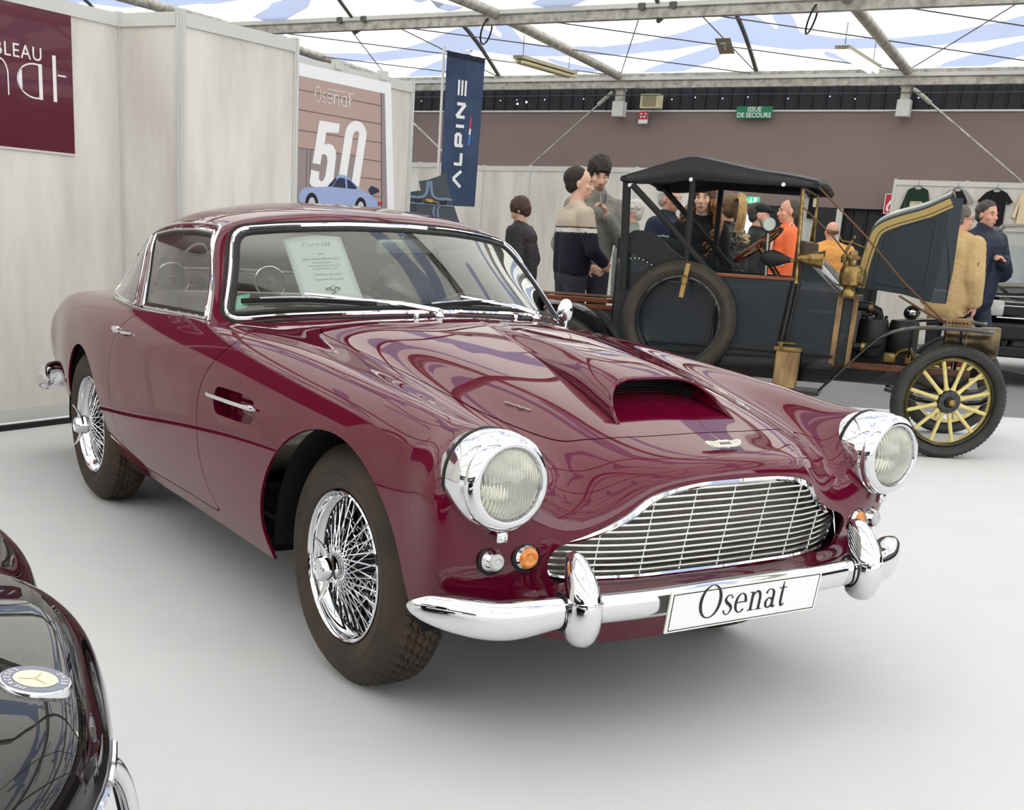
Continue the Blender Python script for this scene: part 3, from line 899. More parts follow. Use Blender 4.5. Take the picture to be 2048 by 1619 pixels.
# remove skirt lower than belt to keep the roof shell only (skirt tucks into the body)
roof = mbuild('roof_shell', RV, RFc, m_paint, car, th=.012, ref=gh_ref)
IV, IF = gi; IV = np.array(IV)
ICen = np.array([np.mean([IV[i] for i in f], axis=0) for f in IF])
i_ws = (ICen[:, 0] > -1.26) & (polysdf(ICen[:, 1:], ws_p) < 0) & ~((np.abs(ICen[:, 1]) > .5) & (polysdf(ICen[:, [0, 2]], dg_p) < 0))
i_rs = (ICen[:, 0] < -2.0) & (polysdf(ICen[:, 1:], rs_p) < 0)
i_dg = ~i_ws & (polysdf(ICen[:, [0, 2]], dg_p) < 0)
i_qg = polysdf(ICen[:, [0, 2]], qg_p) < 0
def region(nm, mask, m):
    v, f = compact(IV, [IF[k] for k in np.nonzero(mask)[0]]); return mbuild(nm, v, f, m, car, th=0, ref=gh_ref)
windscreen = region('windscreen', i_ws, m_glass)
region('rear_screen', i_rs, m_glass)
for sg in (-1, 1):
    region('door_glass', i_dg & (ICen[:, 1] * sg > .5), m_glass)
    region('quarter_glass', i_qg & (ICen[:, 1] * sg > .5), m_glass)
def drape(poly, ax, sg=1, off=0.0, tree_=None, inset=0.0):
    out = []
    T = tree_ or gt
    for a, b in poly:
        if ax == 'x': o, d = Vector((1.5 if sg > 0 else -5, a, b)), Vector((-sg, 0, 0))
        elif ax == 'y': o, d = Vector((a, 2 * sg, b)), Vector((0, -sg, 0))
        else: o, d = Vector((a, b, 3)), Vector((0, 0, -1))
        h = T.ray_cast(o, d)
        if h[0] is not None:
            n = h[1] if h[1].dot(d) < 0 else -h[1]
            out.append(h[0] + n * off)
    return out
def dens(poly, d=.02, closed=True):
    out = []; N = len(poly)
    for i in range(N if closed else N - 1):
        a, b = np.array(poly[i], float), np.array(poly[(i + 1) % N], float); L = np.linalg.norm(b - a); k = max(1, int(L / d))
        for j in range(k): out.append(tuple(a + (b - a) * j / k))
    if not closed: out.append(tuple(poly[-1]))
    return out
def grow(poly, d):
    P = np.array(poly); n = len(P); out = []
    A = sum(P[i][0] * P[(i + 1) % n][1] - P[(i + 1) % n][0] * P[i][1] for i in range(n)); s = 1 if A > 0 else -1
    for i in range(n):
        t = P[(i + 1) % n] - P[i - 1]; t /= max(np.linalg.norm(t), 1e-9); out.append(tuple(P[i] + s * d * np.array([t[1], -t[0]])))
    return out
pws = drape(dens(ws_p), 'x')
b = MB(); b.tube(pws, .0085, 8, closed=True); b.build('chrome_surround', m_chrome, windscreen)
b = MB(); b.tube(drape(dens(grow(ws_p, -.014)), 'x', off=-.002), .010, 8, closed=True); b.build('rubber_seal', m_blackr, windscreen)
b = MB(); b.tube(drape(dens(grow(ws_p, .012)), 'x', off=-.003), .007, 8, closed=True); b.build('outer_seal', m_blackr, windscreen)
b = MB(); b.tube(drape(dens(rs_p), 'x', -1, .004), .006, 8, closed=True)
b.build('chrome_surround', m_chrome, car)
flat = [(-1, -.35), (1, -.35), (1, .35), (-1, .35)]
for sg, dr_ in ((-1, door_r), (1, door_l)):
    b = MB(); b.tube(drape(dens(dg_p), 'y', sg, .001), .0075, 8, closed=True)
    # wide rear upright
    up = [(-1.745, .918), (-1.795, 1.02), (-1.84, 1.10), (-1.892, 1.190)]
    b.tube(drape(dens(up, .02, False), 'y', sg, -.001), .018, 8, up=(0, sg, .25), sx=.35)
    b.build('window_frame', m_chrome, dr_)
    b = MB(); b.tube(drape(dens(grow(dg_p, -.012)), 'y', sg, -.004), .008, 6, closed=True); b.build('window_seal', m_blackr, dr_)
    b = MB(); b.tube(drape(dens(qg_p), 'y', sg, .001), .006, 8, closed=True); b.build('quarter_window_trim', m_chrome, car)
    # rain gutter chrome over the side windows, down the A pillar
    gut = [(-1.02, .925), (-1.10, 1.04), (-1.165, 1.14), (-1.205, 1.198), (-1.235, 1.226), (-1.30, 1.238), (-1.45, 1.240), (-1.65, 1.234), (-1.85, 1.215), (-2.0, 1.185), (-2.13, 1.140), (-2.26, 1.07), (-2.38, .985)]
    gp = drape(dens([tuple(p) for p in catmull(gut, 4)], .02, False), 'y', sg, .002)
    b = MB(); b.tube(gp, .0052, 6); b.build('rain_gutter', m_chrome, car)
    # belt trim under the windows
    bp = drape(dens([(-1.05, .918), (-1.72, .911), (-2.2, .922), (-2.36, .938)], .03, False), 'y', sg, .003)
    b = MB(); b.tube(bp, .005, 6); b.build('belt_trim', m_chrome, car)

# ---------------------------------------------------------------- inner structure, arches
b = MB()
b.box(-3.2, .30, -.50, .50, .22, .26)
b.box(-3.55, -2.95, -.52, .52, .22, .80); b.box(-2.85, -2.05, -.48, .48, .2, .66)
for sg in (-1, 1):
    b.box(-1.95, -.50, min(sg * .62, sg * .72), max(sg * .62, sg * .72), .25, .30)
b.build('underbody', m_dark, car, smooth=False)
for cx, r, y0 in ((.035, .445, .45), (-2.475, .43, .42)):
    for sg in (-1, 1):
        b = MB(); P = []
        for k in range(25):
            a = -.02 + (PI + .04) * k / 24
            P.append([(cx + cos(a) * r * 1.0, sg * (.752 if cx > -1 else .72), .306 + sin(a) * r * .965), (cx + cos(a) * r * 1.05, sg * y0, .306 + sin(a) * r)])
        b.grid(P)
        b.add([p[1] for p in P] + [(cx, sg * y0, .25)], [(k, k + 1, 25) for k in range(24)])
        b.build('wheel_arch_liner', m_dark, car)
b = MB(); b.box(-.55, .50, -.42, .42, .30, .66); b.build('engine_bay_block', m_dark, car, smooth=False)
# vent recess boxes
for sg in (-1, 1):
    b = MB()
    vv = drape(dens(vent, .02), 'y', sg, .0, tree)
    vi = [p + Vector((0, -sg * .05, 0)) for p in vv]
    b.grid([vv, vi], cv=True); n = len(vi)
    b.add(vi + [Vector((-.56, vi[0].y, .71))], [(k, (k + 1) % n, n) for k in range(n)])
    o = b.build('vent_recess', m_paint, car)
    q = MB(); q.box(-.62, -.41, min(sg * .77, sg * .775), max(sg * .77, sg * .775), .672, .745); q.build('vent_mesh', m_dark, o, smooth=False)
    # chrome strake
    a_, e_ = (-.792, .714), (-.395, .719)
    pts = drape(dens([a_, e_], .02, False), 'y', sg, .006, tree)
    y_ = [p.y for p in pts]
    q = MB(); q.tube([Vector((p.x, sg * (.826 + .006 * (1 - abs(i / len(pts) - .5))), p.z)) for i, p in enumerate(pts)], [.004] + [.0085] * (len(pts) - 2) + [.005], 8)
    q.build('chrome_strake', m_chrome, car)

# ---------------------------------------------------------------- interior
hv = np.array(RV); ctr_ = np.array([-1.55, 0, .80]); dd_ = hv - ctr_; hv2 = hv - dd_ / np.linalg.norm(dd_, axis=1)[:, None] * .024
hf = [f for f in RFc if np.mean([RV[i][2] for i in f]) > .97]
v_, f_ = compact([tuple(p) for p in hv2], hf); mbuild('headlining', v_, f_, mat('headlining', (196, 188, 178), rough=.9), car, th=0, ref=None)
m_leather = mat('grey_hide', (206, 196, 190), rough=.5, bump=(120, .2, .002))
m_carp = mat('dark_carpet', (60, 52, 52), rough=.95)
m_head = mat('headlining', (190, 182, 172), rough=.9)
b = MB()
b.box(-2.0, -.75, -.60, .60, .30, .32)
b.box(-1.20, -.98, -.10, .10, .32, .52, b=.03)
b.build('cabin_floor', m_carp, car, smooth=False)
def seat(y):
    b = MB(); b.box(-1.72, -1.22, y - .25, y + .25, .34, .50, b=.05); b.box(-1.22 - .02, -1.16, y - .22, y + .22, .36, .47, b=.03)
    o = b.build('front_seat', m_leather, car)
    q = MB(); q.X = Matrix.Translation((-1.70, y, .48)) @ Matrix.Rotation(-.28, 4, 'Y'); q.box(-.07, .06, -.25, .25, 0, .46, b=.05); q.build('seat_back', m_leather, o)
seat(-.33); seat(.33)
b = MB(); b.box(-2.15, -1.98, -.58, .58, .36, .62, b=.05); b.X = Matrix.Translation((-2.17, 0, .55)) @ Matrix.Rotation(-.3, 4, 'Y'); b.box(-.06, .05, -.58, .58, 0, .42, b=.04)
o = b.build('rear_bench', m_leather, car)
b = MB(); b.box(-2.74, -2.34, -.50, .50, .90, .925); b.build('parcel_shelf', m_leather, car, smooth=False)
for sg in (-1, 1):
    b = MB(); b.box(-1.80, -.80, min(sg * .655, sg * .675), max(sg * .655, sg * .675), .34, .90, b=.008); b.build('door_card', m_leather, car)
# speakers standing on the parcel shelf
for yy in (-.375, .095):
    b = MB(); c = Vector((-2.40, yy, .992))
    ax = Vector((.93, -.25, .28)).normalized()
    b.lathe([(.075, .012), (.070, .018), (.062, .016), (.060, .008)], 32, c, ax); o = b.build('speaker_ring', m_chromed, car)
    q = MB(); q.lathe([(.0001, .010), (.061, .010)], 24, c, ax); q.build('speaker_grille', mat('speaker_cloth', (120, 112, 108), .9), o)
    q = MB(); up = Vector((0, 0, 1)) - ax * ax.z; up.normalize(); sd = up.cross(ax)
    q.X = Matrix((sd, up, ax)).transposed().to_4x4(); q.X.translation = c + ax * .013
    q.box(-.024, .024, -.016, .016, 0, .004); q.box(-.015, .015, .024, .028, 0, .003)
    q.build('speaker_badge', mat('silver_badge', (200, 200, 198), .4), o, smooth=False)
    q = MB(); q.X = Matrix((sd, up, ax)).transposed().to_4x4(); q.X.translation = c + ax * .0172
    for kx in (-.013, 0, .013): q.box(kx - .0045, kx + .0045, -.011, .006, 0, .0008)
    q.build('speaker_badge_marks', m_black, o, smooth=False)
# dashboard, wheel, mirror
b = MB(); prof = [(-1.02, .80), (-.98, .87), (-.90, .905), (-.74, .925), (-.66, .90), (-.66, .70), (-.98, .70)]
P = []
for y in np.linspace(-.62, .62, 21):
    s_ = 1 - .35 * (abs(y) / .62) ** 2.5
    P.append([(-1.02 + (x + 1.02) * s_, y, z) for x, z in prof])
b.grid(P, cv=True); b.build('dashboard', mat('black_leather', (22, 21, 21), .5), car)
c = Vector((-1.14, .33, .86)); ax = Vector((-.88, 0, .47)).normalized(); u_ = Vector((0, 1, 0)); w_ = ax.cross(u_)
b = MB(); b.tube([c + (u_ * cos(a) + w_ * sin(a)) * .195 for a in np.linspace(0, 2 * PI, 41)[:-1]], .011, 8, closed=True)
sw = b.build('steering_wheel', mat('wood_rim', (70, 38, 22), .3, coat=.6), car)
b = MB()
for a in (PI / 2, PI * 7 / 6, PI * 11 / 6): b.tube([c - ax * .02, c + (u_ * cos(a) + w_ * sin(a)) * .19], .006, 6, up=ax, sx=.4, sy=1.6)
b.lathe([(.0001, -.01), (.03, -.012), (.035, -.03)], 20, c, ax); b.tube([c - ax * .03, c - ax * .25], .02, 10); b.build('steering_spokes', m_chromed, sw)
b = MB(); c = Vector((-1.02, .02, 1.198))
b.X = Matrix.Translation(c) @ Matrix.Rotation(.10, 4, 'Z') @ Matrix.Rotation(.04, 4, 'X')
b.box(-.020, .012, -.125, .125, -.028, .028, b=.016)
o = b.build('rear_view_mirror', mat('mirror_housing', (215, 222, 214), .25, metal=.3), car)
q = MB(); q.tube([(-1.035, .02, 1.215), (-1.06, .02, 1.268)], .006, 8); q.build('mirror_stem', m_chromed, o)
q = MB(); q.X = b.X.copy(); q.box(-.022, -.0195, -.115, .115, -.021, .021); q.build('mirror_glass', m_chrome, o)
# ---------------------------------------------------------------- wheels
def make_wheel():
    """wheel centred on the origin, outer face towards -y, y=0 at the outer rim lip"""
    b = MB()
    rim = [(.213, .004), (.2155, .0), (.2155, -.006), (.211, -.009), (.206, -.004), (.2045, .006), (.203, .018), (.197, .026), (.193, .034)]
    b.lathe([(r, h) for r, h in rim], 72, (0, 0, 0), (0, 1, 0))
    o = b.build('wheel_rim', m_chrome)
    b = MB(); b.lathe([(.193, .034), (.190, .06), (.189, .095), (.193, .12), (.2, .13), (.213, .150), (.216, .156)], 72); b.build('rim_barrel', mat('shaded_barrel_chrome', (0.10, 0.10, 0.10), rough=.4, metal=.8, lin=True), o)  # chrome barrel; the shade behind the spokes is put into its dark colour
    b = MB()
    N = 540; cy = .079
    prof = []   # (radius, y, tread 0/1)
    side_o = [(.214, .008), (.219, -.004), (.228, -.010), (.245, -.016), (.262, -.0195), (.264, -.0215), (.266, -.0195), (.280, -.019), (.298, -.014), (.314, -.002), (.326, .010)]
    tr = np.linspace(-.064, .064, 59)
    P = []
    for k in range(N):
        a = 2 * PI * k / N; ring = []
        for r, y in side_o: ring.append((r, y))
        for t in tr:
            edge = max(0, abs(t) - .046) / .018
            r = .3425 - .0025 * (t / .064) ** 2 - .0085 * edge ** 2
            d = 0
            ph = (k * 60 / N) % 1; tri = abs(ph * 2 - 1) * 2 - 1
            for q, yc in enumerate((-.044, -.022, 0, .022, .044)):
                off = yc + .0062 * (tri if q % 2 else -tri)
                d = max(d, 1 - min(1, (abs(t - off) / .0030) ** 4))
            ph2 = (k * 60 / N + (t * 22)) % 1
            if abs(t) > .022 and abs(ph2 - .5) < .10: d = max(d, .55)
            r -= .0075 * d
            ring.append((r, cy + t))
        for r, y in reversed(side_o): ring.append((r, 2 * cy - y))
        P.append([(cos(a) * r, y, sin(a) * r) for r, y in ring])
    b.grid(P, cu=True)
    b.build('tyre', m_rubber, o, auto=28)
    # spokes
    b = MB(); rnd = random.Random(3)
    for k in range(24):
        for sgn in (-1, 1):
            a0 = 2 * PI * (k + .25 * sgn) / 24
            p = Vector((cos(a0 - sgn * .75) * .036, -.016, sin(a0 - sgn * .75) * .036)); q = Vector((cos(a0) * .192, .040, sin(a0) * .192))
            b.tube([p, q], .0021, 5, cap=False); b.tube([q.lerp(p, .10), q], .0036, 5, cap=False)
    for k in range(12):
        for sgn in (-1, 1):
            a0 = 2 * PI * (k + .5 + .22 * sgn) / 12
            p = Vector((cos(a0 - sgn * .9) * .052, .112, sin(a0 - sgn * .9) * .052)); q = Vector((cos(a0) * .190, .066, sin(a0) * .190))
            b.tube([p, q], .0021, 5, cap=False); b.tube([q.lerp(p, .12), q], .0036, 5, cap=False)
            a0 = 2 * PI * (k + .22 * sgn) / 12
            p = Vector((cos(a0 - sgn * .7) * .050, .085, sin(a0 - sgn * .7) * .050)); q = Vector((cos(a0) * .190, .088, sin(a0) * .190))
            b.tube([p, q], .0021, 5, cap=False)
    o2 = b.build('wire_spokes', m_chrome, o); o2['kind'] = 'stuff'
    b = MB()
    b.lathe([(.0001, .13), (.060, .13), (.062, .118), (.058, .108), (.052, .10), (.044, .08), (.040, .03), (.038, .0), (.040, -.012), (.042, -.018), (.040, -.026), (.034, -.028)], 32)
    b.build('hub', m_chrome, o)
    b = MB()
    b.lathe([(.042, -.026), (.043, -.032), (.040, -.038), (.039, -.050), (.037, -.062), (.034, -.072), (.030, -.078), (.029, -.074), (.0001, -.070)], 32)
    for a in (PI / 2 + .15, -PI / 2 + .15):
        d = Vector((cos(a), 0, sin(a))); w = Vector((-sin(a), 0, cos(a)))
        pts = [d * .028 + Vector((0, -.052, 0)), d * .050 + Vector((0, -.056, 0)), d * .072 + Vector((0, -.068, 0)), d * .090 + Vector((0, -.084, 0))]
        b.tube(pts, [.021, .016, .011, .005], 10, up=(0, 1, 0), sx=.38, sy=1)
    b.build('knock_off_nut', m_chrome, o)
    b = MB(); b.lathe([(.0001, .12), (.13, .12), (.135, .125), (.135, .14), (.0001, .14)], 40); b.build('brake_disc', mat('brake_disc_steel', (38, 37, 36), .5, metal=.5), o)
    return o
W0 = make_wheel()
def dupt(root, parent=None):
    c = root.copy(); COL.objects.link(c); c.parent = parent
    for ch in list(root.children): dupt(ch, c)
    return c
wheels = [(0.02, -.734, .3415, 0, .0), (-2.489, -.727, .3415, 0, .5), (0.02, .734, .3415, PI, .9), (-2.489, .727, .3415, PI, .2)]
for i, (x, y, z, rz, sp) in enumerate(wheels):
    o = W0 if i == 0 else dupt(W0)
    o.parent = car; o.location = (x, y, z)
    o.rotation_euler = (0, sp * .0 + (.12 if i == 1 else 0), rz)

# ---------------------------------------------------------------- head lamps
def lensmat(name, col, white, flute):
    m = bpy.data.materials.new(name); m.use_nodes = True; nt = m.node_tree; b = nt.nodes['Principled BSDF']
    b.inputs['Base Color'].default_value = srgb(col); b.inputs['Roughness'].default_value = .08
    b.inputs['Transmission Weight'].default_value = 1 - white; b.inputs['IOR'].default_value = 1.35
    b.inputs['Coat Weight'].default_value = 1.0
    tc = nt.nodes.new('ShaderNodeTexCoord'); mp = nt.nodes.new('ShaderNodeMapping'); wv = nt.nodes.new('ShaderNodeTexWave')
    wv.bands_direction = 'Y'; wv.inputs['Scale'].default_value = flute; wv.inputs['Distortion'].default_value = .6; wv.inputs['Detail Scale'].default_value = 4
    bp = nt.nodes.new('ShaderNodeBump'); bp.inputs['Strength'].default_value = .7; bp.inputs['Distance'].default_value = .004
    nt.links.new(tc.outputs['Object'], wv.inputs['Vector']); nt.links.new(wv.outputs['Fac'], bp.inputs['Height']); nt.links.new(bp.outputs[0], b.inputs['Normal'])
    return m
m_lens = lensmat('headlamp_glass', (252, 250, 236), .38, 38)
m_reflector = mat('lamp_reflector', (0.88, 0.88, 0.84), rough=.12, metal=1.0, lin=True)
m_amber = mat('amber_lens', (215, 120, 20), rough=.12, coat=1.0, noise=(60, .6, (240, 150, 40)))
m_clear = mat('clear_lens', (190, 190, 188), rough=.15, coat=1.0, bump=(220, .5, .002))
for sg in (-1, 1):
    c = Vector((0, sg * .6655, .693)); ax = Vector((1, sg * -.0, 0.02)).normalized()
    b = MB()
    b.lathe([(.108, .555), (.116, .585), (.1185, .625), (.119, .645), (.116, .662), (.1125, .668), (.1105, .672), (.1135, .676), (.1135, .684), (.110, .693), (.102, .700), (.094, .703), (.087, .702), (.084, .698), (.083, .690)], 64, c, ax)
    hl = b.build('headlamp_ring', m_chrome, car)
    b = MB(); b.lathe([(.117, .600), (.1192, .596), (.1192, .590), (.115, .585)], 64, c, ax); b.build('rubber_gasket', m_blackr, hl)
    b = MB(); b.lathe([(.084, .692), (.075, .702), (.055, .713), (.030, .719), (.0001, .721)], 48, c, ax); b.build('lamp_lens', m_lens, hl, auto=0)
    b = MB(); b.lathe([(.084, .690), (.076, .650), (.05, .61), (.02, .60), (.0001, .60)], 48, c, ax); b.build('reflector', m_reflector, hl, auto=0)
    b = MB(); b.tube([c + ax * .60, c + ax * .665], .014, 12); b.build('bulb', m_white, hl)
    b = MB(); b.box(.668, .684, sg * .667 - .014, sg * .667 + .014, .567, .592, b=.003); b.lathe([(.0001, .690), (.006, .688), (.006, .682)], 12, Vector((0, sg * .667, .577)), (1, 0, 0)); b.build('ring_clamp', m_chrome, hl)
    # clear side lamp + amber flasher
    for nm, yy, zz, ro, ri, mm, dp in (('side_lamp', .666, .515, .030, .020, m_clear, .022), ('flasher_lamp', .583, .521, .031, .025, m_amber, .010)):
        h = hit((1.2, sg * yy, zz), (-1, 0, 0)) or Vector((.65, sg * yy, zz))
        h = Vector(h); n = Vector((1, sg * .12, .03)).normalized()
        b = MB(); b.lathe([(ro + .006, -.012), (ro + .007, .003), (ro + .001, .007)], 32, h, n); o = b.build(nm, m_blackr, car, label='black gasket of the %s' % nm.replace('_', ' '))
        b = MB(); b.lathe([(ro + .002, .002), (ro, .007), (ro - .003, .008 + dp * .3), (ri + .001, .005 + dp)], 32, h, n); b.build('lamp_bezel', m_chrome, o)
        b = MB(); b.lathe([(ri + .001, .004 + dp), (ri * .8, .010 + dp), (ri * .55, .013 + dp), (ri * .5, .010 + dp), (ri * .25, .013 + dp), (.0001, .012 + dp)], 32, h, n); b.build('lamp_lens', mm, o, auto=0)

# ---------------------------------------------------------------- grille
gpts = []
def gx(y, z):   # grille plane leaning forward at the top
    return .738 + (z - .57) * .16 - .95 * max(0, abs(y) - .22) ** 2 - .03 * abs(y)
GD = dens(grille_full, .012)
def gout(off, dx): return [Vector((gx(a, b_) + dx, a, b_)) for a, b_ in grow(GD, off)]
P = [gout(*q) for q in ((.002, -.03), (.003, -.004), (-.001, .008), (-.008, .012), (-.014, .008), (-.0155, -.002), (-.0155, -.03))]
b = MB(); b.grid(P, cv=True); gs = b.build('grille_surround', m_chrome, car)
inner = grow(grille_full, -.013)
def spanz(z):
    ys = []
    n = len(inner)
    for i in range(n):
        a, c = inner[i], inner[(i + 1) % n]
        if (a[1] - z) * (c[1] - z) < 0: ys.append(a[0] + (c[0] - a[0]) * (z - a[1]) / (c[1] - a[1]))
    return (min(ys), max(ys)) if len(ys) >= 2 else None
def spany(y):
    zs = []
    n = len(inner)
    for i in range(n):
        a, c = inner[i], inner[(i + 1) % n]
        if (a[0] - y) * (c[0] - y) < 0: zs.append(a[1] + (c[1] - a[1]) * (y - a[0]) / (c[0] - a[0]))
    return (min(zs), max(zs)) if len(zs) >= 2 else None
m_bar = mat('polished_grille_bar', (0.78, 0.78, 0.76), rough=.22, metal=.9, lin=True)
for k in range(13):
    z = .470 + k * .0172
    s_ = spanz(z)
    if not s_: continue
    pts = [Vector((gx(y, z) - .004, y, z)) for y in np.linspace(s_[0], s_[1], 41)]
    b = MB(); b.tube(pts, 1.0, prof=[(-.010, -.0014), (-.010, .0014), (.004, .0028), (.006, .0024), (.0065, 0), (.006, -.0024), (.004, -.0028)], up=(0, 0, 1)); b.build('grille_bar', m_bar, gs)
for k in range(-3, 4):
    y = k * .128 + 1e-5
    s_ = spany(y)
    pts = [Vector((gx(y, z) - .010, y, z)) for z in np.linspace(s_[0], s_[1], 12)]
    b = MB(); b.tube(pts, .0028, 6); b.build('grille_upright', m_bar, gs)
b = MB(); b.add([(gx(a, c) - .040, a, c) for a, c in grow(grille_full, .01)], [tuple(range(len(grille_full)))])
b.build('radiator_mesh', mat('radiator_core', (150, 140, 128), .6, bump=(400, 1.0, .004), noise=(30, .6, (180, 170, 158))), gs, smooth=False)
b = MB(); ga = gout(.004, -.012); b.grid([ga, [p + Vector((-.09, 0, 0)) for p in ga]], cv=True); b.build('grille_duct', m_dark, gs)

# ---------------------------------------------------------------- bumpers
BP = [(.792, 0), (.790, .2), (.782, .36), (.768, .48), (.742, .60), (.705, .70), (.66, .775), (.625, .818), (.600, .840), (.585, .848), (.578, .852)]
bp_ = [tuple(p) for p in catmull(BP, 5)]
full = [(a, -b_) for a, b_ in reversed(bp_)] + bp_[1:]
def bumper(path, hh, zc, dep, name, sgn=1, solid=False):
    """hollow pressed blade: convex face forward (sgn*x)"""
    n = len(path); rings = []
    pr = [(0, 1.0), (.35, .97), (.7, .8), (.93, .5), (1, .12), (1, -.12), (.93, -.5), (.7, -.8), (.35, -.97), (0, -1), (-.6, -.86), (-.75, -.6), (-.2, -.55), (.2, 0), (-.2, .55), (-.75, .6), (-.6, .86)]
    pr = [(cos(a), sin(a)) for a in np.linspace(0, 2 * PI, 25)[:-1]]
    for i, (x, y) in enumerate(path):
        a = path[max(0, i - 1)]; c = path[min(n - 1, i + 1)]; t = Vector((c[0] - a[0], c[1] - a[1], 0)).normalized()
        nn = Vector((t.y, -t.x, 0)) * sgn
        s = hh(y); d = dep(y)
        back = (.5 if solid else (.6 + 1.5 * float(sm(.50, .64, abs(y)))))
        rings.append([Vector((x, y, zc(y))) + nn * ((p if p > 0 else p * back) * d) + Vector((0, 0, (abs(q) ** (.8)) * (1 if q > 0 else -1) * s)) for p, q in pr])
    b = MB(); b.grid(rings, cv=True)
    m = len(pr); N = len(rings)
    b.f += [tuple(range(m)), tuple((N - 1) * m + j for j in reversed(range(m)))]; b.mi += [0, 0]
    return b
def bh(y):
    a = abs(y)
    if a < .5: return .037
    h = .037 + .011 * float(sm(.5, .66, a))
    return h * math.sqrt(max(0.02, 1 - (max(0, a - .66) / (.8525 - .66)) ** 4))
def bz(y): return .411 - .004 * min(1, abs(y) / .3) - .019 * float(sm(.50, .68, abs(y))) + .020 * float(sm(.68, .85, abs(y)))
fb = bumper(full, bh, bz, lambda y: (.024 + .004 * float(sm(.5, .66, abs(y)))) * math.sqrt(max(0.03, 1 - (max(0, abs(y) - .70) / (.8525 - .70)) ** 4)), 'front_bumper')
fbo = fb.build('front_bumper', m_chrome, car, auto=60)
for sg in (-1, 1):
    b = MB(); rings = []
    # (z, half width y, front x, back x)
    for z, w, xf, xb in ((.3235, .004, .800, .790), (.330, .020, .822, .765), (.345, .031, .836, .748), (.370, .037, .846, .745), (.40, .039, .850, .745), (.43, .0385, .848, .745), (.455, .036, .842, .740), (.480, .031, .830, .735), (.505, .0255, .812, .728), (.525, .020, .794, .724), (.538, .013, .778, .728), (.545, .004, .765, .742)):
        cx = (xf + xb) / 2; rx = (xf - xb) / 2; r = []
        for k in range(20):
            a = 2 * PI * k / 20
            r.append((cx + rx * cos(a) - .01 - .0 * z, sg * .497 + w * 1.13 * sin(a) * (1.0 if cos(a) > 0 else 1), z))
        rings.append(r)
    b.grid(rings, cv=True)
    b.f += [tuple(range(20)), tuple(11 * 20 + j for j in range(20))]; b.mi += [0, 0]
    o = b.build('overrider', m_chrome, fbo, auto=60)
    b = MB(); r = [(.7935 - .01 + .0565 * cos(a), sg * .497 + .041 * sin(a), .432 + .008 * cos(a)) for a in np.linspace(-1.7, 1.7, 20)]
    b.tube(r, .004, 6); b.build('overrider_bead', m_chrome, fbo)
    for yy in (.457, .5375):
        b = MB()
        P_l = []
        for k in range(24):
            a = 2 * PI * k / 24
            P_l.append((float(np.interp(yy, [.36, .48, .6], [.782, .768, .742])) + .034 * cos(a) - .002, sg * yy, bz(yy) + .043 * sin(a)))
        b.tube(P_l, .004, 6, closed=True)
        b.build('overrider_rubber', m_blackr, fbo)
rp = [(-3.70, 0), (-3.70, .2), (-3.69, .36), (-3.66, .50), (-3.60, .60), (-3.50, .67), (-3.36, .705), (-3.24, .712)]
rp = [tuple(p) for p in catmull(rp, 5)]; rp = [(x - .05, y) for x, y in rp]
rfull = [(a, -b_) for a, b_ in reversed(rp)] + rp[1:]
bumper(rfull, lambda y: .075 * math.sqrt(max(.04, 1 - (max(0, abs(y) - .62) / (.712 - .62)) ** 3)), lambda y: .425, lambda y: .055 * math.sqrt(max(.04, 1 - (max(0, abs(y) - .64) / (.712 - .64)) ** 3)), '', -1, True).build('rear_bumper', m_chrome, car, auto=60)

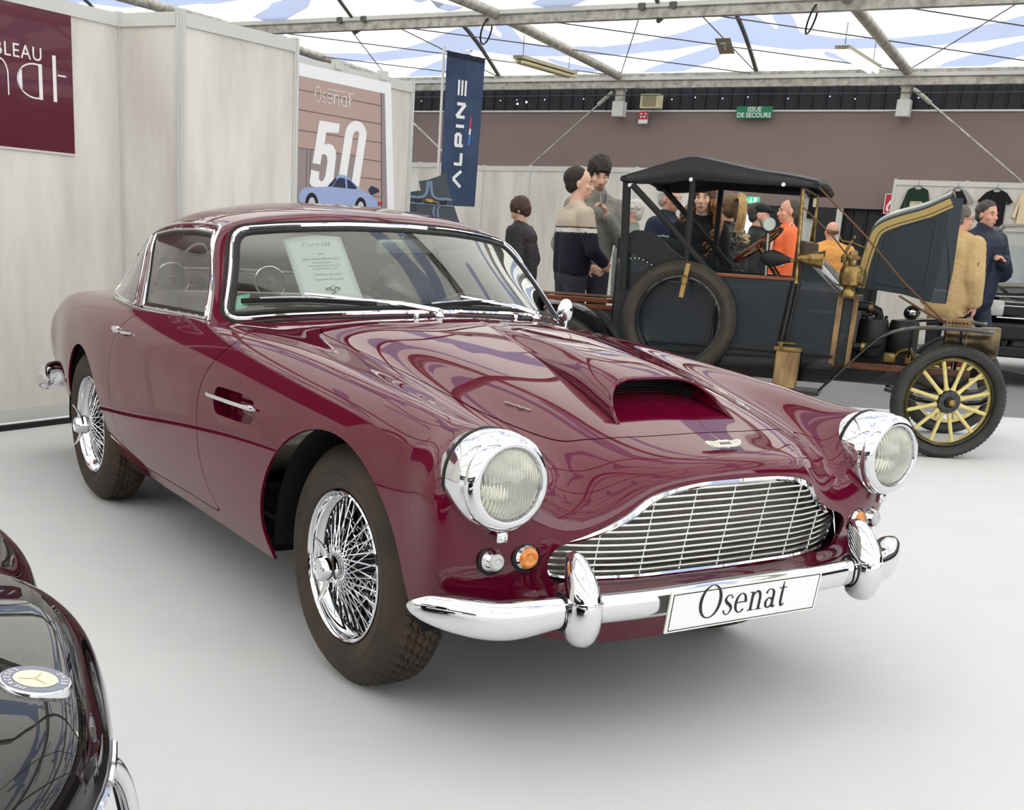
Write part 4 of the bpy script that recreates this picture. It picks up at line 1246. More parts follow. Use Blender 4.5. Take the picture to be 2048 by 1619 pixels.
# number plate with the auction name
pl = MB(); pm = frame((.822, -.266, .336), (0, 1, 0), (.10, 0, 1)); pl.X = pm
pl.box(0, .532, 0, .108, -.003, .003, b=.002)
plate = pl.build('number_plate', mat('plate_cream', (236, 234, 226), .35), fbo, smooth=False)
q = MB(); q.X = pm
for x0, x1, y0, y1 in ((.008, .524, .1005, .1030), (.008, .524, .0055, .0080), (.008, .0105, .0055, .103), (.5215, .524, .0055, .103)): q.box(x0, x1, y0, y1, .0032, .0038)
q.build('plate_border', m_black, plate, smooth=False)
q = MB(); q.X = pm; q.box(.0105, .5215, .008, .1005, .0030, .0034); q.build('plate_field', m_white, plate, smooth=False)
def serif_word(word, M, h, m, parent, name='lettering', th=.0006):
    """roman serif lettering from thick and thin strokes; h = x height"""
    b = MB(); b.X = M; x = 0.0
    T, t = .165 * h, .055 * h
    def poly(pts): b.prism([(p[0], p[1]) for p in pts], (0, 0, th), o=(0, 0, 0), u=(1, 0, 0), v=(0, 1, 0))
    def ring(cx, cy, rx, ry, wx, wy, a0=0, a1=2 * PI, n=40):
        for k in range(n):
            a, c = a0 + (a1 - a0) * k / n, a0 + (a1 - a0) * (k + 1) / n
            poly([(cx + rx * cos(a), cy + ry * sin(a)), (cx + rx * cos(c), cy + ry * sin(c)), (cx + (rx - wx) * cos(c), cy + (ry - wy) * sin(c)), (cx + (rx - wx) * cos(a), cy + (ry - wy) * sin(a))])
    def stem(cx, y0, y1, w=T): poly([(cx - w / 2, y0), (cx + w / 2, y0), (cx + w / 2, y1), (cx - w / 2, y1)])
    def foot(cx, y, w=.42 * h): poly([(cx - w / 2, y), (cx + w / 2, y), (cx + w / 2, y + t * .8), (cx - w / 2, y + t * .8)])
    def curve(pts, ws):
        P = catmull(pts, 6); Wd = np.interp(np.linspace(0, 1, len(P)), np.linspace(0, 1, len(ws)), ws)
        L, R = [], []
        for i, p in enumerate(P):
            d = np.array(P[min(i + 1, len(P) - 1)]) - np.array(P[max(i - 1, 0)]); d = d / np.linalg.norm(d); nn = np.array([-d[1], d[0]])
            L.append(p + nn * Wd[i] / 2); R.append(p - nn * Wd[i] / 2)
        for i in range(len(P) - 1): poly([L[i], L[i + 1], R[i + 1], R[i]])
    for ch in word:
        if ch == 'O':
            w = 1.42 * h; ring(x + w / 2, .80 * h, w / 2, .84 * h, T * 1.15, t); x += w + .16 * h
        elif ch == 's':
            w = .62 * h; curve([(x + .54 * h, .80 * h), (x + .44 * h, .95 * h), (x + .24 * h, .97 * h), (x + .10 * h, .80 * h), (x + .20 * h, .62 * h), (x + .42 * h, .46 * h), (x + .54 * h, .27 * h), (x + .42 * h, .04 * h), (x + .20 * h, .02 * h), (x + .05 * h, .24 * h)], [t * 1.6, t, t, T * .8, T, T, T * .8, t, t, t * 1.6]); x += w + .10 * h
        elif ch == 'e':
            w = .80 * h; ring(x + w / 2, .49 * h, w / 2, .51 * h, T, t, 0.02, 2 * PI - .75); poly([(x + .12 * h, .50 * h), (x + w - .03 * h, .50 * h), (x + w - .03 * h, .50 * h + t), (x + .12 * h, .50 * h + t)]); x += w + .13 * h
        elif ch == 'n':
            stem(x + .20 * h, 0, .96 * h); foot(x + .20 * h, 0); foot(x + .12 * h, .93 * h, .24 * h)
            curve([(x + .26 * h, .78 * h), (x + .42 * h, .95 * h), (x + .58 * h, .93 * h), (x + .70 * h, .74 * h), (x + .72 * h, .4 * h), (x + .72 * h, 0)], [t, t * 1.6, T * .8, T, T, T]); foot(x + .72 * h, 0); x += 1.04 * h
        elif ch == 'a':
            ring(x + .34 * h, .27 * h, .30 * h, .28 * h, T, t * 1.2, .5, 2 * PI - .45, 30)
            curve([(x + .08 * h, .78 * h), (x + .18 * h, .94 * h), (x + .40 * h, .96 * h), (x + .56 * h, .80 * h), (x + .58 * h, .5 * h), (x + .58 * h, .16 * h), (x + .68 * h, .03 * h), (x + .80 * h, .10 * h)], [T, t, t, T, T, T, T * .7, t * .6]); x += .90 * h
        elif ch == 't':
            curve([(x + .26 * h, 1.28 * h), (x + .25 * h, .9 * h), (x + .25 * h, .25 * h), (x + .34 * h, .03 * h), (x + .54 * h, .12 * h)], [t * .5, T * .9, T, T * .8, t * .6]); poly([(x, .93 * h), (x + .5 * h, .93 * h), (x + .5 * h, .93 * h + t), (x, .93 * h + t)]); x += .6 * h
    return b.build(name, m, parent, smooth=False), x
M2 = pm @ Matrix.Translation((.098, .0275, .0036))
serif_word('Osenat', M2, .054, mat('black_ink', (18, 18, 18), .4), plate)

# ---------------------------------------------------------------- small exterior trim
b = MB()   # wing badge on the nose
bm_ = frame((.690, 0, .768), (0, 1, 0), (-.9, 0, .42))
b.X = bm_
wing = [(-.062, .010), (-.055, .016), (-.03, .012), (-.012, .016), (0, .014), (.012, .016), (.03, .012), (.055, .016), (.062, .010), (.050, -.006), (.030, -.012), (.010, -.012), (0, -.016), (-.010, -.012), (-.030, -.012), (-.050, -.006)]
b.prism(wing, (0, 0, .004)); b.X = bm_; bd = MB(); bd.X = bm_ @ Matrix.Translation((0, 0, 0))
bd.prism([(p[0], p[1]) for p in wing], (0, 0, .004), u=(1, 0, 0), v=(0, 1, 0))
badge = bd.build('wing_badge', mat('ivory_enamel', (232, 226, 205), .3, coat=.5), car, smooth=False)
q = MB(); q.X = bm_; q.box(-.018, .018, -.004, .005, .004, .0055)
for k in range(-5, 6):
    if abs(k) > 1: q.box(k * .0095 - .0005, k * .0095 + .0005, -.006, .012, .004, .0048)
q.build('badge_engraving', mat('grey_engraving', (120, 118, 112), .4, metal=.6), badge, smooth=False)
for sg, yy in ((-1, .394), (1, .394)):   # script badges on the bonnet
    p = Vector((.319, sg * yy, topz(.319, sg * yy) + .003)); p2 = Vector((.42, sg * (yy - .035), topz(.42, sg * (yy - .035)) + .003))
    ux = (p2 - p).normalized() if sg < 0 else -(p2 - p).normalized()
    yv = Vector((-ux.y, ux.x, 0))
    st = p - ux * .045 if sg < 0 else p2 - ux * .01
    textmesh('script_badge', 'Superleggera', .017, m_chrome, frame(st + Vector((0, 0, .002)), ux, yv), bonnet, extrude=.0012, shear=.35, sx=1.0)
# door handle
for sg, dr_ in ((-1, door_r), (1, door_l)):
    pts = []
    base = drape([(-1.875, .822), (-1.80, .823), (-1.72, .824), (-1.62, .826)], 'y', sg, .0, tree)
    b = MB(); b.tube([p + Vector((0, sg * o_, 0)) for p, o_ in zip(base, (.004, .020, .022, .004))], [.013, .010, .009, .005], 8)
    b.tube([base[0] + Vector((-.01, 0, 0)), base[0] + Vector((.05, sg * .006, 0))], [.012, .014], 8)
    b.build('door_handle', m_chrome, dr_)
# thin chrome strip on wing crest (fender crease highlight stays paint) ; wipers
m_wip = m_chrome
def wsurf(y, z):
    h = gt.ray_cast(Vector((1.5, y, z)), Vector((-1, 0, 0))); return (h[0], h[1] if h[1].x > 0 else -h[1])
for y0, z0, y1, z1, bl in ((-.10, .985, -.47, 1.015, .30), (.34, .978, .02, 1.025, .30)):
    p, n = wsurf(y0, z0 + .012); q_, n2 = wsurf(y1, z1)
    p = Vector((p.x + .05, p.y, p.z - .012)); 
    b = MB(); b.lathe([(.016, -.02), (.016, .004), (.010, .010), (.008, .024), (.0001, .026)], 14, p, (.3, 0, 1))
    e = q_ + n2 * .028; mid = p.lerp(e, .55) + Vector((0, 0, .012))
    b.tube([p + Vector((0, 0, .018)), p.lerp(mid, .5) + Vector((0, 0, .014)), mid, e], [.009, .008, .005, .004], 8, up=(1, 0, .3), sx=.6, sy=1.0)
    wo = b.build('wiper_arm', m_wip, car)
    # blade follows the glass
    bp2 = []
    for k in range(9):
        f = k / 8; yy = y1 + (.19 if True else 0) - .36 * f; zz = z1 - .017 + .010 * sin(PI * f) + .028 * (f - .5) * -.5
        s_, n_ = wsurf(yy, zz); bp2.append(s_ + n_ * .010)
    b = MB(); b.tube(bp2, .0065, 6, up=(1, 0, 0), sx=.5, sy=1.5); b.build('wiper_blade', m_blackr, wo)
    b = MB(); b.tube([x + Vector((.012, 0, .008)) for x in bp2[1:-1]], .003, 6); b.build('blade_holder', m_wip, wo)
    for dy in (.09,):
        b = MB(); pp = Vector((p.x + .004, p.y - dy, p.z + .002)); b.lathe([(.009, -.01), (.009, .006), (.006, .010), (.0001, .011)], 10, pp, (.2, 0, 1)); b.build('washer_jet', m_chrome, car)
# wing mirror on the far door/wing
b = MB(); c = Vector((-.86, .735, 1.0))
b.ell((-.955, .725, .985), .026, .034, .046); b.lathe([(.036, -.002), (.040, -.012), (.030, -.024)], 20, (-.965, .725, .985), (-1, 0, 0))
b.tube([(-.94, .715, .905), (-.945, .725, .95)], .008, 8)
b.build('wing_mirror', m_chrome, car)
# ================================================================ VINTAGE CAR
VT = Matrix.Translation((-1.999, 4.764, 0)) @ Matrix.Rotation(math.radians(36), 4, 'Z')
m_vdark = mat('blue_black_coachwork', (0.020, 0.030, 0.036), rough=.3, coat=1.0, lin=True)
m_vblack = mat('gloss_black_enamel', (8, 8, 9), rough=.3, coat=.8)
m_leath = mat('black_leathercloth', (26, 27, 28), rough=.55, bump=(60, .25, .004))
m_brass = mat('aged_brass', (0.36, 0.24, 0.09), rough=.35, metal=.9, lin=True, noise=(25, .7, (70, 55, 38)))
m_copper = mat('copper_trim', (150, 92, 70), rough=.35, metal=.5)
m_wood = mat('varnished_wood', (120, 62, 30), rough=.35, coat=.5, noise=(14, .9, (70, 32, 16), (.2, 3, 3)))
m_ivory = mat('cream_spokes', (228, 210, 140), rough=.4, noise=(20, .5, (200, 180, 110)))
m_tan = mat('tan_leather', (168, 135, 78), rough=.6)
m_oldwood = mat('weathered_wood', (160, 128, 88), rough=.7, noise=(18, .9, (95, 70, 45), (1, 1, .25)))
m_gold = mat('gold_stripe', (176, 150, 92), rough=.4, metal=.3)
m_tyre2 = mat('smooth_tyre', (46, 45, 44), rough=.7, noise=(9, .7, (62, 60, 58)))
vc = thing('vintage_car', 'blue black vintage open car with raised bonnet, leather roof and cream spoked wheels', 'car', (-1.999, 4.764, 0), math.radians(36))
def vwheel(spare=False):
    b = MB(); R_ = .37
    b.lathe([(.296, .02), (.300, -.005), (.315, -.022), (.340, -.028), (.356, -.018), (.366, .0), (.370, .018), (.372, .035), (.370, .052), (.366, .07), (.356, .088), (.335, .096), (.305, .085), (.296, .05)], 96)
    for k in range(80):
        a = 2 * PI * k / 80; d = Vector((cos(a), 0, sin(a)))
        b.tube([d * .3655 + Vector((0, -.004, 0)), d * .373 + Vector((0, .018, 0))], .004, 4)
    o = b.build('wheel', m_tyre2)
    q = MB(); q.lathe([(.298, .012), (.298, .058), (.287, .06), (.284, .01), (.290, .004)], 96); q.build('steel_band', m_vblack, o)
    q = MB(); q.lathe([(.289, .008), (.289, .06), (.268, .058), (.264, .035), (.268, .012)], 96); q.build('felloe', m_ivory, o)
    q = MB()
    for k in range(12):
        a = 2 * PI * (k + .5) / 12; d = Vector((cos(a), 0, sin(a))); y = Vector((0, .034, 0))
        q.tube([d * .070 + y, d * .10 + y, d * .14 + y, d * .2 + y, d * .272 + y], [.022, .014, .0125, .013, .013], 10, sx=1, sy=1.1)
    q.build('spokes', m_ivory, o)
    q = MB(); q.lathe([(.0001, .0), (.070, .002), (.076, .010), (.078, .02), (.078, .06), (.0001, .062)], 40)
    for k in range(8):
        a = 2 * PI * k / 8; q.lathe([(.0001, -.006), (.006, -.005), (.007, .004)], 8, (cos(a) * .058, 0, sin(a) * .058), (0, 1, 0))
    q.lathe([(.036, .0), (.034, -.02), (.030, -.024)], 24)
    q.build('hub_plate', m_vblack, o)
    q = MB(); q.lathe([(.0001, -.058), (.012, -.058), (.016, -.054), (.024, -.05), (.027, -.03), (.030, -.022), (.030, 0)], 6); q.build('hub_cap', m_brass, o)
    return o
w0 = vwheel()
for i, (x, y, rz) in enumerate(((0, 0, .36), (0, 1.36, PI + .36), (-2.72, 0.0, 0))):
    o = w0 if i == 0 else dupt(w0)
    o.parent = vc; o.location = (x, y, .37); o.rotation_euler = (0, 0, rz)
def V_(name, mb, m, parent=None, **k): return mb.build(name, m, parent or vc, **k)
# chassis
b = MB()
for y in (.28, .86): b.box(-3.0, .10, y - .03, y + .03, .42, .52)
b.box(-2.9, -.8, .2, .95, .40, .44); b.box(-.04, .04, .05, 1.3, .34, .40)
for y in (.28, 1.02): b.tube([(-.42, y, .40), (-.2, y, .345), (0, y, .33), (.2, y, .36), (.30, y, .44)], .022, 8)
V_('chassis', b, m_vblack, smooth=False)
b = MB(); b.box(-.80, .10, .17, .25, .52, .565, b=.006); b.box(-.80, .10, 1.05, 1.11, .52, .565, b=.006); V_('wooden_frame_rail', b, m_wood, smooth=False)
# body tub
sideprof = [(-2.34, .53), (-2.34, 1.30), (-2.26, 1.335), (-2.14, 1.32), (-2.02, 1.26), (-1.90, 1.18), (-1.78, 1.13), (-1.66, 1.105), (-1.10, 1.088), (-1.07, 1.10), (-1.075, 1.19), (-1.03, 1.205), (-.94, 1.13), (-.86, 1.06), (-.785, .99), (-.775, .53)]
prof_side = [tuple(p) for p in roundpoly(sideprof, .02, 3)]
for y0, y1, nm in ((.12, .15, 'near_side_panel'), (1.10, 1.13, 'far_side_panel')):
    b = MB(); b.prism(prof_side, (0, y1 - y0, 0), o=(0, y0, 0)); o = V_(nm, b, m_vdark, smooth=False)
b = MB(); b.box(-2.34, -.80, .14, 1.11, .50, .56); b.box(-2.36, -2.32, .14, 1.11, .53, 1.30); b.box(-2.30, -1.75, .16, 1.09, .56, .86, b=.03); V_('tub_floor', b, m_vblack, smooth=False)
b = MB()   # cowl between scuttle and bonnet, rounded across
P = []
for x, z in ((-1.075, 1.195), (-1.03, 1.205), (-.94, 1.13), (-.86, 1.06), (-.785, .99)):
    P.append([(x, .13 + .5 - .5 * cos(a), z + .075 * sin(a)) for a in np.linspace(0, PI, 15)])
b.grid(P); V_('scuttle', b, m_vdark)
b = MB(); b.box(-.80, -.775, .13, 1.12, .53, 1.0); V_('firewall', b, m_vblack, smooth=False)
b = MB(); b.box(-1.67, -1.09, .105, .155, 1.075, 1.10, b=.006); V_('door_rail', b, m_copper, smooth=False)
b = MB(); b.box(-1.66, -1.09, .10, .11, .56, 1.07)
V_('door', b, m_vdark, smooth=False)
b = MB()
for x0, x1, z0, z1 in ((-1.105, -1.15, 1.07, .58),):
    b.tube([(x0, .095, z0), (x1, .095, z1)], .014, 6, sy=.5); 
    b.tube([(x0 + .035, .095, z0), (x1 + .035, .095, z1)], .010, 6, sy=.5)
    for f in np.linspace(.05, .95, 5): b.lathe([(.0001, -.012), (.006, -.010), (.007, .0)], 8, Vector((x0, .088, z0)).lerp(Vector((x1, .088, z1)), f) + Vector((.017, 0, 0)), (0, 1, 0))
V_('door_pillar_strip', b, m_vblack)
b = MB(); b.box(-2.32, -.78, .095, .12, .585, .60); b.box(-2.32, -.78, .09, .13, .525, .545); V_('lower_moulding', b, m_vblack, smooth=False)
# rear leather bolster (tall seat side)
b = MB()
pp_ = [(-2.31, 1.16), (-2.30, 1.30), (-2.24, 1.36), (-2.14, 1.355), (-2.04, 1.31), (-1.95, 1.23), (-1.84, 1.165), (-1.72, 1.135), (-1.66, 1.105), (-1.75, 1.10), (-1.88, 1.10), (-2.05, 1.13), (-2.18, 1.18), (-2.26, 1.20)]
b.prism([tuple(p) for p in roundpoly(pp_, .03, 3)], (0, .07, 0), o=(0, .085, 0)); o = V_('seat_bolster', b, m_leath)
b = MB()
for k, p in enumerate(catmull([(-2.30, 1.15), (-2.18, 1.165), (-2.05, 1.115), (-1.88, 1.085), (-1.70, 1.088)], 4)): b.lathe([(.0001, -.006), (.005, -.004), (.006, 0)], 6, (p[0], .084, p[1]), (0, 1, 0))
b.build('upholstery_studs', m_chromed, o)['kind'] = 'stuff'
b = MB(); b.X = Matrix.Translation((-2.26, .62, 1.02)) @ Matrix.Rotation(-.15, 4, 'Y'); b.box(-.05, .08, -.46, .46, -.2, .30, b=.05); V_('seat_back', b, m_leath)
# flat bed at the back
b = MB()
for z0, z1, y in ((.835, .868, .18), (.79, .82, .16), (.855, .868, .62), (.855, .868, .80)): b.box(-3.15, -2.36, y, y + .05, z0, z1, b=.004)
for x in (-3.1, -2.75, -2.40): b.box(x, x + .04, .18, .85, .84, .858)
V_('bed_rails', b, m_wood, smooth=False)
b = MB(); b.box(-3.15, -2.36, .18, .88, .52, .79); V_('rear_box', b, m_vdark, smooth=False)
# rear mudguard
for y in (-.02,):
    b = MB(); P = []
    for a in np.linspace(-.25, PI * .95, 28):
        c = Vector((-2.72 + cos(a) * .47, 0, .40 + sin(a) * .43)); n = Vector((cos(a), 0, sin(a)))
        P.append([c + Vector((0, y + d, 0)) + n * h for d, h in ((0, -.015), (.02, 0), (.11, .012), (.20, 0), (.22, -.015))])
    b.grid(P); V_('rear_mudguard', b, m_vblack)
# spare tyre on the side with strap
b = MB(); c = Vector((-1.85, .035, .765))
b.lathe([(.300, .03), (.298, -.01), (.315, -.040), (.345, -.055), (.375, -.045), (.398, -.015), (.405, .02), (.398, .055), (.375, .08), (.345, .085), (.315, .07)] + [(.300, .03)], 96, c)
for k in range(90):
    a = 2 * PI * k / 90; d = Vector((cos(a), 0, sin(a))); b.tube([c + d * .385 + Vector((0, -.036, 0)), c + d * .402 + Vector((0, -.006, 0))], .0045, 4)
sp = V_('spare_tyre', b, mat('old_spare_tyre', (52, 47, 41), .75, noise=(8, .8, (70, 62, 52))))
b = MB(); b.lathe([(.304, -.02), (.290, -.024), (.288, .05), (.304, .05)], 96, c); b.build('rim_band', m_vblack, sp)
b = MB(); b.X = Matrix.Translation((-1.81, -.018, 1.12)) @ Matrix.Rotation(.12, 4, 'Y')
b.box(-.016, .016, -.012, -.004, -.20, .03, b=.003); b.box(-.016, .016, -.006, .08, .025, .032)
o = b.build('leather_strap', m_tan, sp, smooth=False)
q = MB(); q.X = b.X.copy(); q.tube([(.022 * cos(a), -.016, -.08 + .028 * sin(a)) for a in np.linspace(0, 2 * PI, 17)[:-1]], .004, 6, closed=True); q.build('buckle', m_brass, o)
b = MB()
b.tube([(-1.62, .10, .55), (-1.60, .06, .62), (-1.60, .05, .95), (-1.62, .09, 1.05)], .010, 8); V_('spare_bracket', b, m_vblack)
# roof
b = MB(); P = []
top = catmull([(-2.36, 1.715), (-2.20, 1.765), (-1.99, 1.83), (-1.86, 1.855), (-1.70, 1.83), (-1.45, 1.785), (-1.2, 1.755), (-1.03, 1.725)], 5)
low = catmull([(-2.34, 1.690), (-2.2, 1.672), (-2.0, 1.685), (-1.86, 1.705), (-1.7, 1.70), (-1.45, 1.692), (-1.2, 1.688), (-1.02, 1.685)], 5)
for t_, l_ in zip(top, low):
    ring = [(l_[0], .02, l_[1]), (t_[0], .035, (t_[1] + l_[1]) / 2), (t_[0], .06, t_[1] - .012)]
    ring += [(t_[0], .06 + 1.13 * k / 8, t_[1] + .035 * sin(PI * k / 8)) for k in range(9)]
    ring += [(t_[0], 1.215, (t_[1] + l_[1]) / 2), (l_[0], 1.23, l_[1])]
    P.append(ring)
b.grid(P); ro = V_('folding_roof', b, m_leath); md = ro.modifiers.new('thickness', 'SOLIDIFY'); md.thickness = .02; md.offset = -1
b = MB(); b.tube([(-1.03, .02 + 1.2 * k / 8, 1.700 + .03 * sin(PI * k / 8)) for k in range(9)], .022, 8); b.tube([(-2.33, .03 + 1.2 * k / 8, 1.70 + .03 * sin(PI * k / 8)) for k in range(9)], .02, 8)
b.build('roof_edge_roll', m_leath, ro)
for nm, pts, r in (('roof_post', [(-2.315, .06, 1.70), (-2.30, .07, 1.40), (-2.275, .08, .95)], .030), ('roof_post', [(-2.27, .04, 1.66), (-2.0, .05, 1.42), (-1.69, .07, 1.12)], .022), ('roof_post', [(-1.85, .05, 1.70), (-1.845, .06, 1.40), (-1.84, .07, 1.14)], .022),
                   ('roof_post', [(-1.85, 1.19, 1.70), (-1.84, 1.17, 1.14)], .022), ('roof_post', [(-2.30, 1.19, 1.70), (-2.0, 1.18, 1.42), (-1.69, 1.16, 1.12)], .022)):
    b = MB(); b.tube(pts, r, 8, sy=.7); V_(nm, b, m_leath)
b = MB()
for p in ((-2.285, .03, 1.655), (-1.86, .022, 1.705), (-1.24, .015, 1.692)): b.lathe([(.0001, -.014), (.011, -.012), (.014, 0)], 12, p, (0, 1, 0))
V_('roof_fastener', b, m_white)['kind'] = 'stuff'
# windscreen
b = MB()
for y in (.10, 1.10): b.tube([(-1.085, y, 1.06), (-1.10, y, 1.30), (-1.12, y, 1.69)], .014, 8)
b.tube([(-1.12, .10, 1.68), (-1.12, 1.10, 1.68)], .010, 6)
b.tube([(-1.10, .10, 1.34), (-1.10, 1.10, 1.34)], .008, 6)
wsv = V_('windscreen_frame', b, m_brass)
b = MB(); b.box(-1.117, -1.111, .12, 1.08, 1.34, 1.665); b.build('windscreen_glass', glassmat('old_glass', (.93, .95, .95)), wsv, smooth=False)
b = MB(); b.box(-1.12, -1.06, .11, 1.11, 1.10, 1.34, b=.01); V_('wooden_dashboard', b, mat('dark_wood', (64, 40, 28), .5, noise=(12, .8, (36, 22, 15))), smooth=False)
# steering
b = MB(); c = Vector((-1.41, .42, 1.30)); ax = Vector((-.62, 0, .78)).normalized(); u_ = Vector((0, 1, 0)); w_ = ax.cross(u_)
b.tube([c + (u_ * cos(a) + w_ * sin(a)) * .185 for a in np.linspace(0, 2 * PI, 49)[:-1]], .016, 8, closed=True)
sw2 = V_('steering_wheel', b, m_wood)
b = MB()
for k in range(4): a = PI / 2 * k + .4; b.tube([c - ax * .02, c + (u_ * cos(a) + w_ * sin(a)) * .18], .009, 6)
b.tube([c, c - ax * .42], .020, 10); b.build('steering_column', m_brass, sw2)
b = MB(); b.lathe([(.0001, .0), (.040, .0), (.045, .006), (.040, .012), (.0001, .012)], 32, (-1.32, .16, 1.44), (.45, -.9, 0)); b.tube([(-1.32, .17, 1.38), (-1.30, .16, 1.10)], .006, 6)
V_('round_mirror', b, mat('mirror_reflection_tone', (190, 198, 188), .4))  # matte pale green painted in place of the mirror's reflection
# horn
b = MB(); b.lathe([(.0001, -.135), (.028, -.125), (.05, -.09), (.056, -.05), (.045, -.005), (.022, .045), (.014, .07), (.0001, .07)], 24, (-1.20, .02, 1.215), (1, 0, -.05)); hb = V_('horn_bulb', b, m_blackr)
b = MB(); b.tube([(-1.135, .02, 1.21), (-1.10, .02, 1.21), (-1.08, -.01, 1.225), (-1.06, .02, 1.24), (-1.03, .02, 1.25)], .012, 8)
b.lathe([(.016, -.12), (.030, -.08), (.046, -.04), (.050, .0), (.053, .03), (.066, .052), (.060, .052), (.045, .02), (.0001, 0)], 28, (-.97, .02, 1.225), (1, 0, -.04)); b.build('horn_bell', m_brass, hb)
# radiator behind the engine
b = MB(); b.box(-.775, -.69, .14, 1.10, .55, .99); rd = V_('radiator', b, mat('radiator_dark', (28, 34, 38), .5, noise=(40, .8, (50, 58, 60))), smooth=False)
b = MB(); b.box(-.80, -.765, .11, .15, .53, 1.01); b.box(-.695, -.665, .11, .15, .53, 1.01); b.box(-.80, -.665, .11, .15, .985, 1.015); b.build('radiator_frame', m_oldwood, rd, smooth=False)
# brass side lamp
b = MB(); c = Vector((-.735, .07, 1.0))
b.lathe([(.0001, 0), (.045, 0), (.048, .03), (.035, .05), (.040, .06), (.068, .075), (.074, .12), (.072, .17), (.058, .195), (.030, .205), (.030, .235), (.046, .24), (.050, .255), (.034, .265), (.030, .285), (.016, .295), (.0001, .30)], 28, c, (0, 0, 1))
b.lathe([(.05, .0), (.052, .07), (.060, .085), (.055, .09), (.0001, .088)], 24, c + Vector((0, 0, .125)), (1, -.15, 0)); b.tube([c + Vector((-.05, 0, .20)), c + Vector((-.055, 0, .30)), c + Vector((-.03, 0, .33))], .006, 6)
b.lathe([(.02, 0), (.026, .03), (.014, .05)], 14, c + Vector((-.055, 0, .22)), (0, 0, 1))
V_('side_lamp', b, m_brass)
# mascot
b = MB(); c = Vector((-.80, .30, 1.235))
b.tube([c, c + Vector((0, 0, .05)), c + Vector((.01, 0, .09)), c + Vector((.03, 0, .13))], [.010, .008, .010, .007], 8); b.ell(c + Vector((.038, 0, .145)), .012, .010, .014)
b.tube([c + Vector((.02, 0, .115)), c + Vector((-.04, 0, .12)), c + Vector((-.06, 0, .15))], .005, 6); b.tube([c + Vector((.02, 0, .115)), c + Vector((.10, 0, .09)), c + Vector((.13, 0, .07))], .005, 6)
b.lathe([(.03, -.02), (.03, 0), (.0001, .005)], 14, c, (0, 0, 1)); b.tube([c, c - Vector((0, 0, .22))], .012, 8)
V_('figurine_mascot', b, m_brass)
# raised bonnet : coal scuttle shape opened upwards
def hoodring(s):
    pass
ptsL = [(-.72, 1.05), (-.70, 1.25), (-.665, 1.44), (-.60, 1.50), (-.50, 1.545), (-.38, 1.585), (-.28, 1.63), (-.215, 1.665)]
ptsR = [(-.20, .985), (-.195, 1.15), (-.19, 1.30), (-.188, 1.42), (-.188, 1.50), (-.188, 1.56), (-.188, 1.61), (-.188, 1.66)]
b = MB()
poly = [(-.72, 1.06), (-.705, 1.22), (-.675, 1.38), (-.645, 1.455), (-.58, 1.505), (-.48, 1.545), (-.36, 1.585), (-.27, 1.63), (-.205, 1.665), (-.195, 1.45), (-.20, 1.2), (-.215, .985), (-.40, 1.03)]
sidep = [tuple(p) for p in roundpoly(poly, .02, 3)]
b.prism(sidep, (0, .015, 0), o=(0, .30, 0)); hd = V_('raised_bonnet', b, m_vdark, smooth=False)
b = MB(); P = []
edge = poly[:9]
for x, z in catmull(edge, 4): P.append([(x + .02 * (1 - cos(a)), .30 + .36 - .36 * cos(a), z + .10 * sin(a) * .6) for a in np.linspace(0, PI, 13)])
b.grid(P); o = b.build('bonnet_top', m_vdark, hd); o.modifiers.new('t', 'SOLIDIFY').thickness = .012
b = MB(); b.grid([[(-.205, y, 1.665) for y in (.30, 1.02)], [(-.193, y, 1.45) for y in (.30, 1.02)], [(-.13, y, 1.2) for y in (.30, 1.02)], [(-.12, y, .99) for y in (.30, 1.02)]])
b.grid([[(-.205, .302, 1.665), (-.12, .315, 1.66)], [(-.20, .302, 1.2), (-.11, .315, 1.2)], [(-.215, .302, .985), (-.12, .315, .985)]])
b.build('bonnet_nose', m_vdark, hd)
b = MB(); P = []
for (x, z), w in zip(catmull(edge, 4), [.05] * 40):
    P.append((x, z))
for off, wd in ((.028, .020), (.062, .008)):
    g_ = grow(P, 0); L_ = []
    for i in range(len(P)):
        a = np.array(P[max(i - 1, 0)]); c_ = np.array(P[min(i + 1, len(P) - 1)]); t = (c_ - a) / np.linalg.norm(c_ - a); n = np.array([t[1], -t[0]])
        L_.append((np.array(P[i]) + n * (off - wd), np.array(P[i]) + n * (off + wd)))
    b.grid([[(p[0], .297, p[1]) for p in (u1, u2)] for u1, u2 in L_])
b.build('gold_coachline', m_gold, hd, smooth=False)
b = MB(); iw = [tuple(p) for p in roundpoly([(-.60, 1.10), (-.56, 1.40), (-.50, 1.46), (-.30, 1.53), (-.26, 1.50), (-.27, 1.06), (-.42, 1.075)], .03, 4)]
b.tube([(p[0], .297, p[1]) for p in iw], .006, 6, closed=True); b.build('bonnet_moulding', m_vdark, hd)
# cords
b = MB(); b.tube([(-1.02, .05, 1.69), (-.70, .10, 1.41), (-.40, .17, 1.11), (-.10, .25, .86)], .006, 6); V_('rope', b, mat('brown_rope', (110, 78, 58), .9))
b = MB(); b.tube([(-1.10, .08, 1.555), (-.90, .15, 1.39), (-.77, .30, 1.24)], .005, 6); V_('rope', b, MATS['brown_rope'])
b = MB(); b.tube([(-.42, .25, 1.02), (-.25, .25, .93), (-.10, .25, .86), (-.06, .22, .84)], .007, 6); b.tube([(-.1, .25, .87), (-.08, .24, .80)], .012, 6); V_('rope', b, MATS['brown_rope'])
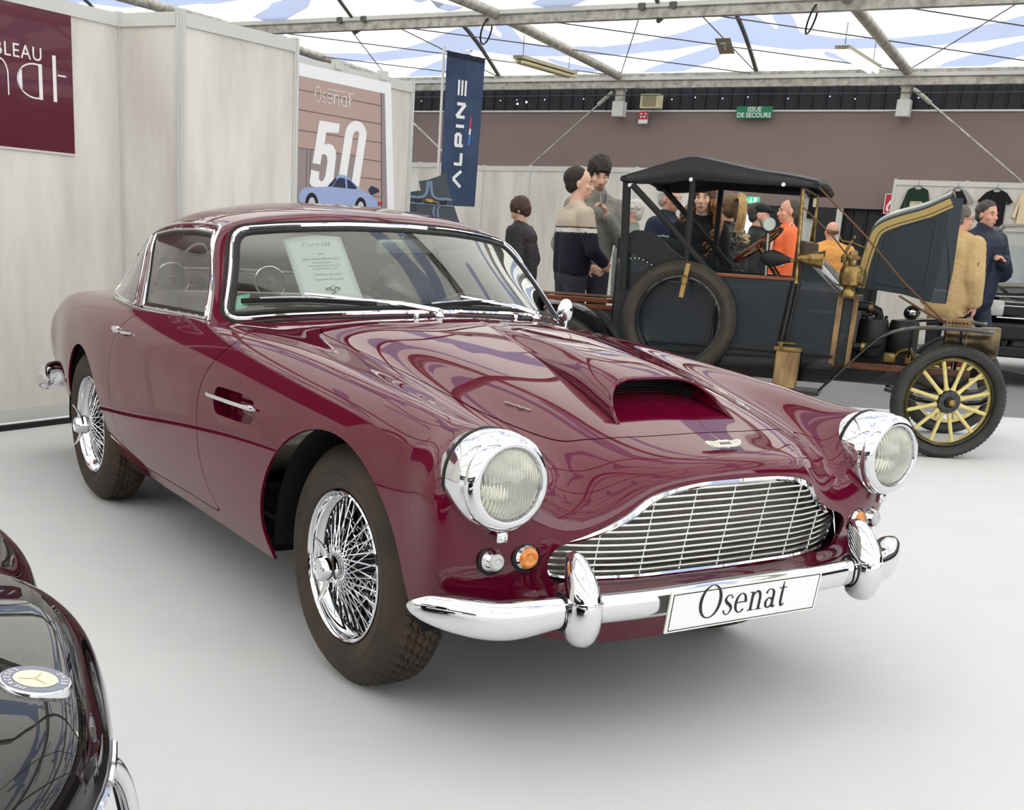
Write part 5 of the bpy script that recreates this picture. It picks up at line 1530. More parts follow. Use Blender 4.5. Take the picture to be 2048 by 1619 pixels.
# front mudguards
for y in (.0, 1.20):
    b = MB(); P = []
    for x, z in catmull([(-.86, .34), (-.72, .50), (-.58, .665), (-.48, .765), (-.34, .82), (-.18, .842), (.02, .846), (.19, .838)], 5):
        P.append([(x, y + d, z + h) for d, h in ((-.03, -.014), (-.02, 0), (.06, .008), (.15, 0), (.16, -.014))])
    b.grid(P); o = V_('front_mudguard', b, m_vblack); o.modifiers.new('t', 'SOLIDIFY').thickness = .004
    b = MB()
    for x, z in ((-.30, .82), (.0, .84)): b.tube([(x, y + .06, z), (x, .28 if y < 1 else 1.02, .50)], .008, 6)
    b.build('mudguard_stay', m_vblack, o)
# engine
b = MB(); b.lathe([(.0001, 0), (.10, 0), (.105, .04), (.10, .22), (.09, .25), (.06, .262), (.0001, .265)], 24, (-.56, .42, .60), (0, 0, 1)); b.lathe([(.0001, 0), (.10, 0), (.105, .04), (.10, .22), (.09, .25), (.0001, .26)], 24, (-.36, .50, .60), (0, 0, 1))
b.box(-.68, -.22, .36, .66, .46, .62, b=.02)
for k in range(6): b.lathe([(.012, 0), (.012, .02), (.0001, .024)], 6, (-.56 + .075 * cos(k), .42 + .075 * sin(k), .855), (0, 0, 1))
en_ = V_('engine', b, mat('engine_iron', (20, 20, 21), .5, noise=(20, .6, (45, 42, 38))))
b = MB(); b.tube([(-.72, .36, .93), (-.62, .36, .935), (-.54, .38, .90), (-.53, .40, .86)], .032, 12); b.build('coolant_hose', m_blackr, en_); b = MB(); b.tube([(-.68, .20, .66), (-.60, .22, .665), (-.50, .30, .70)], .030, 12); b.build('coolant_hose', m_blackr, en_)
b = MB()
for c_, r_, l_ in (((-.59, .36, .925), .036, .014), ((-.60, .22, .665), .034, .012)): b.lathe([(r_, -l_), (r_, l_)], 18, c_, (1, 0, 0))
b.tube([(-.40, .24, .60), (-.36, .22, .66), (-.30, .20, .68), (-.26, .20, .62), (-.27, .22, .56)], .014, 8); b.build('intake_pipe', m_brass, en_); b = MB(); b.lathe([(.0001, 0), (.03, 0), (.03, .06), (.018, .07), (.018, .10), (.0001, .10)], 14, (-.30, .22, .58), (0, 0, 1)); b.build('oiler', m_brass, en_); b = MB(); b.box(-.46, -.38, .22, .30, .57, .64, b=.01)
b.build('carburettor', m_brass, en_)
# brass generator drum in front
b = MB(); b.lathe([(.0001, -.17), (.08, -.17), (.09, -.16), (.092, -.06), (.096, -.05), (.092, -.04), (.095, .05), (.10, .06), (.104, .15), (.098, .17), (.080, .175), (.0001, .165)], 36, (.07, .26, .755), (1, 0, 0))
b.lathe([(.094, 0), (.098, .006), (.094, .012)], 36, (.03, .26, .755), (1, 0, 0))
o = V_('brass_drum', b, mat('bronze_patina', (0.20, 0.15, 0.09), rough=.35, metal=.85, lin=True, noise=(16, .8, (60, 48, 36))))
b = MB(); b.box(-.10, .06, .20, .28, .84, .90, b=.01); b.build('drum_bracket', m_oldwood, o)
b = MB()
for k in range(6): b.lathe([(.0001, -.003), (.007, -.002), (.007, .001)], 8, (-.08 + k * .022, .199, .87), (0, 1, 0))
b.build('vent_hole', m_black, o)['kind'] = 'stuff'
b = MB(); b.lathe([(.0001, -.02), (.045, -.018), (.052, -.01), (.055, .02), (.03, .05), (.0001, .06)], 24, (-.33, .62, .90), (.2, 1, 0)); o = V_('small_headlamp', b, m_vblack)
b = MB(); b.lathe([(.0001, -.028), (.020, -.027), (.034, -.022), (.036, -.016)], 24, (-.33, .62, .90), (.2, 1, 0)); b.build('lamp_lens', m_chrome, o)
# fuel box on the running board
b = MB(); b.box(-1.135, -.985, -.10, .03, .37, .62, b=.008); o = V_('battery_box', b, m_oldwood, smooth=False)
b = MB(); b.box(-1.15, -.97, -.11, .04, .62, .645, b=.004); b.tube([(-1.14, -.03, .665), (-1.02, -.03, .668)], .010, 6); b.lathe([(.018, 0), (.018, .03), (.0001, .034)], 12, (-1.12, -.03, .64), (0, 0, 1)); b.build('box_lid', m_brass, o)
b = MB(); b.box(-2.3, -.82, -.12, .16, .34, .365); V_('running_board', b, m_vblack, smooth=False)
# ================================================================ PEOPLE
m_skin = mat('skin', (228, 182, 158), rough=.55, noise=(14, .4, (214, 160, 136)))
m_skin2 = mat('skin_ruddy', (222, 168, 144), rough=.55, noise=(14, .5, (206, 144, 120)))
m_eye = mat('eye_white', (205, 198, 190), .3); m_pupil = mat('pupil', (30, 22, 18), .2)
m_lip = mat('lips', (168, 98, 88), .5)
def cap(b, a, c, ra, rb, n=10):
    a, c = Vector(a), Vector(c); d = c - a
    pts = [a - d.normalized() * ra * .7, a - d.normalized() * ra * .35, a, a.lerp(c, .5), c, c + d.normalized() * rb * .35, c + d.normalized() * rb * .7]
    b.tube(pts, [ra * .6, ra * .92, ra, (ra + rb) / 2, rb, rb * .92, rb * .6], n)
def blob(prims, voxel, name, m, parent, mats=None, bands=None, smooth=6, disp=0, seed=1):
    me = bpy.data.meshes.new(name)
    b = MB()
    for p in prims:
        if p[0] == 'c': cap(b, *p[1:])
        elif p[0] == 'e': b.ell(p[1], *p[2], n=16, m=10, M=(p[3] if len(p) > 3 else None))
        elif p[0] == 't': b.tube(*p[1:])
    me.from_pydata(b.v, [], b.f); me.update()
    bmx = bmesh.new(); bmx.from_mesh(me); bmesh.ops.recalc_face_normals(bmx, faces=bmx.faces); bmx.to_mesh(me); bmx.free()
    ob = bpy.data.objects.new('t', me); COL.objects.link(ob)
    r = ob.modifiers.new('r', 'REMESH'); r.mode = 'VOXEL'; r.voxel_size = voxel
    if smooth:
        s = ob.modifiers.new('s', 'SMOOTH'); s.iterations = smooth; s.factor = .5
    dg = bpy.context.evaluated_depsgraph_get(); dg.update()
    m2 = bpy.data.meshes.new_from_object(ob.evaluated_get(dg)); bpy.data.objects.remove(ob); bpy.data.meshes.remove(me)
    m2.name = name
    if disp:
        rr = random.Random(seed); ph = [rr.random() * 6 for _ in range(6)]
        co = np.empty(len(m2.vertices) * 3); m2.vertices.foreach_get('co', co); co = co.reshape(-1, 3)
        no = np.empty(len(m2.vertices) * 3); m2.vertices.foreach_get('normal', no); no = no.reshape(-1, 3)
        f = np.sin(co[:, 0] * 90 + ph[0] + 2 * np.sin(co[:, 2] * 40)) * np.sin(co[:, 2] * 70 + ph[1]) + .6 * np.sin(co[:, 1] * 130 + co[:, 2] * 60 + ph[2])
        co += no * (f * disp)[:, None]; m2.vertices.foreach_set('co', co.ravel())
    for mm in (mats or [m]): m2.materials.append(mm)
    m2.polygons.foreach_set('use_smooth', [True] * len(m2.polygons))
    if bands:
        z = np.array([p.center.z for p in m2.polygons]); idx = np.zeros(len(z), int)
        for zz, k in bands: idx[z > zz] = k
        m2.polygons.foreach_set('material_index', idx.tolist())
    o = bpy.data.objects.new(name, m2); COL.objects.link(o)
    if parent is not None: o.parent = parent
    return o
def hand_prims(w, d, palmn, curl, side, s=1.0):
    """w wrist, d direction of the fingers, palmn normal of palm; curl 0..1"""
    w, d, pn = Vector(w), Vector(d).normalized(), Vector(palmn); pn = (pn - d * pn.dot(d)).normalized(); q = d.cross(pn) * side
    P = [('e', w + d * .045 * s, (.042 * s, .038 * s, .015 * s), Matrix((d, q, pn)).transposed())]
    for k, L in enumerate((.070, .078, .074, .058)):
        base = w + d * .080 * s + q * (.027 - .018 * k) * s
        a = curl * .9; p1 = base + (d * cos(a) + pn * sin(a)) * L * .5 * s; a2 = a + curl * 1.3
        p2 = p1 + (d * cos(a2) + pn * sin(a2)) * L * .5 * s
        P += [('c', base - d * .02 * s, p1, .0095 * s, .0088 * s, 8), ('c', p1, p2, .0088 * s, .0076 * s, 8)]
    b0 = w + d * .025 * s + q * .03 * s; b1 = b0 + (d * .6 + q * .7 + pn * .3).normalized() * .040 * s; b2 = b1 + (d * .9 + q * .2 + pn * .4 * (1 + curl)).normalized() * .032 * s
    P += [('c', b0, b1, .012 * s, .010 * s, 8), ('c', b1, b2, .010 * s, .008 * s, 8)]
    return P
def person(label, loc, h, yaw, top, trousers=(40, 42, 50), shoes=(40, 36, 32), head_yaw=0, head_pitch=0, arms=None, hair=None, haircol=(45, 34, 28), build=1.0, skin=None, bands=None, topmats=None, jacket=0.0, voxel=.011, lean=0.0, legs=None, collar=None, short=None, female=False, disp=0.0):
    s = h / 1.75
    root = thing('person', label, 'person', loc, yaw); root.scale = (s, s, s)
    sk = skin or m_skin
    S = {'p': Vector((0, 0, .95)), 'c': Vector((lean * .5, 0, 1.28)), 'n': Vector((lean, 0, 1.45))}
    arms = arms or {}
    A = {}
    for sd, sg in (('l', 1), ('r', -1)):
        sh = Vector((lean * .8, sg * .175 * build, 1.405)); el = Vector(arms.get(sd + 'e', (-.03, sg * .255 * build, 1.12))); wr = Vector(arms.get(sd + 'w', (.06, sg * .25 * build, .88)))
        A[sd] = (sh, el, wr)
    HC = S['n'] + Vector((.02, 0, .185)); R_ = Matrix.Rotation(head_yaw, 3, 'Z') @ Matrix.Rotation(head_pitch, 3, 'Y')
    def H(x, y, z): return HC + R_ @ Vector((x, y, z))
    # body
    B = [('e', H(-.012, 0, .030), (.093, .074, .088), R_), ('e', H(.018, 0, -.035), (.070, .060, .080), R_), ('c', H(.035, 0, -.085), H(.058, 0, -.092), .030, .022),
         ('e', H(.080, 0, .018), (.010, .045, .012), R_), ('c', H(.082, 0, .005), H(.100, 0, -.032), .0095, .0135), ('e', H(.094, .0, -.036), (.012, .019, .010), R_),
         ('e', H(.082, 0, -.062), (.010, .026, .007), R_), ('e', H(.081, 0, -.073), (.010, .022, .006), R_),
         ('e', H(.055, .040, -.025), (.026, .022, .024), R_), ('e', H(.055, -.040, -.025), (.026, .022, .024), R_),
         ('e', H(-.010, .078, -.010), (.018, .008, .030), R_), ('e', H(-.010, -.078, -.010), (.018, .008, .030), R_),
         ('c', S['n'] + Vector((-.005, 0, -.03)), H(-.012, 0, -.05), .060, .055),
         ('c', (0, 0, 1.0), (lean * .5, 0, 1.25), .10, .11), ('c', (lean * .5, .08, 1.33), (lean * .5, -.08, 1.33), .085, .085), ('c', (0, .06, .93), (0, -.06, .93), .09, .09)]
    LG = legs or {}
    for sd, sg in (('l', 1), ('r', -1)):
        sh, el, wr = A[sd]
        B += [('c', sh, el, .038, .030), ('c', el, wr, .030, .025)]
        hd_ = Vector(arms.get(sd + 'h', (wr - el)[:])); B += hand_prims(wr, hd_, arms.get(sd + 'n', (0, -sg, 0)), arms.get(sd + 'c', .45), sg * (1 if True else -1))
        hp = Vector((0, sg * .09, .90)); kn = Vector(LG.get(sd + 'k', (.02, sg * .10, .50))); an = Vector(LG.get(sd + 'a', (-.02, sg * .105, .09)))
        B += [('c', hp, kn, .062, .042), ('c', kn, an, .042, .032), ('c', an + Vector((0, 0, -.035)), an + Vector((.13, sg * .01, -.055)), .036, .030)]
    body = blob(B, voxel * .72, 'body', sk, root, smooth=4)
    # eyes, brows, mouth
    for sg in (1, -1):
        b = MB(); b.ell(H(.0745, sg * .029, .004), .009, .0105, .0046, n=10, m=6, M=R_); b.build('eye', m_eye, body)
    for sg in (1, -1):
        b = MB(); b.ell(H(.0822, sg * .029, .004), .003, .0052, .0044, n=8, m=5, M=R_); b.build('pupil', m_pupil, body)
    m_h = mat('hair_%d_%d_%d' % haircol, haircol, rough=.6, bump=(160, .8, .004), noise=(40, .7, tuple(int(c * (.6 if haircol[0] < 150 else .86)) for c in haircol)))
    for sg in (1, -1):
        b = MB(); b.tube([H(.084, sg * .015, .024), H(.087, sg * .030, .028), H(.078, sg * .046, .022)], .0042, 6); b.build('eyebrow', m_h, body)
    b = MB(); b.tube([H(.088, -.022, -.066), H(.0955, 0, -.065), H(.088, .022, -.066)], .0035, 6); b.build('lips', m_lip, body)
    # clothes
    j = .016 + jacket; bw_ = build
    T = [('c', (lean * .5, .085 * bw_, 1.335), (lean * .5, -.085 * bw_, 1.335), .108 + j, .108 + j, 14), ('c', (0, .055 * bw_, 1.0 if not jacket > .02 else .93), (lean * .4, .06 * bw_, 1.24), .112 + j, .118 + j, 14), ('c', (0, -.055 * bw_, 1.0 if not jacket > .02 else .93), (lean * .4, -.06 * bw_, 1.24), .112 + j, .118 + j, 14),
         ('c', (lean * .8, .13 * bw_, 1.41), (lean, 0, 1.47), .055 + j * .6, .058 + j * .5), ('c', (lean * .8, -.13 * bw_, 1.41), (lean, 0, 1.47), .055 + j * .6, .058 + j * .5)]
    if collar: T += [('c', S['n'] + Vector((-.01, 0, 0)), S['n'] + Vector((.0, 0, collar)), .072, .078, 14)]
    for sd in 'lr':
        sh, el, wr = A[sd]
        T += [('c', sh, el, .062 + j * .8, .048 + j * .8), ('c', el, el.lerp(wr, .93), .048 + j * .8, .036 + j * .6)]
    if jacket > .02: T += [('c', (0, .06, .86), (0, -.06, .86), .13 + j * .6, .13 + j * .6, 14)]
    topo = blob(T, voxel, 'jacket' if jacket > .02 else 'sweater', None, root, mats=topmats or [top], bands=bands, smooth=5, disp=disp, seed=int(loc[0] * 10))
    m_t = mat('cloth_%d_%d_%d' % trousers, trousers, rough=.85, bump=(30, .5, .01))
    T = [('c', (0, .07, .94), (0, -.07, .94), .115, .115, 14)]
    for sd, sg in (('l', 1), ('r', -1)):
        hp = Vector((0, sg * .09, .90)); kn = Vector(LG.get(sd + 'k', (.02, sg * .10, .50))); an = Vector(LG.get(sd + 'a', (-.02, sg * .105, .09)))
        T += [('c', hp, kn, .096, .070), ('c', kn, an + Vector((0, 0, .01)), .068, .056)]
    blob(T, voxel * 1.2, 'trousers', m_t, root, smooth=5)
    for sd, sg in (('l', 1), ('r', -1)):
        an = Vector(LG.get(sd + 'a', (-.02, sg * .105, .09)))
        blob([('c', an + Vector((-.02, 0, -.02)), an + Vector((.14, sg * .012, -.052)), .050, .042), ('c', an + Vector((-.03, 0, -.058)), an + Vector((.15, sg * .012, -.060)), .032, .034)], .010, 'shoe', mat('shoe_%d_%d_%d' % shoes, shoes, .6), root, smooth=4)
    # hair
    if hair:
        K = []
        if hair in ('short', 'messy', 'curly', 'long', 'pony', 'grey', 'cropped'):
            th = {'short': .010, 'messy': .022, 'curly': .030, 'long': .022, 'pony': .012, 'grey': .012, 'cropped': .004}[hair]
            K += [('e', H(-.030 - (.012 if hair in ('short', 'cropped') else 0), 0, .047), (.088 + th, .076 + th * .8, .080 + th), R_), ('e', H(-.055, 0, .0), (.058 + th, .070 + th * .8, .070 + th * .5), R_)]
            if hair in ('messy', 'curly', 'grey'):
                rr = random.Random(int(h * 1000))
                for k in range(46 if hair == 'curly' else 34):
                    a = rr.random() * 2 * PI; e_ = rr.random() * 1.5 - (.45 if hair == 'curly' else .1)
                    d = Vector((cos(a) * cos(e_), sin(a) * cos(e_), sin(e_)))
                    if d.x > .55 and d.z < .55: continue
                    K.append(('e', H(*(Vector((-.025, 0, .035)) + Vector((d.x * .095, d.y * .082, d.z * .088)))), (.026 if hair == 'curly' else .0165,) * 3))
            if hair == 'messy': K += [('c', H(.05, .03, .088), H(.085, .035, .055), .018, .012), ('c', H(.055, 0, .09), H(.09, 0, .058), .018, .012), ('c', H(.05, -.03, .088), H(.085, -.035, .055), .018, .012)]
            if hair == 'curly': K += [('e', H(-.07, 0, -.05), (.05, .07, .05), R_)]
        if hair == 'long':
            K += [('c', H(-.03, 0, .09), H(.05, .0, .085), .03, .022), ('c', H(.0, .065, .05), H(.02, .078, -.05), .028, .022), ('c', H(.0, -.065, .05), H(.02, -.078, -.05), .028, .022), ('c', H(-.05, .0, .0), H(-.07, 0, -.25), .075, .06)]
        if hair == 'fringe': K += []
        if hair == 'ring':
            K += [('e', H(-.055, 0, .0), (.052, .074, .036), R_)]
        if hair == 'pony': K += [('c', H(-.10, 0, .085), H(-.14, 0, .10), .028, .03)]
        ho = blob(K, .008, 'hair', m_h, body, smooth=2, disp=.0025 if hair in ('curly', 'messy', 'grey', 'long') else .0008, seed=3)
        if hair == 'long':
            rr = random.Random(5); b = MB()
            for k in range(46):
                sg = 1 if k % 2 else -1; x0 = -.06 + .10 * rr.random(); y0 = sg * (.055 + .035 * rr.random()); L = .42 + .12 * rr.random(); ph = rr.random() * 6
                if k % 5 == 0: x0, y0 = -.09, (rr.random() - .5) * .12
                pts = []
                for q in range(22):
                    f = q / 21; out_ = .075 * sin(PI * min(1, f * 1.2)) * sg
                    pts.append(H(x0 + .05 * f + .014 * sin(ph + f * 26), y0 + out_ + .014 * cos(ph + f * 26), -.01 - L * f))
                b.tube(pts, [.013] * 16 + [.012, .011, .009, .007, .005, .003], 5)
            m_c = mat('curl_hair', (110, 70, 42), .5, noise=(6, .9, (168, 118, 70)), bump=(120, .6, .004))
            b.build('curls', m_c, ho)
        if hair == 'pony':
            b = MB()
            for k in range(26):
                rr = random.Random(k); a = rr.random() * 6.28; r0 = .022 * rr.random()
                pts = [H(-.13 + .01 * cos(a), r0 * cos(a), .10 + r0 * sin(a)), H(-.19, r0 * 1.6 * cos(a), .11 + r0 * sin(a)), H(-.225, r0 * 2 * cos(a), .04 + .4 * r0 * sin(a)), H(-.22 + .02 * sin(a), r0 * 2.2 * cos(a), -.07), H(-.20 + .02 * cos(a), r0 * 1.8 * cos(a), -.19)]
                b.tube([Vector(p) for p in catmull(pts, 4)], .009, 5)
            b.build('ponytail', mat('blonde_hair', (205, 172, 118), .5, noise=(20, .8, (160, 122, 78))), ho)
    return root, body, topo, H, A, S
m_navy = mat('navy_knit', (26, 28, 44), .9, bump=(90, .4, .004)); m_beige = mat('beige_knit', (196, 180, 162), .9, bump=(90, .4, .004)); m_wst = mat('white_knit', (225, 220, 212), .9); m_gst = mat('dark_stripe', (62, 58, 56), .9)
yawL = lambda d: math.radians(d)
# man in striped sweater
person('man seen from behind in a beige and navy sweater with a white chest stripe', (-5.23, 4.05, 0), 1.833, yawL(75), None, trousers=(52, 54, 66), head_yaw=-.45, arms=dict(le=(.04, .27, 1.14), lw=(.22, .16, 1.02), re=(.05, -.27, 1.14), rw=(.22, -.14, 1.05)), hair='short', haircol=(42, 34, 30), topmats=[m_navy, m_wst, m_gst, m_beige, ],
       bands=[(1.265, 2), (1.275, 1), (1.305, 2), (1.318, 3)], build=1.08)
m_cable = mat('grey_cable_knit', (150, 148, 142), .95, bump=(70, 1.0, .015), noise=(60, .6, (120, 118, 112)))
pC = person('dark-haired man in a grey cable knit sweater holding a small glass near his chin', (-5.66, 4.56, 0), 1.955, yawL(-18), m_cable, trousers=(58, 60, 72), head_yaw=-.1, head_pitch=.38, arms=dict(le=(.12, .24, 1.12), lw=(.24, .03, 1.34), lh=(-.05, -.45, .8), lc=.9, re=(-.06, -.24, 1.10), rw=(.16, -.22, .98), rh=(.8, .2, -.5)), hair='messy', haircol=(44, 32, 26), lean=.07, collar=.05, voxel=.010, disp=.0012)
q = MB(); c = Vector((.275, -.03, 1.425)); q.lathe([(.0001, 0), (.02, 0), (.026, .03), (.028, .07)], 16, c, (0.2, 0, 1))
gl = q.build('small_glass', glassmat('tumbler_glass', (.92, .95, .95)), None); gl.matrix_world = pC[0].matrix_basis.copy(); 
gl.matrix_world = Matrix.LocRotScale(Vector((-5.66, 4.56, 0)), Matrix.Rotation(yawL(-18), 3, 'Z').to_quaternion(), Vector((1.95 / 1.75,) * 3))
tag(gl, 'small clear glass held at the chin by the man in grey knit', 'glass')
H_ = pC[3]; q = MB(); q.ell(H_(.070, 0, -.095), .028, .034, .022); q.tube([H_(.095, -.018, -.050), H_(.1, 0, -.047), H_(.095, .018, -.050)], .004, 6); q.build('stubble', mat('dark_stubble', (120, 88, 74), .8), pC[1])
person('curly-haired person in a dark quilted jacket looking down by the pale panels', (-7.758, 5.343, 0), 1.657, yawL(212), mat('plum_black_jacket', (44, 38, 44), .7, bump=(25, .7, .02)), trousers=(190, 175, 160), head_pitch=.45, head_yaw=.2, hair='curly', haircol=(84, 60, 46), jacket=.03, lean=.06, disp=.003)
m_olive = mat('grey_green_jacket', (124, 130, 126), .8)
pD = person('white-haired man with glasses in a grey green jacket behind the leather seat', (-6.31, 5.58, 0), 1.665, yawL(236), m_olive, hair='grey', haircol=(205, 200, 192), jacket=.03, collar=.05, skin=m_skin2, head_yaw=.1)
pE = person('tall white-haired man in a navy and white jacket behind the car roof post', (-5.5, 5.29, 0), 1.787, yawL(20), None, topmats=[mat('pale_lilac_cloth', (196, 198, 210), .8), mat('navy_cloth', (32, 38, 62), .8)], bands=[(1.33, 1)], hair='grey', haircol=(208, 204, 196), jacket=.03, collar=.05, skin=m_skin2, head_yaw=-.25)
m_blk = mat('black_cloth', (15, 15, 18), .9)
pF = person('young woman with long curly brown hair in a black top beside the car', (-4.79, 5.03, 0), 1.775, yawL(-40), m_blk, hair='long', haircol=(92, 62, 42), build=.9, female=True, collar=.02, head_yaw=-.25)
b = MB(); b.tube([Vector((.055 + .03 * cos(a), .085 * sin(a), 1.43 - .05 * cos(a) * 1)) for a in np.linspace(-1.7, 1.7, 18)], .004, 6); b.build('necklace', m_chromed, pF[0])
pG = person('woman with a blonde ponytail and a fur-trimmed black puffer jacket, back turned', (-5.0, 5.55, 0), 1.71, yawL(200), mat('black_puffer', (22, 22, 27), .45, bump=(14, 1.0, .04)), hair='pony', haircol=(120, 92, 62), jacket=.045, build=.95, head_yaw=-.5, disp=.004)
b = MB(); rr = random.Random(2)
for k in range(520):
    a = rr.random() * 2 * PI; r0 = rr.random()
    c = Vector((-.02 + (.115 + .03 * cos(r0 * 6.28)) * cos(a), (.155 + .03 * cos(r0 * 6.28)) * sin(a), 1.425 + .035 * sin(r0 * 6.28) - .04 * cos(a) * -1)); d = Vector((cos(a) + rr.uniform(-.5, .5), sin(a) + rr.uniform(-.5, .5), rr.uniform(-.8, .6))).normalized()
    b.tube([c, c + d * .045], [.007, .001], 4)
b.build('fur_trim', mat('cream_fur', (222, 204, 166), .9, noise=(30, .6, (180, 155, 112))), pG[2])
pH = person('bearded man in a black cap and black jacket behind the steering wheel', (-5.75, 6.68, 0), 1.71, yawL(45), mat('black_jacket', (20, 20, 24), .7), hair='cropped', haircol=(70, 62, 58), jacket=.03, collar=.04, skin=m_skin2)
H_ = pH[3]; blob([('e', H_(-.01, 0, .062), (.100, .088, .060)), ('c', H_(.07, .03, .055), H_(.13, .02, .045), .03, .016), ('c', H_(.07, -.03, .055), H_(.13, -.02, .045), .03, .016)], .009, 'cap', mat('black_cap', (18, 18, 20), .8), pH[1])
blob([('e', H_(.045, 0, -.085), (.045, .058, .040)), ('c', H_(.0, .062, -.03), H_(.04, .05, -.08), .016, .02), ('c', H_(.0, -.062, -.03), H_(.04, -.05, -.08), .016, .02)], .009, 'beard', mat('grey_beard', (140, 130, 122), .9), pH[1])
m_hv = mat('orange_hi_vis', (250, 120, 70), .7); m_refl = mat('reflective_tape', (215, 215, 215), .35)
def hivis(label, loc, h, yaw, **k):
    p = person(label, loc, h, yaw, m_hv, jacket=.03, **k)
    b = MB()
    for z in (1.0, 1.13): b.tube([Vector((.185 * cos(a), .225 * sin(a), z)) for a in np.linspace(0, 2 * PI, 33)[:-1]], .024, 6, closed=True, up=(0, 0, 1), sx=1, sy=.12)
    for sg in (1, -1): b.tube([Vector((.178, sg * .09, 1.15)), Vector((.168, sg * .095, 1.36)), Vector((0, sg * .1, 1.52)), Vector((-.168, sg * .095, 1.36)), Vector((-.178, sg * .09, 1.15))], .026, 6, sx=.25)
    b.build('reflective_band', m_refl, p[2]); return p
hivis('person in an orange high visibility vest seen through the old windscreen', (-6.2, 7.60, 0), 1.80, yawL(240), hair='cropped', haircol=(90, 80, 74), skin=m_skin2)
hivis('dark-haired person in an orange vest standing left of the old windscreen', (-6.6, 7.05, 0), 1.74, yawL(20), hair='short', haircol=(40, 32, 28))
pJ = person('bald man seen from behind in a yellow orange padded vest and blue shirt', (-6.6, 8.75, 0), 1.63, yawL(148), mat('amber_vest', (226, 158, 82), .6, bump=(5, .8, .05)), hair='ring', haircol=(110, 92, 80), jacket=.045, skin=m_skin2, build=1.12)
for sg, sd in ((1, 'l'), (-1, 'r')):
    sh, el, wr = pJ[4][sd]; blob([('c', sh, el, .088, .072), ('c', el, el.lerp(wr, .9), .072, .058)], .012, 'shirt_sleeve', mat('blue_shirt', (62, 92, 140), .8), pJ[0])
pK = person('grey-haired man with glasses in a tan field jacket, back to the camera', (-4.49, 8.05, 0), 1.77, yawL(95), mat('tan_canvas', (198, 166, 118), .85, bump=(12, .6, .02)), trousers=(38, 36, 40), hair='grey', haircol=(112, 104, 98), jacket=.05, collar=.03, skin=m_skin2, head_yaw=-.55, build=.95, disp=.002)
b = MB(); sh, el, wr = pK[4]['r']; c = sh.lerp(el, .55); b.box(c.x - .07, c.x + .05, c.y - .088, c.y - .080, c.z - .05, c.z + .01); b.build('sleeve_patch', mat('brown_patch', (150, 112, 80), .8), pK[2], smooth=False)
def glasses(p, col=(30, 28, 28)):
    H_ = p[3]; b = MB()
    for sg in (1, -1):
        b.tube([H_(.094, sg * .031 + .022 * cos(a), .004 + .017 * sin(a)) for a in np.linspace(0, 2 * PI, 15)[:-1]], .0022, 5, closed=True)
        b.tube([H_(.09, sg * .053, .008), H_(.02, sg * .083, .006), H_(-.02, sg * .086, .0)], .0024, 5)
    b.build('glasses', mat('spectacle_frame', col, .4), p[1])
glasses(pK); glasses(pD)
pL = person('smiling man in a navy parka and dark jeans walking with a hand on his chest', (-4.78, 8.84, 0), 1.855, yawL(-8), mat('navy_parka', (24, 30, 54), .6, bump=(14, .7, .02)), trousers=(38, 46, 60), shoes=(72, 62, 52), hair='grey', haircol=(78, 74, 70), jacket=.045, collar=.07, skin=m_skin2, arms=dict(le=(.06, .27, 1.12), lw=(.22, .08, 1.22), lh=(0.1, -.5, .4), lc=.8, ), legs=dict(lk=(.16, .09, .52), la=(.22, .10, .12), rk=(-.08, -.09, .50), ra=(-.28, -.10, .14)), disp=.002)
b = MB(); H_ = pL[3]; b.tube([H_(.084, -.020, -.064), H_(.0885, -.010, -.069), H_(.0885, .010, -.069), H_(.084, .020, -.064)], .0042, 6); b.build('teeth', m_white, pL[1])
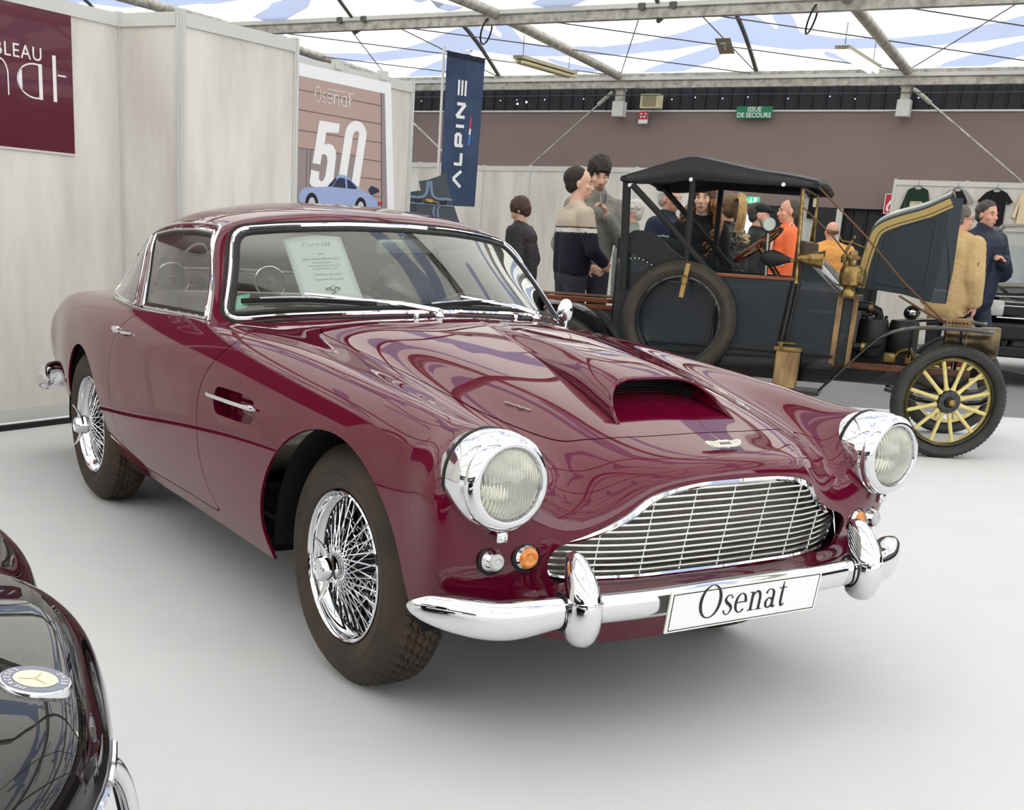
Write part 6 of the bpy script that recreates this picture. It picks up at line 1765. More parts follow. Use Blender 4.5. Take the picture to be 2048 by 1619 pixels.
# ================================================================ SIGNS, FLAG, POSTER, OTHER CARS
def deco(word, M, h, m, parent, name='deco_lettering', th=.0012, thick=.10, thin=.034):
    """art deco sans lettering: one thick side per letter; h = height of the t"""
    b = MB(); b.X = M; x = 0.0; X_ = .76
    def poly(pts): b.prism([(p[0] * h, p[1] * h) for p in pts], (0, 0, th), o=(0, 0, 0), u=(1, 0, 0), v=(0, 1, 0))
    def arc(cx, cy, rx, ry, a0, a1, w0, w1=None, n=28):
        for k in range(n):
            a, c = a0 + (a1 - a0) * k / n, a0 + (a1 - a0) * (k + 1) / n
            poly([(cx + rx * cos(a), cy + ry * sin(a)), (cx + rx * cos(c), cy + ry * sin(c)), (cx + (rx - w0) * cos(c), cy + (ry - w0) * sin(c)), (cx + (rx - w0) * cos(a), cy + (ry - w0) * sin(a))])
    def cres(cx, cy, rx, ry, side, w):
        pts = []
        ac = math.acos((rx - w) / rx)
        for k in range(13):
            a = -ac + 2 * ac * k / 12; pts.append((cx + side * rx * cos(a), cy + ry * sin(a)))
        poly(pts)
    for ch in word:
        if ch == 'O': arc(x + .37, .52, .37, .56, 0, 2 * PI, thin, n=44); cres(x + .37, .52, .37, .56, -1, .11); x += .86
        elif ch == 's':
            arc(x + .22, .57, .17, .19, .5, PI * 1.5, thin); arc(x + .22, .20, .20, .20, -PI * .9, PI * .5, thin); cres(x + .22, .20, .20, .20, 1, .09); x += .54
        elif ch == 'e':
            arc(x + .36, .38, .34, .38, .0, 2 * PI - .7, thin, n=36); poly([(x + .03, .36), (x + .69, .36), (x + .69, .42), (x + .03, .42)]); cres(x + .36, .38, .34, .38, -1, .06); x += .84
        elif ch == 'n':
            poly([(x, 0), (x + thick, 0), (x + thick, X_), (x, X_)]); arc(x + .38, .42, .24, .34, 0, PI * .85, thin); poly([(x + .62 - thin, 0), (x + .62, 0), (x + .62, .42), (x + .62 - thin, .42)]); x += .84
        elif ch == 'a':
            arc(x + .50, .38, .50, .38, PI * .42, PI * 1.58, thin, n=36); cres(x + .50, .38, .50, .38, -1, .14); poly([(x + .60, 0), (x + .60 + thick, 0), (x + .60 + thick, X_), (x + .60, X_)]); x += 1.0
        elif ch == 't':
            poly([(x, 0), (x + thick, 0), (x + thick, 1.0), (x, 1.0)]); poly([(x + .14, .57), (x + .38, .57), (x + .38, .57 + thin), (x + .14, .57 + thin)]); x += .42
    return b.build(name, m, parent, smooth=False), x * h
# ---- burgundy wall sign
dA3 = Vector((-.4298, .9029, 0)); aA = Vector((-4.440, -.735, 0)); nA = Vector((.9029, .4298, 0))
def onA(s, z, off=.03): return aA + dA3 * s + EZ * z + nA * off
b = MB(); b.X = frame(onA(-2.6, 1.598, .024), dA3, EZ); b.box(0, 3.20, 0, .822, 0, .008)
sign = b.build('wall_sign', mat('burgundy_board', (88, 14, 42), .28, coat=.4), None, smooth=False)
tag(sign, 'burgundy auction sign with white lettering high on the left wall', 'sign')
m_wl = mat('white_lettering', (236, 232, 234), .5)
deco('Osenat', frame(onA(.454 - .25 * (.86 + .54 + .84 + .84 + 1.0 - 0.0) , 1.873, .0335), dA3, EZ), .25, m_wl, sign)
textmesh('small_lettering', 'FONTAINEBLEAU', .104, m_wl, frame(onA(.385, 2.078, .034), dA3, EZ), sign, align='RIGHT', spacing=1.12, extrude=.001, offset=.0)
b = MB(); b.X = frame(onA(-2.6, 1.586, .02), dA3, EZ); b.box(0, 3.20, 0, .012, 0, .014); b.build('sign_edge', m_alu, sign, smooth=False)

# ---- poster
aD = Vector((-5.557, 1.67, 0)); dD = Vector((-.403, .915, 0)).normalized(); nD = Vector((.915, .403, 0)).normalized()
def fD(s, z, off=.034): return frame(aD + dD * s + EZ * z + nD * off, dD, EZ)
def flat(name, polys, m, parent, off, th=.0012, M=None):
    b = MB(); b.X = M or fD(0, 0, off)
    for p in polys: b.prism(p, (0, 0, th), o=(0, 0, 0), u=(1, 0, 0), v=(0, 1, 0))
    return b.build(name, m, parent, smooth=False)
R4 = lambda x0, y0, x1, y1: [(x0, y0), (x1, y0), (x1, y1), (x0, y1)]
poster = flat('event_poster', [[(-.42, 1.0), (1.24, 1.0), (1.19, 1.43), (1.08, 2.386), (-.42, 2.386)]], mat('poster_white', (240, 240, 244), .45), None, .030, .003)
tag(poster, 'large event poster with big white number 50 and a pale blue sports car', 'poster')
flat('poster_picture', [[(-.36, 1.06), (1.13, 1.06), (1.09, 1.43), (.97, 2.30), (-.36, 2.30)]], mat('poster_mauve', (182, 156, 148), .5), poster, .0335)
flat('poster_garage_door', [[(-.36, 1.06), (.655, 1.06), (.646, 1.81), (-.36, 1.81)], [(1.05, 1.06), (1.13, 1.06), (1.0, 2.30), (.955, 2.30)]], mat('poster_grey', (150, 138, 138), .5), poster, .035)
lines = [R4(-.36, z, x1, z + .004) for z, x1 in ((2.204, .97), (2.069, .98), (1.930, .99), (1.808, .655))] + [R4(.66, z, 1.0, z + .004) for z in (1.79, 1.652, 1.52)] + [R4(x, 1.06, x + .006, 1.81) for x in (.08, .12, .34, .655)] + [[(.95, 2.3), (.957, 2.3), (1.045, 1.06), (1.037, 1.06)]]
flat('poster_line', lines, mat('poster_dark', (92, 76, 76), .5), poster, .0362)['kind'] = 'stuff'
m_pw = mat('poster_white_print', (240, 238, 240), .5)
deco('Osenat', fD(.155, 2.148, .0372), .098, m_pw, poster, th=.0008, thin=.05)
textmesh('small_lettering', 'FONTAINEBLEAU  PARIS  VERSAILLES', .0185, m_pw, fD(.305, 2.243, .0375), poster, extrude=.0004, spacing=1.0, sx=1.05)
five = [(.214, 2.021), (.450, 2.02), (.443, 1.955), (.294, 1.945), (.279, 1.855), (.315, 1.868), (.375, 1.861), (.412, 1.825), (.417, 1.78), (.395, 1.62), (.37, 1.575), (.31, 1.548), (.20, 1.548), (.14, 1.552), (.118, 1.575), (.131, 1.668), (.225, 1.660), (.222, 1.610), (.245, 1.592), (.275, 1.60), (.30, 1.64), (.318, 1.74), (.31, 1.775), (.285, 1.79), (.252, 1.785), (.235, 1.712), (.146, 1.716)]
flat('poster_numeral', [five], m_pw, poster, .0372)
zo = []
for k in range(25): a = PI * k / 24; zo.append((.660 + .128 * cos(a) - .0, 1.925 + .104 * sin(a)))
def ringpoly(outer, inner_): 
    n = len(outer); return [[outer[i], outer[(i + 1) % n], inner_[(i + 1) % n], inner_[i]] for i in range(n)]
out_, in_ = [], []
for k in range(48):
    a = 2 * PI * k / 48; sx_ = cos(a); sz_ = sin(a); zz = 1.755 + .20 * (1 if sz_ > 0 else -1) * (1 if abs(sz_) > 1e-6 else 0)
    z0_ = zz + .075 * sz_; cx_ = .565 + (z0_ - 1.53) * .20
    out_.append((cx_ + .132 * sx_ * 1.0, zz + .108 * sz_)); in_.append((cx_ + .036 * sx_, zz + .034 * sz_))
flat('poster_numeral', ringpoly(out_, in_), m_pw, poster, .0372)
# side view of the blue sports car printed on the poster
body_ = [tuple(p) for p in catmull([(.0, 1.44), (.005, 1.49), (.06, 1.535), (.16, 1.545), (.26, 1.555), (.33, 1.565), (.40, 1.62), (.47, 1.656), (.56, 1.648), (.66, 1.60), (.75, 1.56), (.86, 1.53), (.95, 1.49), (1.0, 1.45), (1.0, 1.42), (.9, 1.40), (.1, 1.40)], 4)]
flat('poster_car', [body_], mat('poster_car_blue', (158, 172, 214), .4), poster, .0380)
flat('poster_car_detail', [[(.325, 1.562), (.39, 1.612), (.42, 1.632), (.43, 1.62), (.375, 1.562)], [(.385, 1.562), (.435, 1.618), (.47, 1.636), (.53, 1.632), (.545, 1.562)], [(.565, 1.562), (.555, 1.63), (.60, 1.62), (.68, 1.575), (.67, 1.562)], [(.83, 1.565), (.86, 1.60), (.96, 1.582), (.972, 1.560), (.93, 1.548), (.87, 1.53)]], mat('poster_navy', (42, 50, 78), .4), poster, .0392)
whl = []
for cx_ in (.145, .735): whl.append([(cx_ + .075 * cos(a), 1.418 + .088 * sin(a)) for a in np.linspace(0, 2 * PI, 25)[:-1]])
for w__ in whl: flat('poster_car_wheel', [w__], mat('poster_black', (30, 28, 32), .4), poster, .0400)
flat('poster_car_rim', [[(cx_ + .040 * cos(a), 1.425 + .048 * sin(a)) for a in np.linspace(0, 2 * PI, 17)[:-1]] for cx_ in (.145, .735)], mat('poster_silver', (200, 200, 205), .4), poster, .0408)
flat('poster_car_lamp', [R4(.955, 1.455, 1.0, 1.485)], mat('poster_red', (190, 60, 60), .4), poster, .0405)
# clamps on the wall top
for s_ in (.42, .98):
    b = MB(); b.X = fD(s_, 2.43, 0); b.box(-.03, .05, -.03, .035, -.01, .035); b.tube([(.06 + .02 * cos(a), .02 + .02 * sin(a), .02) for a in np.linspace(0, 2 * PI, 13)[:-1]], .004, 5, closed=True)
    tag(b.build('panel_clamp', m_alu, None, smooth=False), 'small metal clamp on the wall top above the %s of the poster' % ('middle' if s_ < .6 else 'right corner'), 'clamp')

# ---- flag
fo = Vector((-7.775, 4.25, 0)); fr_ = Vector((.5316, .847, 0)).normalized()   # right of view
flag = thing('banner_flag', 'tall navy flag with white vertical lettering and a tricolour stroke on a white pole', 'flag', fo)
kz = 1.04
b = MB(); b.tube([(0, 0, 0), (0, 0, 3.02)], .014, 8); b.build('pole', m_alu, flag)
b = MB(); b.box(-.3, .3, -.3, .3, 0, .02); b.build('base_plate', m_steeldk, flag, smooth=False)
def cloth(u, v):   # u 0..1 across, v 0 bottom..1 top
    w_ = .375 - .02 * (1 - v); y = (.02 + .016 * sin(u * 9 + v * 3) * (1 - .5 * v) + .012 * sin(u * 22 + 2) * v ** 2 + .02 * (1 - v) * sin(u * 5 + 4))
    z = 1.545 + (2.965 - 1.545) * v - .055 * u * v + .04 * (1 - v) * (1 - u) * 0
    return fr_ * (.03 + w_ * u - .03 * (1 - v) * 0) + Vector((fr_.y, -fr_.x, 0)) * y + EZ * z
b = MB(); b.grid([[cloth(i / 30, j / 60) for j in range(61)] for i in range(31)])
cl = b.build('flag_cloth', mat('navy_flag', (58, 74, 104), .8, noise=(3, .5, (34, 46, 72))), flag)
b = MB(); b.grid([[cloth(i / 30, j) + Vector((fr_.y, -fr_.x, 0)) * .002 for j in (.975, 1.0, 1.012)] for i in range(31)]); b.build('top_sleeve', mat('dark_navy', (18, 24, 44), .7), cl)
nF = Vector((fr_.y, -fr_.x, 0))
def onflag(poly, off=.006):
    return [cloth(p[0], p[1]) + nF * off for p in poly]
mt = MB()
def strip(u0, v0, u1, v1, w):   # bar on the cloth in u/v units (aspect corrected)
    A_ = np.array([u0 * .375, v0 * 1.42]); B_ = np.array([u1 * .375, v1 * 1.42]); d = (B_ - A_) / np.linalg.norm(B_ - A_); n = np.array([-d[1], d[0]]) * w / 2
    rows = []
    for k in range(9):
        c = A_ + (B_ - A_) * k / 8; rows.append([cloth(q[0] / .375, q[1] / 1.42) + nF * .007 for q in (c - n, c + n)])
    mt.grid(rows)
ul, ur = .34, .56    # letters run upwards: letter bottom at ur, top at ul
W_ = .030
def letter(ch, v0, v1):
    m_ = (v0 + v1) / 2
    if ch == 'A': strip(ur, v0, ul, m_, W_); strip(ul, m_, ur, v1, W_)
    if ch == 'L': strip(ul, v0, ur, v0, W_); strip(ur - .03, v0, ur - .03, v1, W_)
    if ch == 'P': strip(ul, v0, ur, v0, W_); strip(ul + .02, v0, ul + .02, v1, W_); strip(.48, v0, .48, v1, W_); strip(ul + .02, v1, .48, v1, W_)
    if ch == 'I': strip(ul, m_, ur, m_, W_)
    if ch == 'N': strip(ul, v0, ur, v0, W_); strip(ul, v0, ur, v1, W_ * 1.1); strip(ul, v1, ur, v1, W_)
    if ch == 'E':
        for q_ in (.36, .45, .54): strip(q_, v0, q_, v1, .019)
for ch, v0, v1 in zip('ALPINE', (.13, .285, .41, .533, .60, .74), (.24, .36, .485, .545, .685, .84)): letter(ch, v0, v1)
mt.build('flag_lettering', m_white, cl)
for (v0, v1), nm, c in zip(((.42, .49), (.49, .53), (.53, .61)), ('blue_stroke', 'white_stroke', 'red_stroke'), ((60, 130, 200), (230, 230, 230), (190, 50, 70))):
    mt = MB(); strip(.72, v0, .73, v1, .018); mt.build(nm, mat(nm, c, .6), cl)

# ---- raised bonnet of a dark car behind the wall
ho_ = Vector((-6.577, 3.503, 0))
pr_ = Vector((.5316, .847, 0)).normalized(); dk = thing('dark_blue_car', 'dark blue car with its bonnet raised behind the red car roof', 'car', ho_)
kk = 1 / 225.0
def hp(x, y): return (((x / 10.24 + 800) - 870) * kk, 1.571 - ((y / 10.24 + 320) - 395) * kk)
Mh = frame((0, 0, 0), pr_, (-.2 * pr_.y, .2 * pr_.x, 1))
m_dkb = mat('dark_blue_underside', (34, 46, 60), .45, coat=.3)
ol = [tuple(p) for p in [hp(-250, 620), hp(190, 580), hp(400, 540), hp(345, 350), hp(550, 310), hp(750, 230), hp(905, 150), hp(1040, 640), hp(1120, 830), hp(1290, 1260), hp(1400, 1700), hp(-400, 1700)]]
b = MB(); b.X = Mh; b.prism(ol, (0, 0, .03), o=(0, 0, -.03), u=(1, 0, 0), v=(0, 1, 0)); hb_ = b.build('raised_bonnet', m_dkb, dk, smooth=False)
b = MB(); b.X = Mh
def ridge(pts, r): b.tube([(hp(*p)[0], hp(*p)[1], .006) for p in catmull(pts, 5)], r, 8, up=(0, 0, 1), sx=.5)
ridge([(-250, 690), (190, 690), (400, 690), (490, 650), (530, 580), (540, 440), (545, 350)], .014); ridge([(600, 340), (620, 500), (640, 600), (700, 680), (800, 710), (950, 700), (1060, 720)], .014)
ridge([(-250, 800), (190, 810), (600, 820), (1100, 840)], .008); ridge([(700, 860), (690, 980), (720, 1100), (740, 1300)], .010); ridge([(830, 850), (780, 900), (790, 1050), (820, 1300)], .010)
b.build('stiffening_ribs', mat('blue_edge', (96, 116, 140), .35, coat=.5), hb_)
b = MB(); b.X = Mh
for c in ((350, 750), (885, 765)): b.lathe([(.0001, .004), (.022, .004), (.024, .010), (.028, .004)], 20, (hp(*c)[0], hp(*c)[1], .002), (0, 0, 1))
b.build('rib_hole', m_black, hb_)
b = MB(); b.X = Mh; b.box(hp(490, 0)[0], hp(670, 0)[0], hp(0, 800)[1], hp(0, 715)[1], .0, .03, b=.01); b.tube([(hp(670, 770)[0], hp(670, 770)[1], .02), (hp(740, 780)[0], hp(740, 780)[1], .02), (hp(800, 810)[0], hp(800, 810)[1], .02)], .008, 6); b.build('latch', m_brass, hb_)
b = MB(); b.X = Matrix((pr_, Vector((-pr_.y, pr_.x, 0)), EZ)).transposed().to_4x4()
P = []
for y, z in ((-.1, .35), (-.12, .6), (-.1, .85), (.2, .98), (.8, 1.02)): P.append([(x, y + .05 * (x / .7) ** 2, z - .06 * (x / .75) ** 2) for x in np.linspace(-.62, .62, 13)])
b.grid(P); b.box(-.56, .56, 0, .9, .2, .8); b.build('car_body', m_dkb, dk)
b = MB(); b.X = Matrix((pr_, Vector((-pr_.y, pr_.x, 0)), EZ)).transposed().to_4x4()
for x in (-.52, .52): b.lathe([(.0001, -.09), (.30, -.08), (.32, 0), (.30, .08), (.0001, .09)], 28, (x, .45, .32), (1, 0, 0))
b.build('tyres', m_tyre2, dk)

# ---- black car nose in the foreground, left
bc = thing('black_classic_car', 'glossy black car nose with round enamel badge in the left foreground', 'car', (1.70, -3.2, 0))
m_bk = mat('black_gloss_paint', (0.006, 0.005, 0.006), rough=.4, spec=0.0, coat=1.0, coat_rough=.008, lin=True)
xs = [.55, .75, .95, 1.08, 1.2, 1.3, 1.4, 1.48, 1.565, 1.65, 1.75, 1.85, 1.94, 2.02, 2.1, 2.3, 2.6]
yf = [-1.95, -1.84, -1.80, -1.80, -1.825, -1.875, -1.885, -1.87, -1.857, -1.866, -1.888, -1.912, -1.942, -2.0, -2.09, -2.2, -2.35]
zt = [.76, .78, .785, .78, .775, .80, .83, .842, .847, .848, .845, .843, .838, .83, .81, .77, .70]
xx = np.linspace(.55, 2.6, 90); YF = np.array([float(v) for v in np.interp(xx, xs, yf)]); ZT = np.interp(xx, xs, zt)
def gs_(a, s):
    k = np.exp(-.5 * (np.arange(-8, 9) / s) ** 2); k /= k.sum(); return np.convolve(np.pad(a, 8, 'edge'), k, 'valid')
YF, ZT = gs_(YF, 2.2), gs_(ZT, 2.2)
off = [(-1.25, .08), (-.9, .065), (-.6, .048), (-.4, .034), (-.25, .022), (-.15, .012), (-.085, .004), (-.050, -.002), (-.026, -.018), (-.010, -.040), (-.001, -.068)]
rows = []
for x, y0, z0 in zip(xx, YF, ZT):
    flat_ = math.exp(-((x - 1.70) / .5) ** 2)
    c = [np.array([x - 1.70, y0 + a + 3.2, z0 + h]) for a, h in off]
    rows.append([tuple(p) for p in catmull(c, 3)])
b = MB(); b.grid(rows); nose = b.build('bonnet_and_wings', m_bk, bc, auto=0)
md = nose.modifiers.new('t', 'SOLIDIFY'); md.thickness = .008; md.offset = -1
# badge
bt = BVHTree.FromPolygons([tuple(v) for r in rows for v in r], [(i * len(rows[0]) + j, (i + 1) * len(rows[0]) + j, (i + 1) * len(rows[0]) + j + 1, i * len(rows[0]) + j + 1) for i in range(len(rows) - 1) for j in range(len(rows[0]) - 1)])
h = bt.ray_cast(Vector((.135, 1.222, 2)), Vector((0, 0, -1))); c = h[0]; n_ = h[1] if h[1].z > 0 else -h[1]
b = MB(); b.lathe([(.0001, .0035), (.0295, .0035), (.0305, .003), (.0315, .0), (.0315, -.006)], 48, c, n_); bd_ = b.build('round_badge', m_chrome, bc)
b = MB(); b.lathe([(.0195, .0038), (.029, .0038)], 48, c, n_); b.build('badge_ring', mat('badge_blue_grey', (120, 122, 140), .3), bd_)
b = MB(); b.lathe([(.0001, .0040), (.019, .0040)], 40, c, n_); b.build('badge_centre', mat('badge_cream', (236, 228, 196), .3), bd_)
ty = Vector((-.08, -1, 0)); ty = (ty - n_ * ty.dot(n_)).normalized(); tx = ty.cross(n_).normalized()
b = MB()
for k in range(3):
    a = PI / 2 + k * 2 * PI / 3; d = tx * cos(a) + ty * sin(a); q = n_.cross(d)
    b.add([c + n_ * .0042 + q * .0018, c + n_ * .0042 - q * .0018, c + n_ * .0046 + d * .0175], [(0, 1, 2)])
b.build('badge_star', mat('badge_gold', (206, 190, 150), .3, metal=.5), bd_, smooth=False)
def ringtext(word, a0, step, rad, size, flipo=False):
    for k, ch in enumerate(word):
        a = a0 - step * k if not flipo else a0 + step * k
        d = tx * cos(a) + ty * sin(a); t_ = (tx * sin(a) - ty * cos(a)) if not flipo else (-tx * sin(a) + ty * cos(a)); up_ = d if not flipo else -d
        o = c + d * rad + n_ * .0041
        textmesh('badge_letter', ch, size, m_wl, frame(o - t_ * size * .3, t_, up_), bd_, extrude=.0001)
ringtext('MERCEDES', PI / 2 + .98, .28, .0215, .0075); ringtext('BENZ', -PI / 2 - .42, .28, .0272, .0075, True)
# chrome edge and grille under the nose
b = MB(); pts = []
for i in range(0, 90):
    if 1.82 <= xx[i] <= 2.2: pts.append(Vector((xx[i] - 1.70, YF[i] + 3.2 - .001, ZT[i] - .066)))
b.tube(pts, .004, 8); b.build('nose_trim', m_chrome, bc)
def bl_(pts): return [Vector((x - 1.70, y + 3.2, z)) for x, y, z in pts]
rt = catmull([(1.86, -1.95, .775), (1.812, -1.905, .738), (1.788, -1.884, .68), (1.772, -1.875, .60), (1.74, -1.87, .50), (1.66, -1.865, .43), (1.50, -1.86, .40)], 6)
b = MB(); b.tube(bl_(rt), .011, 10); gr_ = b.build('grille_surround', m_chrome, bc)
for ln in ([(1.865, -1.965, .775), (1.828, -1.935, .74), (1.805, -1.925, .70), (1.79, -1.92, .60), (1.77, -1.92, .48)],):
    b = MB(); b.tube(bl_(catmull(ln, 5)), .013, 10, sx=1, sy=.7); b.build('grille_bar', m_chrome, gr_)
b = MB(); b.add([tuple(p) for p in bl_([(1.30, -1.99, .40), (1.30, -1.96, .80), (1.95, -1.99, .80), (1.93, -2.0, .40)])], [(0, 1, 2, 3)]); b.build('grille_mesh', m_dark, gr_, smooth=False)
b = MB(); b.tube([(x, 1.34 - .10 * (x / .8) ** 2, .42) for x in np.linspace(-.75, .75, 30)], .05, 12, sx=1.1, sy=.5); b.build('bumper', m_chrome, bc)
b = MB(); b.box(-.95, .75, -1.0, 1.05, .18, .60)
b.build('car_underbody', m_dark, bc, smooth=False)
b = MB()
for x in (-.72, .66): b.lathe([(.0001, -.09), (.30, -.08), (.325, -.03), (.325, .03), (.30, .08), (.0001, .09)], 36, (x, .55, .325), (1, 0, 0))
b.build('tyres', m_tyre2, bc)

# ---- black off-roader at the right edge
rc = thing('black_estate_car', 'black car with a wide windscreen at the right edge of the hall', 'car', (-4.95, 10.85, 0), math.radians(-52))
# local +x forward (towards the camera), y left
b = MB()
def sec(x, w, zt_, zl, r=.06): return [(x, -w, zl), (x, -w, zt_ - r), (x, -w + r, zt_), (x, -w * .5, zt_ + .015), (x, 0, zt_ + .02), (x, w * .5, zt_ + .015), (x, w - r, zt_), (x, w, zt_ - r), (x, w, zl)]
b.grid([sec(.62, .86, .80, .36), sec(.60, .93, .93, .34), (sec(.30, .95, 1.0, .34)), sec(-.35, .96, 1.07, .34), sec(-.50, .96, 1.07, .34), sec(-2.8, .96, 1.05, .34)])
b.add(sec(.62, .86, .80, .36), [tuple(range(9))]); bd2 = b.build('car_body', m_bk, rc)
b = MB(); b.grid([[(-.42, y, 1.07) for y in np.linspace(-.84, .84, 9)], [(-.98 - .0, y * .88, 1.66) for y in np.linspace(-.84, .84, 9)]]); b.build('windscreen', glassmat('pale_windscreen', (.55, .6, .6)), rc)
b = MB(); b.grid([[(-.95, y, z) for y, z in ((-.78, 1.62), (-.70, 1.70), (0, 1.745), (.70, 1.70), (.78, 1.62))], [(-1.3, y, z) for y, z in ((-.80, 1.66), (-.72, 1.75), (0, 1.79), (.72, 1.75), (.80, 1.66))], [(-2.7, y, z) for y, z in ((-.80, 1.64), (-.72, 1.72), (0, 1.76), (.72, 1.72), (.80, 1.64))]]); b.build('roof', mat('dark_grey_paint', (58, 60, 62), .35, coat=.6), rc)
b = MB()
for sg in (-1, 1): b.tube([(-.40, sg * .88, 1.06), (-.96, sg * .77, 1.65)], .03, 8); b.tube([(-2.0, sg * .92, 1.05), (-2.05, sg * .78, 1.65)], .03, 8)
b.tube([(-.44, .1, 1.12), (-.70, .45, 1.40)], .012, 6); b.build('pillars', m_black, rc)
b = MB(); b.box(.615, .655, -.80, .80, .74, .90, b=.01); b.build('radiator_grille', m_black, rc, smooth=False)
for z in (.885, .845, .72):
    b = MB(); b.tube([(.668 - .03 * abs(y) ** 2, y, z) for y in np.linspace(-.76, .76, 11)], .011, 6); b.build('grille_trim', m_chrome, rc)
b = MB(); b.box(.60, .74, -.95, .95, .48, .66, b=.03); b.box(.60, .70, -.90, .90, .30, .42, b=.02); b.build('bumper', mat('dark_plastic', (24, 25, 27), .4), rc, smooth=False)
for sg in (-1, 1):
    b = MB(); b.box(.60, .665, min(sg * .70, sg * .92), max(sg * .70, sg * .92), .73, .90, b=.02); b.build('headlamp', m_clear, rc)
b = MB()
for x in (.15, -2.3):
    for sg in (-1, 1): b.lathe([(.0001, -.11), (.33, -.10), (.36, -.04), (.36, .04), (.33, .10), (.0001, .11)], 36, (x, sg * .84, .36), (0, 1, 0))
b.build('tyres', m_tyre2, rc)
b = MB(); b.X = Matrix.Translation((-.60, .35, 1.30)) @ Matrix.Rotation(-.82, 4, 'Y'); b.box(-.09, .09, -.05, .07, .0, .004); b.build('windscreen_sticker', m_white, rc, smooth=False)

# ---- t-shirt board
dB = Vector((.8473, .5311, 0)); aB = Vector((-9.549, 13.416, 0)); nB = Vector((dB.y, -dB.x, 0))
panelwall('wall_shop', [(aB.x, aB.y), (aB.x + dB.x * 4, aB.y + dB.y * 4)], label='pale panel wall with clothes hanging on it', base=False, pitch=1.0)
def fB(s, z, off=.03): return frame(aB + dB * s + EZ * z + nB * off, dB, EZ)
def tee(name, label, cx, top, col, long_=False, sleeve=None, art=None, artc=None, writ=None):
    w = .155; body = [(cx - .055, top), (cx - .14, top - .035), (cx - .14 - (.09 if long_ else .10), top - (.36 if long_ else .16)), (cx - .14 - (.04 if long_ else .035), top - (.38 if long_ else .20)), (cx - w + .01, top - .13), (cx - w, top - .50), (cx + w, top - .50), (cx + w - .01, top - .13), (cx + .14 + (.04 if long_ else .035), top - (.38 if long_ else .20)), (cx + .14 + (.09 if long_ else .10), top - (.36 if long_ else .16)), (cx + .14, top - .035), (cx + .055, top), (cx + .03, top - .028), (cx - .03, top - .028)]
    b = MB(); b.X = fB(0, 0, .03); b.prism(body, (0, 0, .03), o=(0, 0, 0), u=(1, 0, 0), v=(0, 1, 0))
    o = b.build(name, mat('cotton_%d_%d_%d' % col, col, .9), None, smooth=False); tag(o, label, 'shirt', 'shirts hanging on the shop panel')
    if sleeve:
        for sg in (-1, 1):
            q = MB(); q.X = fB(0, 0, .0605); q.prism([(cx + sg * .055, top), (cx + sg * .14, top - .035), (cx + sg * .24, top - .16), (cx + sg * .175, top - .20), (cx + sg * .12, top - .10)], (0, 0, .001), u=(1, 0, 0), v=(0, 1, 0)); q.build('raglan_sleeve', mat('grey_cotton', sleeve, .9), o, smooth=False)
    q = MB(); q.X = fB(0, 0, .05); q.tube([(cx - .12, top - .03, 0), (cx, top + .025, 0), (cx + .12, top - .03, 0)], .006, 6); q.tube([(cx, top + .025, 0), (cx, top + .07, 0), (cx + .012, top + .09, 0)], .003, 5)
    hg = q.build('clothes_hanger', m_black, None); tag(hg, 'black clothes hanger holding the ' + label.split(' hanging')[0], 'hanger')
    if art:
        q = MB(); q.X = fB(0, 0, .0605); q.prism([tuple(p) for p in roundpoly(R4(cx - .085, top - .33, cx + .085, top - .20), .02)], (0, 0, .001), u=(1, 0, 0), v=(0, 1, 0)); pa = q.build('printed_patch', mat('patch_cream', (226, 212, 180), .8), o, smooth=False)
        textmesh('patch_lettering', 'SUMMER', .042, mat('patch_brown', (120, 60, 40), .8), fB(cx - .078, top - .235, .0625), pa, extrude=.0005, sx=.82)
        q = MB(); q.X = fB(0, 0, .062); q.prism([(cx + .03 * cos(a), top - .275 + .022 * sin(a)) for a in np.linspace(0, 2 * PI, 13)[:-1]], (0, 0, .001), u=(1, 0, 0), v=(0, 1, 0)); q.build('patch_emblem', MATS['patch_brown'], pa, smooth=False)
    if writ: textmesh('shirt_lettering', writ, .06, m_white, fB(cx - .09, top - .29, .0615), o, extrude=.0005)
tee('long_sleeve_shirt', 'dark green long sleeve shirt hanging left of the raglan shirt', .34, 2.325, (24, 50, 40), True, art=1)
tee('raglan_shirt', 'black shirt with grey sleeves hanging between the green and the black shirt', .89, 2.315, (20, 20, 24), False, sleeve=(150, 150, 150), art=1)
tee('black_shirt', 'plain black shirt with white lettering hanging right of the grey-sleeved shirt', 1.42, 2.32, (16, 16, 20), False, writ='4ero')
tee('cream_shirt', 'cream shirt hanging at the right edge of the shop panel', 1.90, 2.32, (226, 206, 172), True, art=1)

# ---- signs, loudspeaker, lamps
def Gf(t, s, z): return frame(G(t, s, z), ET, EZ)
def gbox(name, t0, t1, z0, z1, m, s=-.10, th=.02, parent=None):
    b = MB(); b.X = Gf(t0, s, z0); b.box(0, t1 - t0, 0, z1 - z0, 0, th); return b.build(name, m, parent, smooth=False)
o = gbox('emergency_exit_sign', 1.89, 2.51, 3.49, 3.685, mat('sign_green', (30, 130, 92), .5)); tag(o, 'green sign reading ISSUE DE SECOURS at the top of the mauve band', 'sign')
textmesh('sign_lettering', 'ISSUE', .108, m_white, frame(G(2.20, -.078, 3.60), ET, EZ), o, align='CENTER', offset=.002, extrude=.001, sx=.95); textmesh('sign_lettering', 'DE SECOURS', .108, m_white, frame(G(2.20, -.078, 3.507), ET, EZ), o, align='CENTER', offset=.002, extrude=.001, sx=.95)
o = gbox('fire_notice', .10, .27, 3.40, 3.60, m_white); tag(o, 'small red and white notice below the loudspeaker', 'sign')
gbox('red_field', .10, .27, 3.47, 3.60, mat('sign_red', (200, 40, 58), .5), s=-.079, th=.002, parent=o)
b = MB(); b.X = Gf(0, -.076, 0)
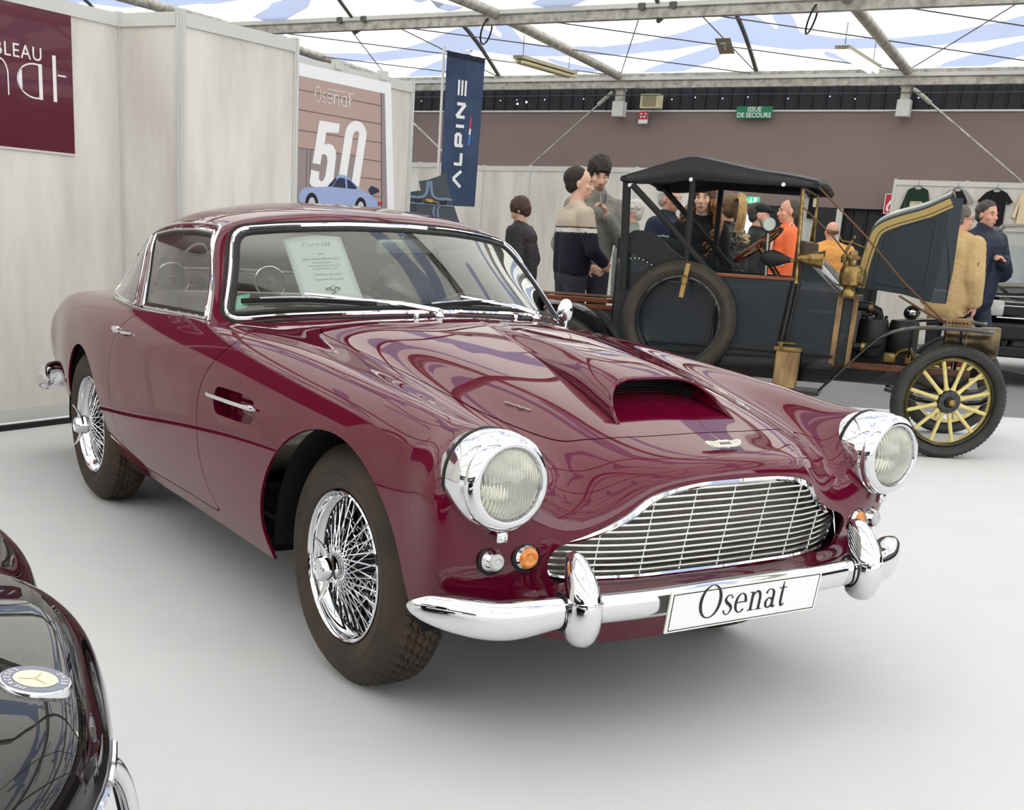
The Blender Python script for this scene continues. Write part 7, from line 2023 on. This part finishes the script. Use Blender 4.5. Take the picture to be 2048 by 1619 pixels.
for t, z in ((.13, 3.50), (.13, 3.55), (.19, 3.50), (.21, 3.55)): b.box(t, t + .035, z, z + .03, 0, .002)
b.build('notice_symbols', m_white, o, smooth=False)
o = gbox('fire_hose_sign', 4.57, 4.79, 2.0, 2.32, MATS['sign_red']); tag(o, 'red fire telephone sign with a white handset beside the clothes panel', 'sign')
b = MB(); b.X = Gf(4.57, -.078, 2.0); b.tube([(.055, .06, 0), (.06, .13, 0), (.10, .20, 0), (.165, .235, 0)], .018, 8, sx=.3, up=(0, 0, 1)); b.tube([(.05, .05, 0), (.085, .07, 0)], .026, 8, sx=.3, up=(0, 0, 1)); b.tube([(.155, .245, 0), (.175, .21, 0)], .026, 8, sx=.3, up=(0, 0, 1)); b.build('handset_symbol', m_white, o)
b = MB(); b.X = Gf(4.57, -.078, 2.0)
for r in (R4(0, 0, .22, .012), R4(0, .308, .22, .32), R4(0, 0, .012, .32), R4(.208, 0, .22, .32)): b.prism(r, (0, 0, .002), u=(1, 0, 0), v=(0, 1, 0))
b.build('sign_border', m_white, o, smooth=False)
o = gbox('lit_exit_sign', 2.20, 2.48, 2.085, 2.205, mat('exit_green_lit', (70, 170, 130), emit=.9)); tag(o, 'small lit green exit sign under the mauve band', 'sign')
b = MB(); b.X = Gf(2.20, -.079, 2.085); b.tube([(.12, .075, 0), (.13, .05, 0), (.10, .02, 0)], .008, 6); b.tube([(.13, .05, 0), (.155, .02, 0)], .008, 6); b.ell((.125, .092, 0), .010, .010, .003); b.box(.18, .23, .02, .10, 0, .002); b.tube([(.03, .06, 0), (.08, .06, 0)], .006, 5); b.tube([(.045, .075, 0), (.03, .06, 0), (.045, .045, 0)], .005, 5); b.build('running_figure', mat('exit_white_lit', (220, 245, 235), emit=1.2), o)
o = gbox('window_1', 2.10, 2.50, 1.15, 2.0, mat('daylight_pane', (205, 225, 250), emit=1.6), s=-.16); o['kind'] = 'structure'; o['label'] = 'bright door pane with daylight behind'
b = MB(); b.X = Gf(.15, -.12, 3.645); b.box(0, .37, 0, .24, 0, .18, b=.01); sp_ = b.build('loudspeaker', mat('aged_cream_plastic', (206, 194, 160), .6), None, smooth=False); tag(sp_, 'cream box loudspeaker on the wall near the roof post', 'speaker')
b = MB(); b.X = Gf(.15, .06, 3.645); b.box(.05, .30, .03, .21, 0, .006); b.build('speaker_grille', mat('speaker_grille_brown', (150, 138, 108), .7, bump=(200, .8, .004)), sp_, smooth=False)
for t, lit, nm in ((-.42, False, 'unlit double tube lamp hanging under the left rafter'), (4.45, True, 'lit double tube lamp hanging under the right rafter')):
    a_, c_ = (G(t, 3.9, 3.98), G(t + .03, 1.9, 4.02))
    if lit: a_, c_ = G(t, 4.0, 3.98), G(t, 1.7, 4.05)
    d = (c_ - a_).normalized(); M_ = frame(a_, d, ET); L_ = (c_ - a_).length
    b = MB(); b.X = M_; b.box(0, L_, -.10, .10, .0, .05) ; b.prism([(-.10, 0), (.10, 0), (.05, .05), (-.05, .05)], (L_, 0, 0), o=(0, 0, 0), u=(0, 1, 0), v=(0, 0, 1))
    zz = M_.to_3x3() @ Vector((0, 0, 1))
    sgz = -1 if zz.z > 0 else 1
    o = b.build('tube_lamp', mat('lamp_housing', (196, 186, 160), .5), None, smooth=False); tag(o, nm, 'lamp')
    q = MB(); q.X = M_
    for y in (-.055, .055): q.tube([(.03, y, (-.03 if zz.z > 0 else .09)), (L_ - .03, y, (-.03 if zz.z > 0 else .09))], .026, 8)
    q.build('fluorescent_tube', mat('tube_lit', (255, 250, 235), emit=14.0) if lit else mat('tube_off', (226, 214, 170), .4), o)
    q = MB(); q.tube([a_ + d * .15 + EZ * .03, a_ + d * .15 + EZ * .30], .006, 5); q.tube([c_ - d * .15 + EZ * .03, c_ - d * .15 + EZ * .30], .006, 5); q.build('hanger_rod', m_steeldk, o)
# brown number plaque on the membrane
c = G(1.80, .70, memb_z(1.8, .70) - .06); tz = (G(1.8, .95, memb_z(1.8, .95)) - G(1.8, .45, memb_z(1.8, .45))).normalized()
b = MB(); Mq = frame(c - ET * .13 - tz * .20, ET, tz); b.X = Mq; b.box(0, .26, 0, .40, -.004, .0); o = b.build('number_plaque', mat('plaque_brown', (158, 140, 116), .7), None, smooth=False); tag(o, 'brown plaque with the number 1 under the tent roof', 'sign')
b = MB(); b.X = Mq; zn = (Mq.to_3x3() @ Vector((0, 0, 1))).z
zz0 = -.012 if zn > 0 else .004
b.box(.115, .140, .12, .30, zz0, zz0 + .006); b.box(.075, .175, .275, .30, zz0, zz0 + .006); b.build('plaque_numeral', m_white, o, smooth=False)

# ---- papers inside the red car
A0, A1, A2, A3 = Vector((-1.072, -.436, 1.212)), Vector((-.998, -.249, 1.231)), Vector((-.721, -.296, 1.035)), Vector((-.817, -.472, 1.019))
A0, A1, A2, A3 = [p + Vector((-.012, 0, -.012)) for p in (A0, A1, A2, A3)]
b = MB(); P = []
for i in range(9):
    u = i / 8; P.append([A0.lerp(A1, u).lerp(A3.lerp(A2, u), j / 8) + Vector((.006, 0, .010)) * sin(PI * u) for j in range(9)])
b.grid(P); pap = b.build('information_sheet', mat('white_paper', (232, 242, 240), .6), None, auto=0); tag(pap, 'white printed information sheet behind the windscreen of the red car', 'paper')
pap.modifiers.new('t', 'SOLIDIFY').thickness = .0006
pu = (A2 - A3).normalized(); pv = (A0 - A3); pv = (pv - pu * pv.dot(pu)).normalized(); pn = pu.cross(pv)
wd_, ht_ = (A1 - A0).length, (A0 - A3).length
ux_ = (A1 - A0 + A2 - A3).normalized(); vy_ = (A0 - A3 + A1 - A2).normalized()
def onP(fx, fy, lift=.010):
    p = A0.lerp(A1, fx).lerp(A3.lerp(A2, fx), fy) + Vector((.006, 0, .010)) * sin(PI * fx); n = ux_.cross(vy_).normalized()
    return p + n * .0016
Mp = lambda fx, fy: frame(onP(fx, fy), ux_, vy_)
m_ink = mat('grey_ink', (84, 96, 100), .7)
deco('Osenat', Mp(.27, .175), .022, m_ink, pap, th=.0002, name='sheet_heading')
for txt, fx, fy, sz in (('1961', .52, .33, .0125), ('Aston-Martin DB4 Series III', .50, .40, .0115), ("Française d'origine", .50, .455, .0085), ('Même propriétaire depuis 1977', .52, .505, .0085), ('Peinture refaite en 1977', .52, .555, .0085), ('Disponible en vente privée', .52, .645, .0085), ('MERCI DE NE PAS TOUCHER', .52, .725, .0078)):
    textmesh('sheet_text', txt, sz, m_ink, Mp(fx, fy), pap, align='CENTER', extrude=.0001)
b = MB(); b.X = Mp(.53, .88)
def curl_(pts, ws): b.tube([(p[0], p[1], 0) for p in catmull(pts, 5)], list(np.interp(np.linspace(0, 1, (len(pts) - 1) * 5 + 1), np.linspace(0, 1, len(ws)), ws)), 5)
k_ = .001
curl_([(0, 22 * k_), (7 * k_, 12 * k_), (4 * k_, 2 * k_), (2 * k_, -14 * k_)], [.0005, .0012, .0016, .0008]); curl_([(0, 22 * k_), (-8 * k_, 12 * k_), (-4 * k_, 2 * k_), (-2 * k_, -14 * k_)], [.0005, .001, .001, .0008])
curl_([(4 * k_, 0), (10 * k_, 10 * k_), (20 * k_, 6 * k_), (18 * k_, -3 * k_), (12 * k_, -2 * k_)], [.001, .0022, .0024, .0016, .0008]); curl_([(-4 * k_, 0), (-10 * k_, 9 * k_), (-22 * k_, 7 * k_), (-26 * k_, 0)], [.001, .0016, .0016, .0008])
curl_([(-26 * k_, -2 * k_), (-12 * k_, -1 * k_), (4 * k_, -6 * k_), (10 * k_, -14 * k_)], [.0006, .0014, .0012, .0012]); curl_([(-8 * k_, -14 * k_), (0, -20 * k_), (8 * k_, -12 * k_)], [.0012, .0016, .0012])
b.build('fleur_emblem', mat('black_print', (40, 48, 52), .7), pap)
# windscreen stickers
C0, C1, C2, C3 = Vector((-.985, -.644, 1.017)), Vector((-.961, -.606, 1.028)), Vector((-.930, -.631, .982)), Vector((-.957, -.666, .973))
for nm, q, mm, cat_lab in (('green_sticker', (C0, C1, C2, C3), mat('mint_sticker', (150, 226, 200), .6), 'mint green square sticker'), ('grey_sticker', (Vector((-.952, -.665, .970)), Vector((-.925, -.638, .968)), Vector((-.912, -.655, .945)), Vector((-.930, -.680, .945))), mat('lilac_sticker', (176, 176, 186), .6), 'small lilac sticker')):
    b = MB(); b.add([p + Vector((-.007, .002, -.006)) for p in q], [(0, 1, 2, 3)]); b.build(nm, mm, car, smooth=False)
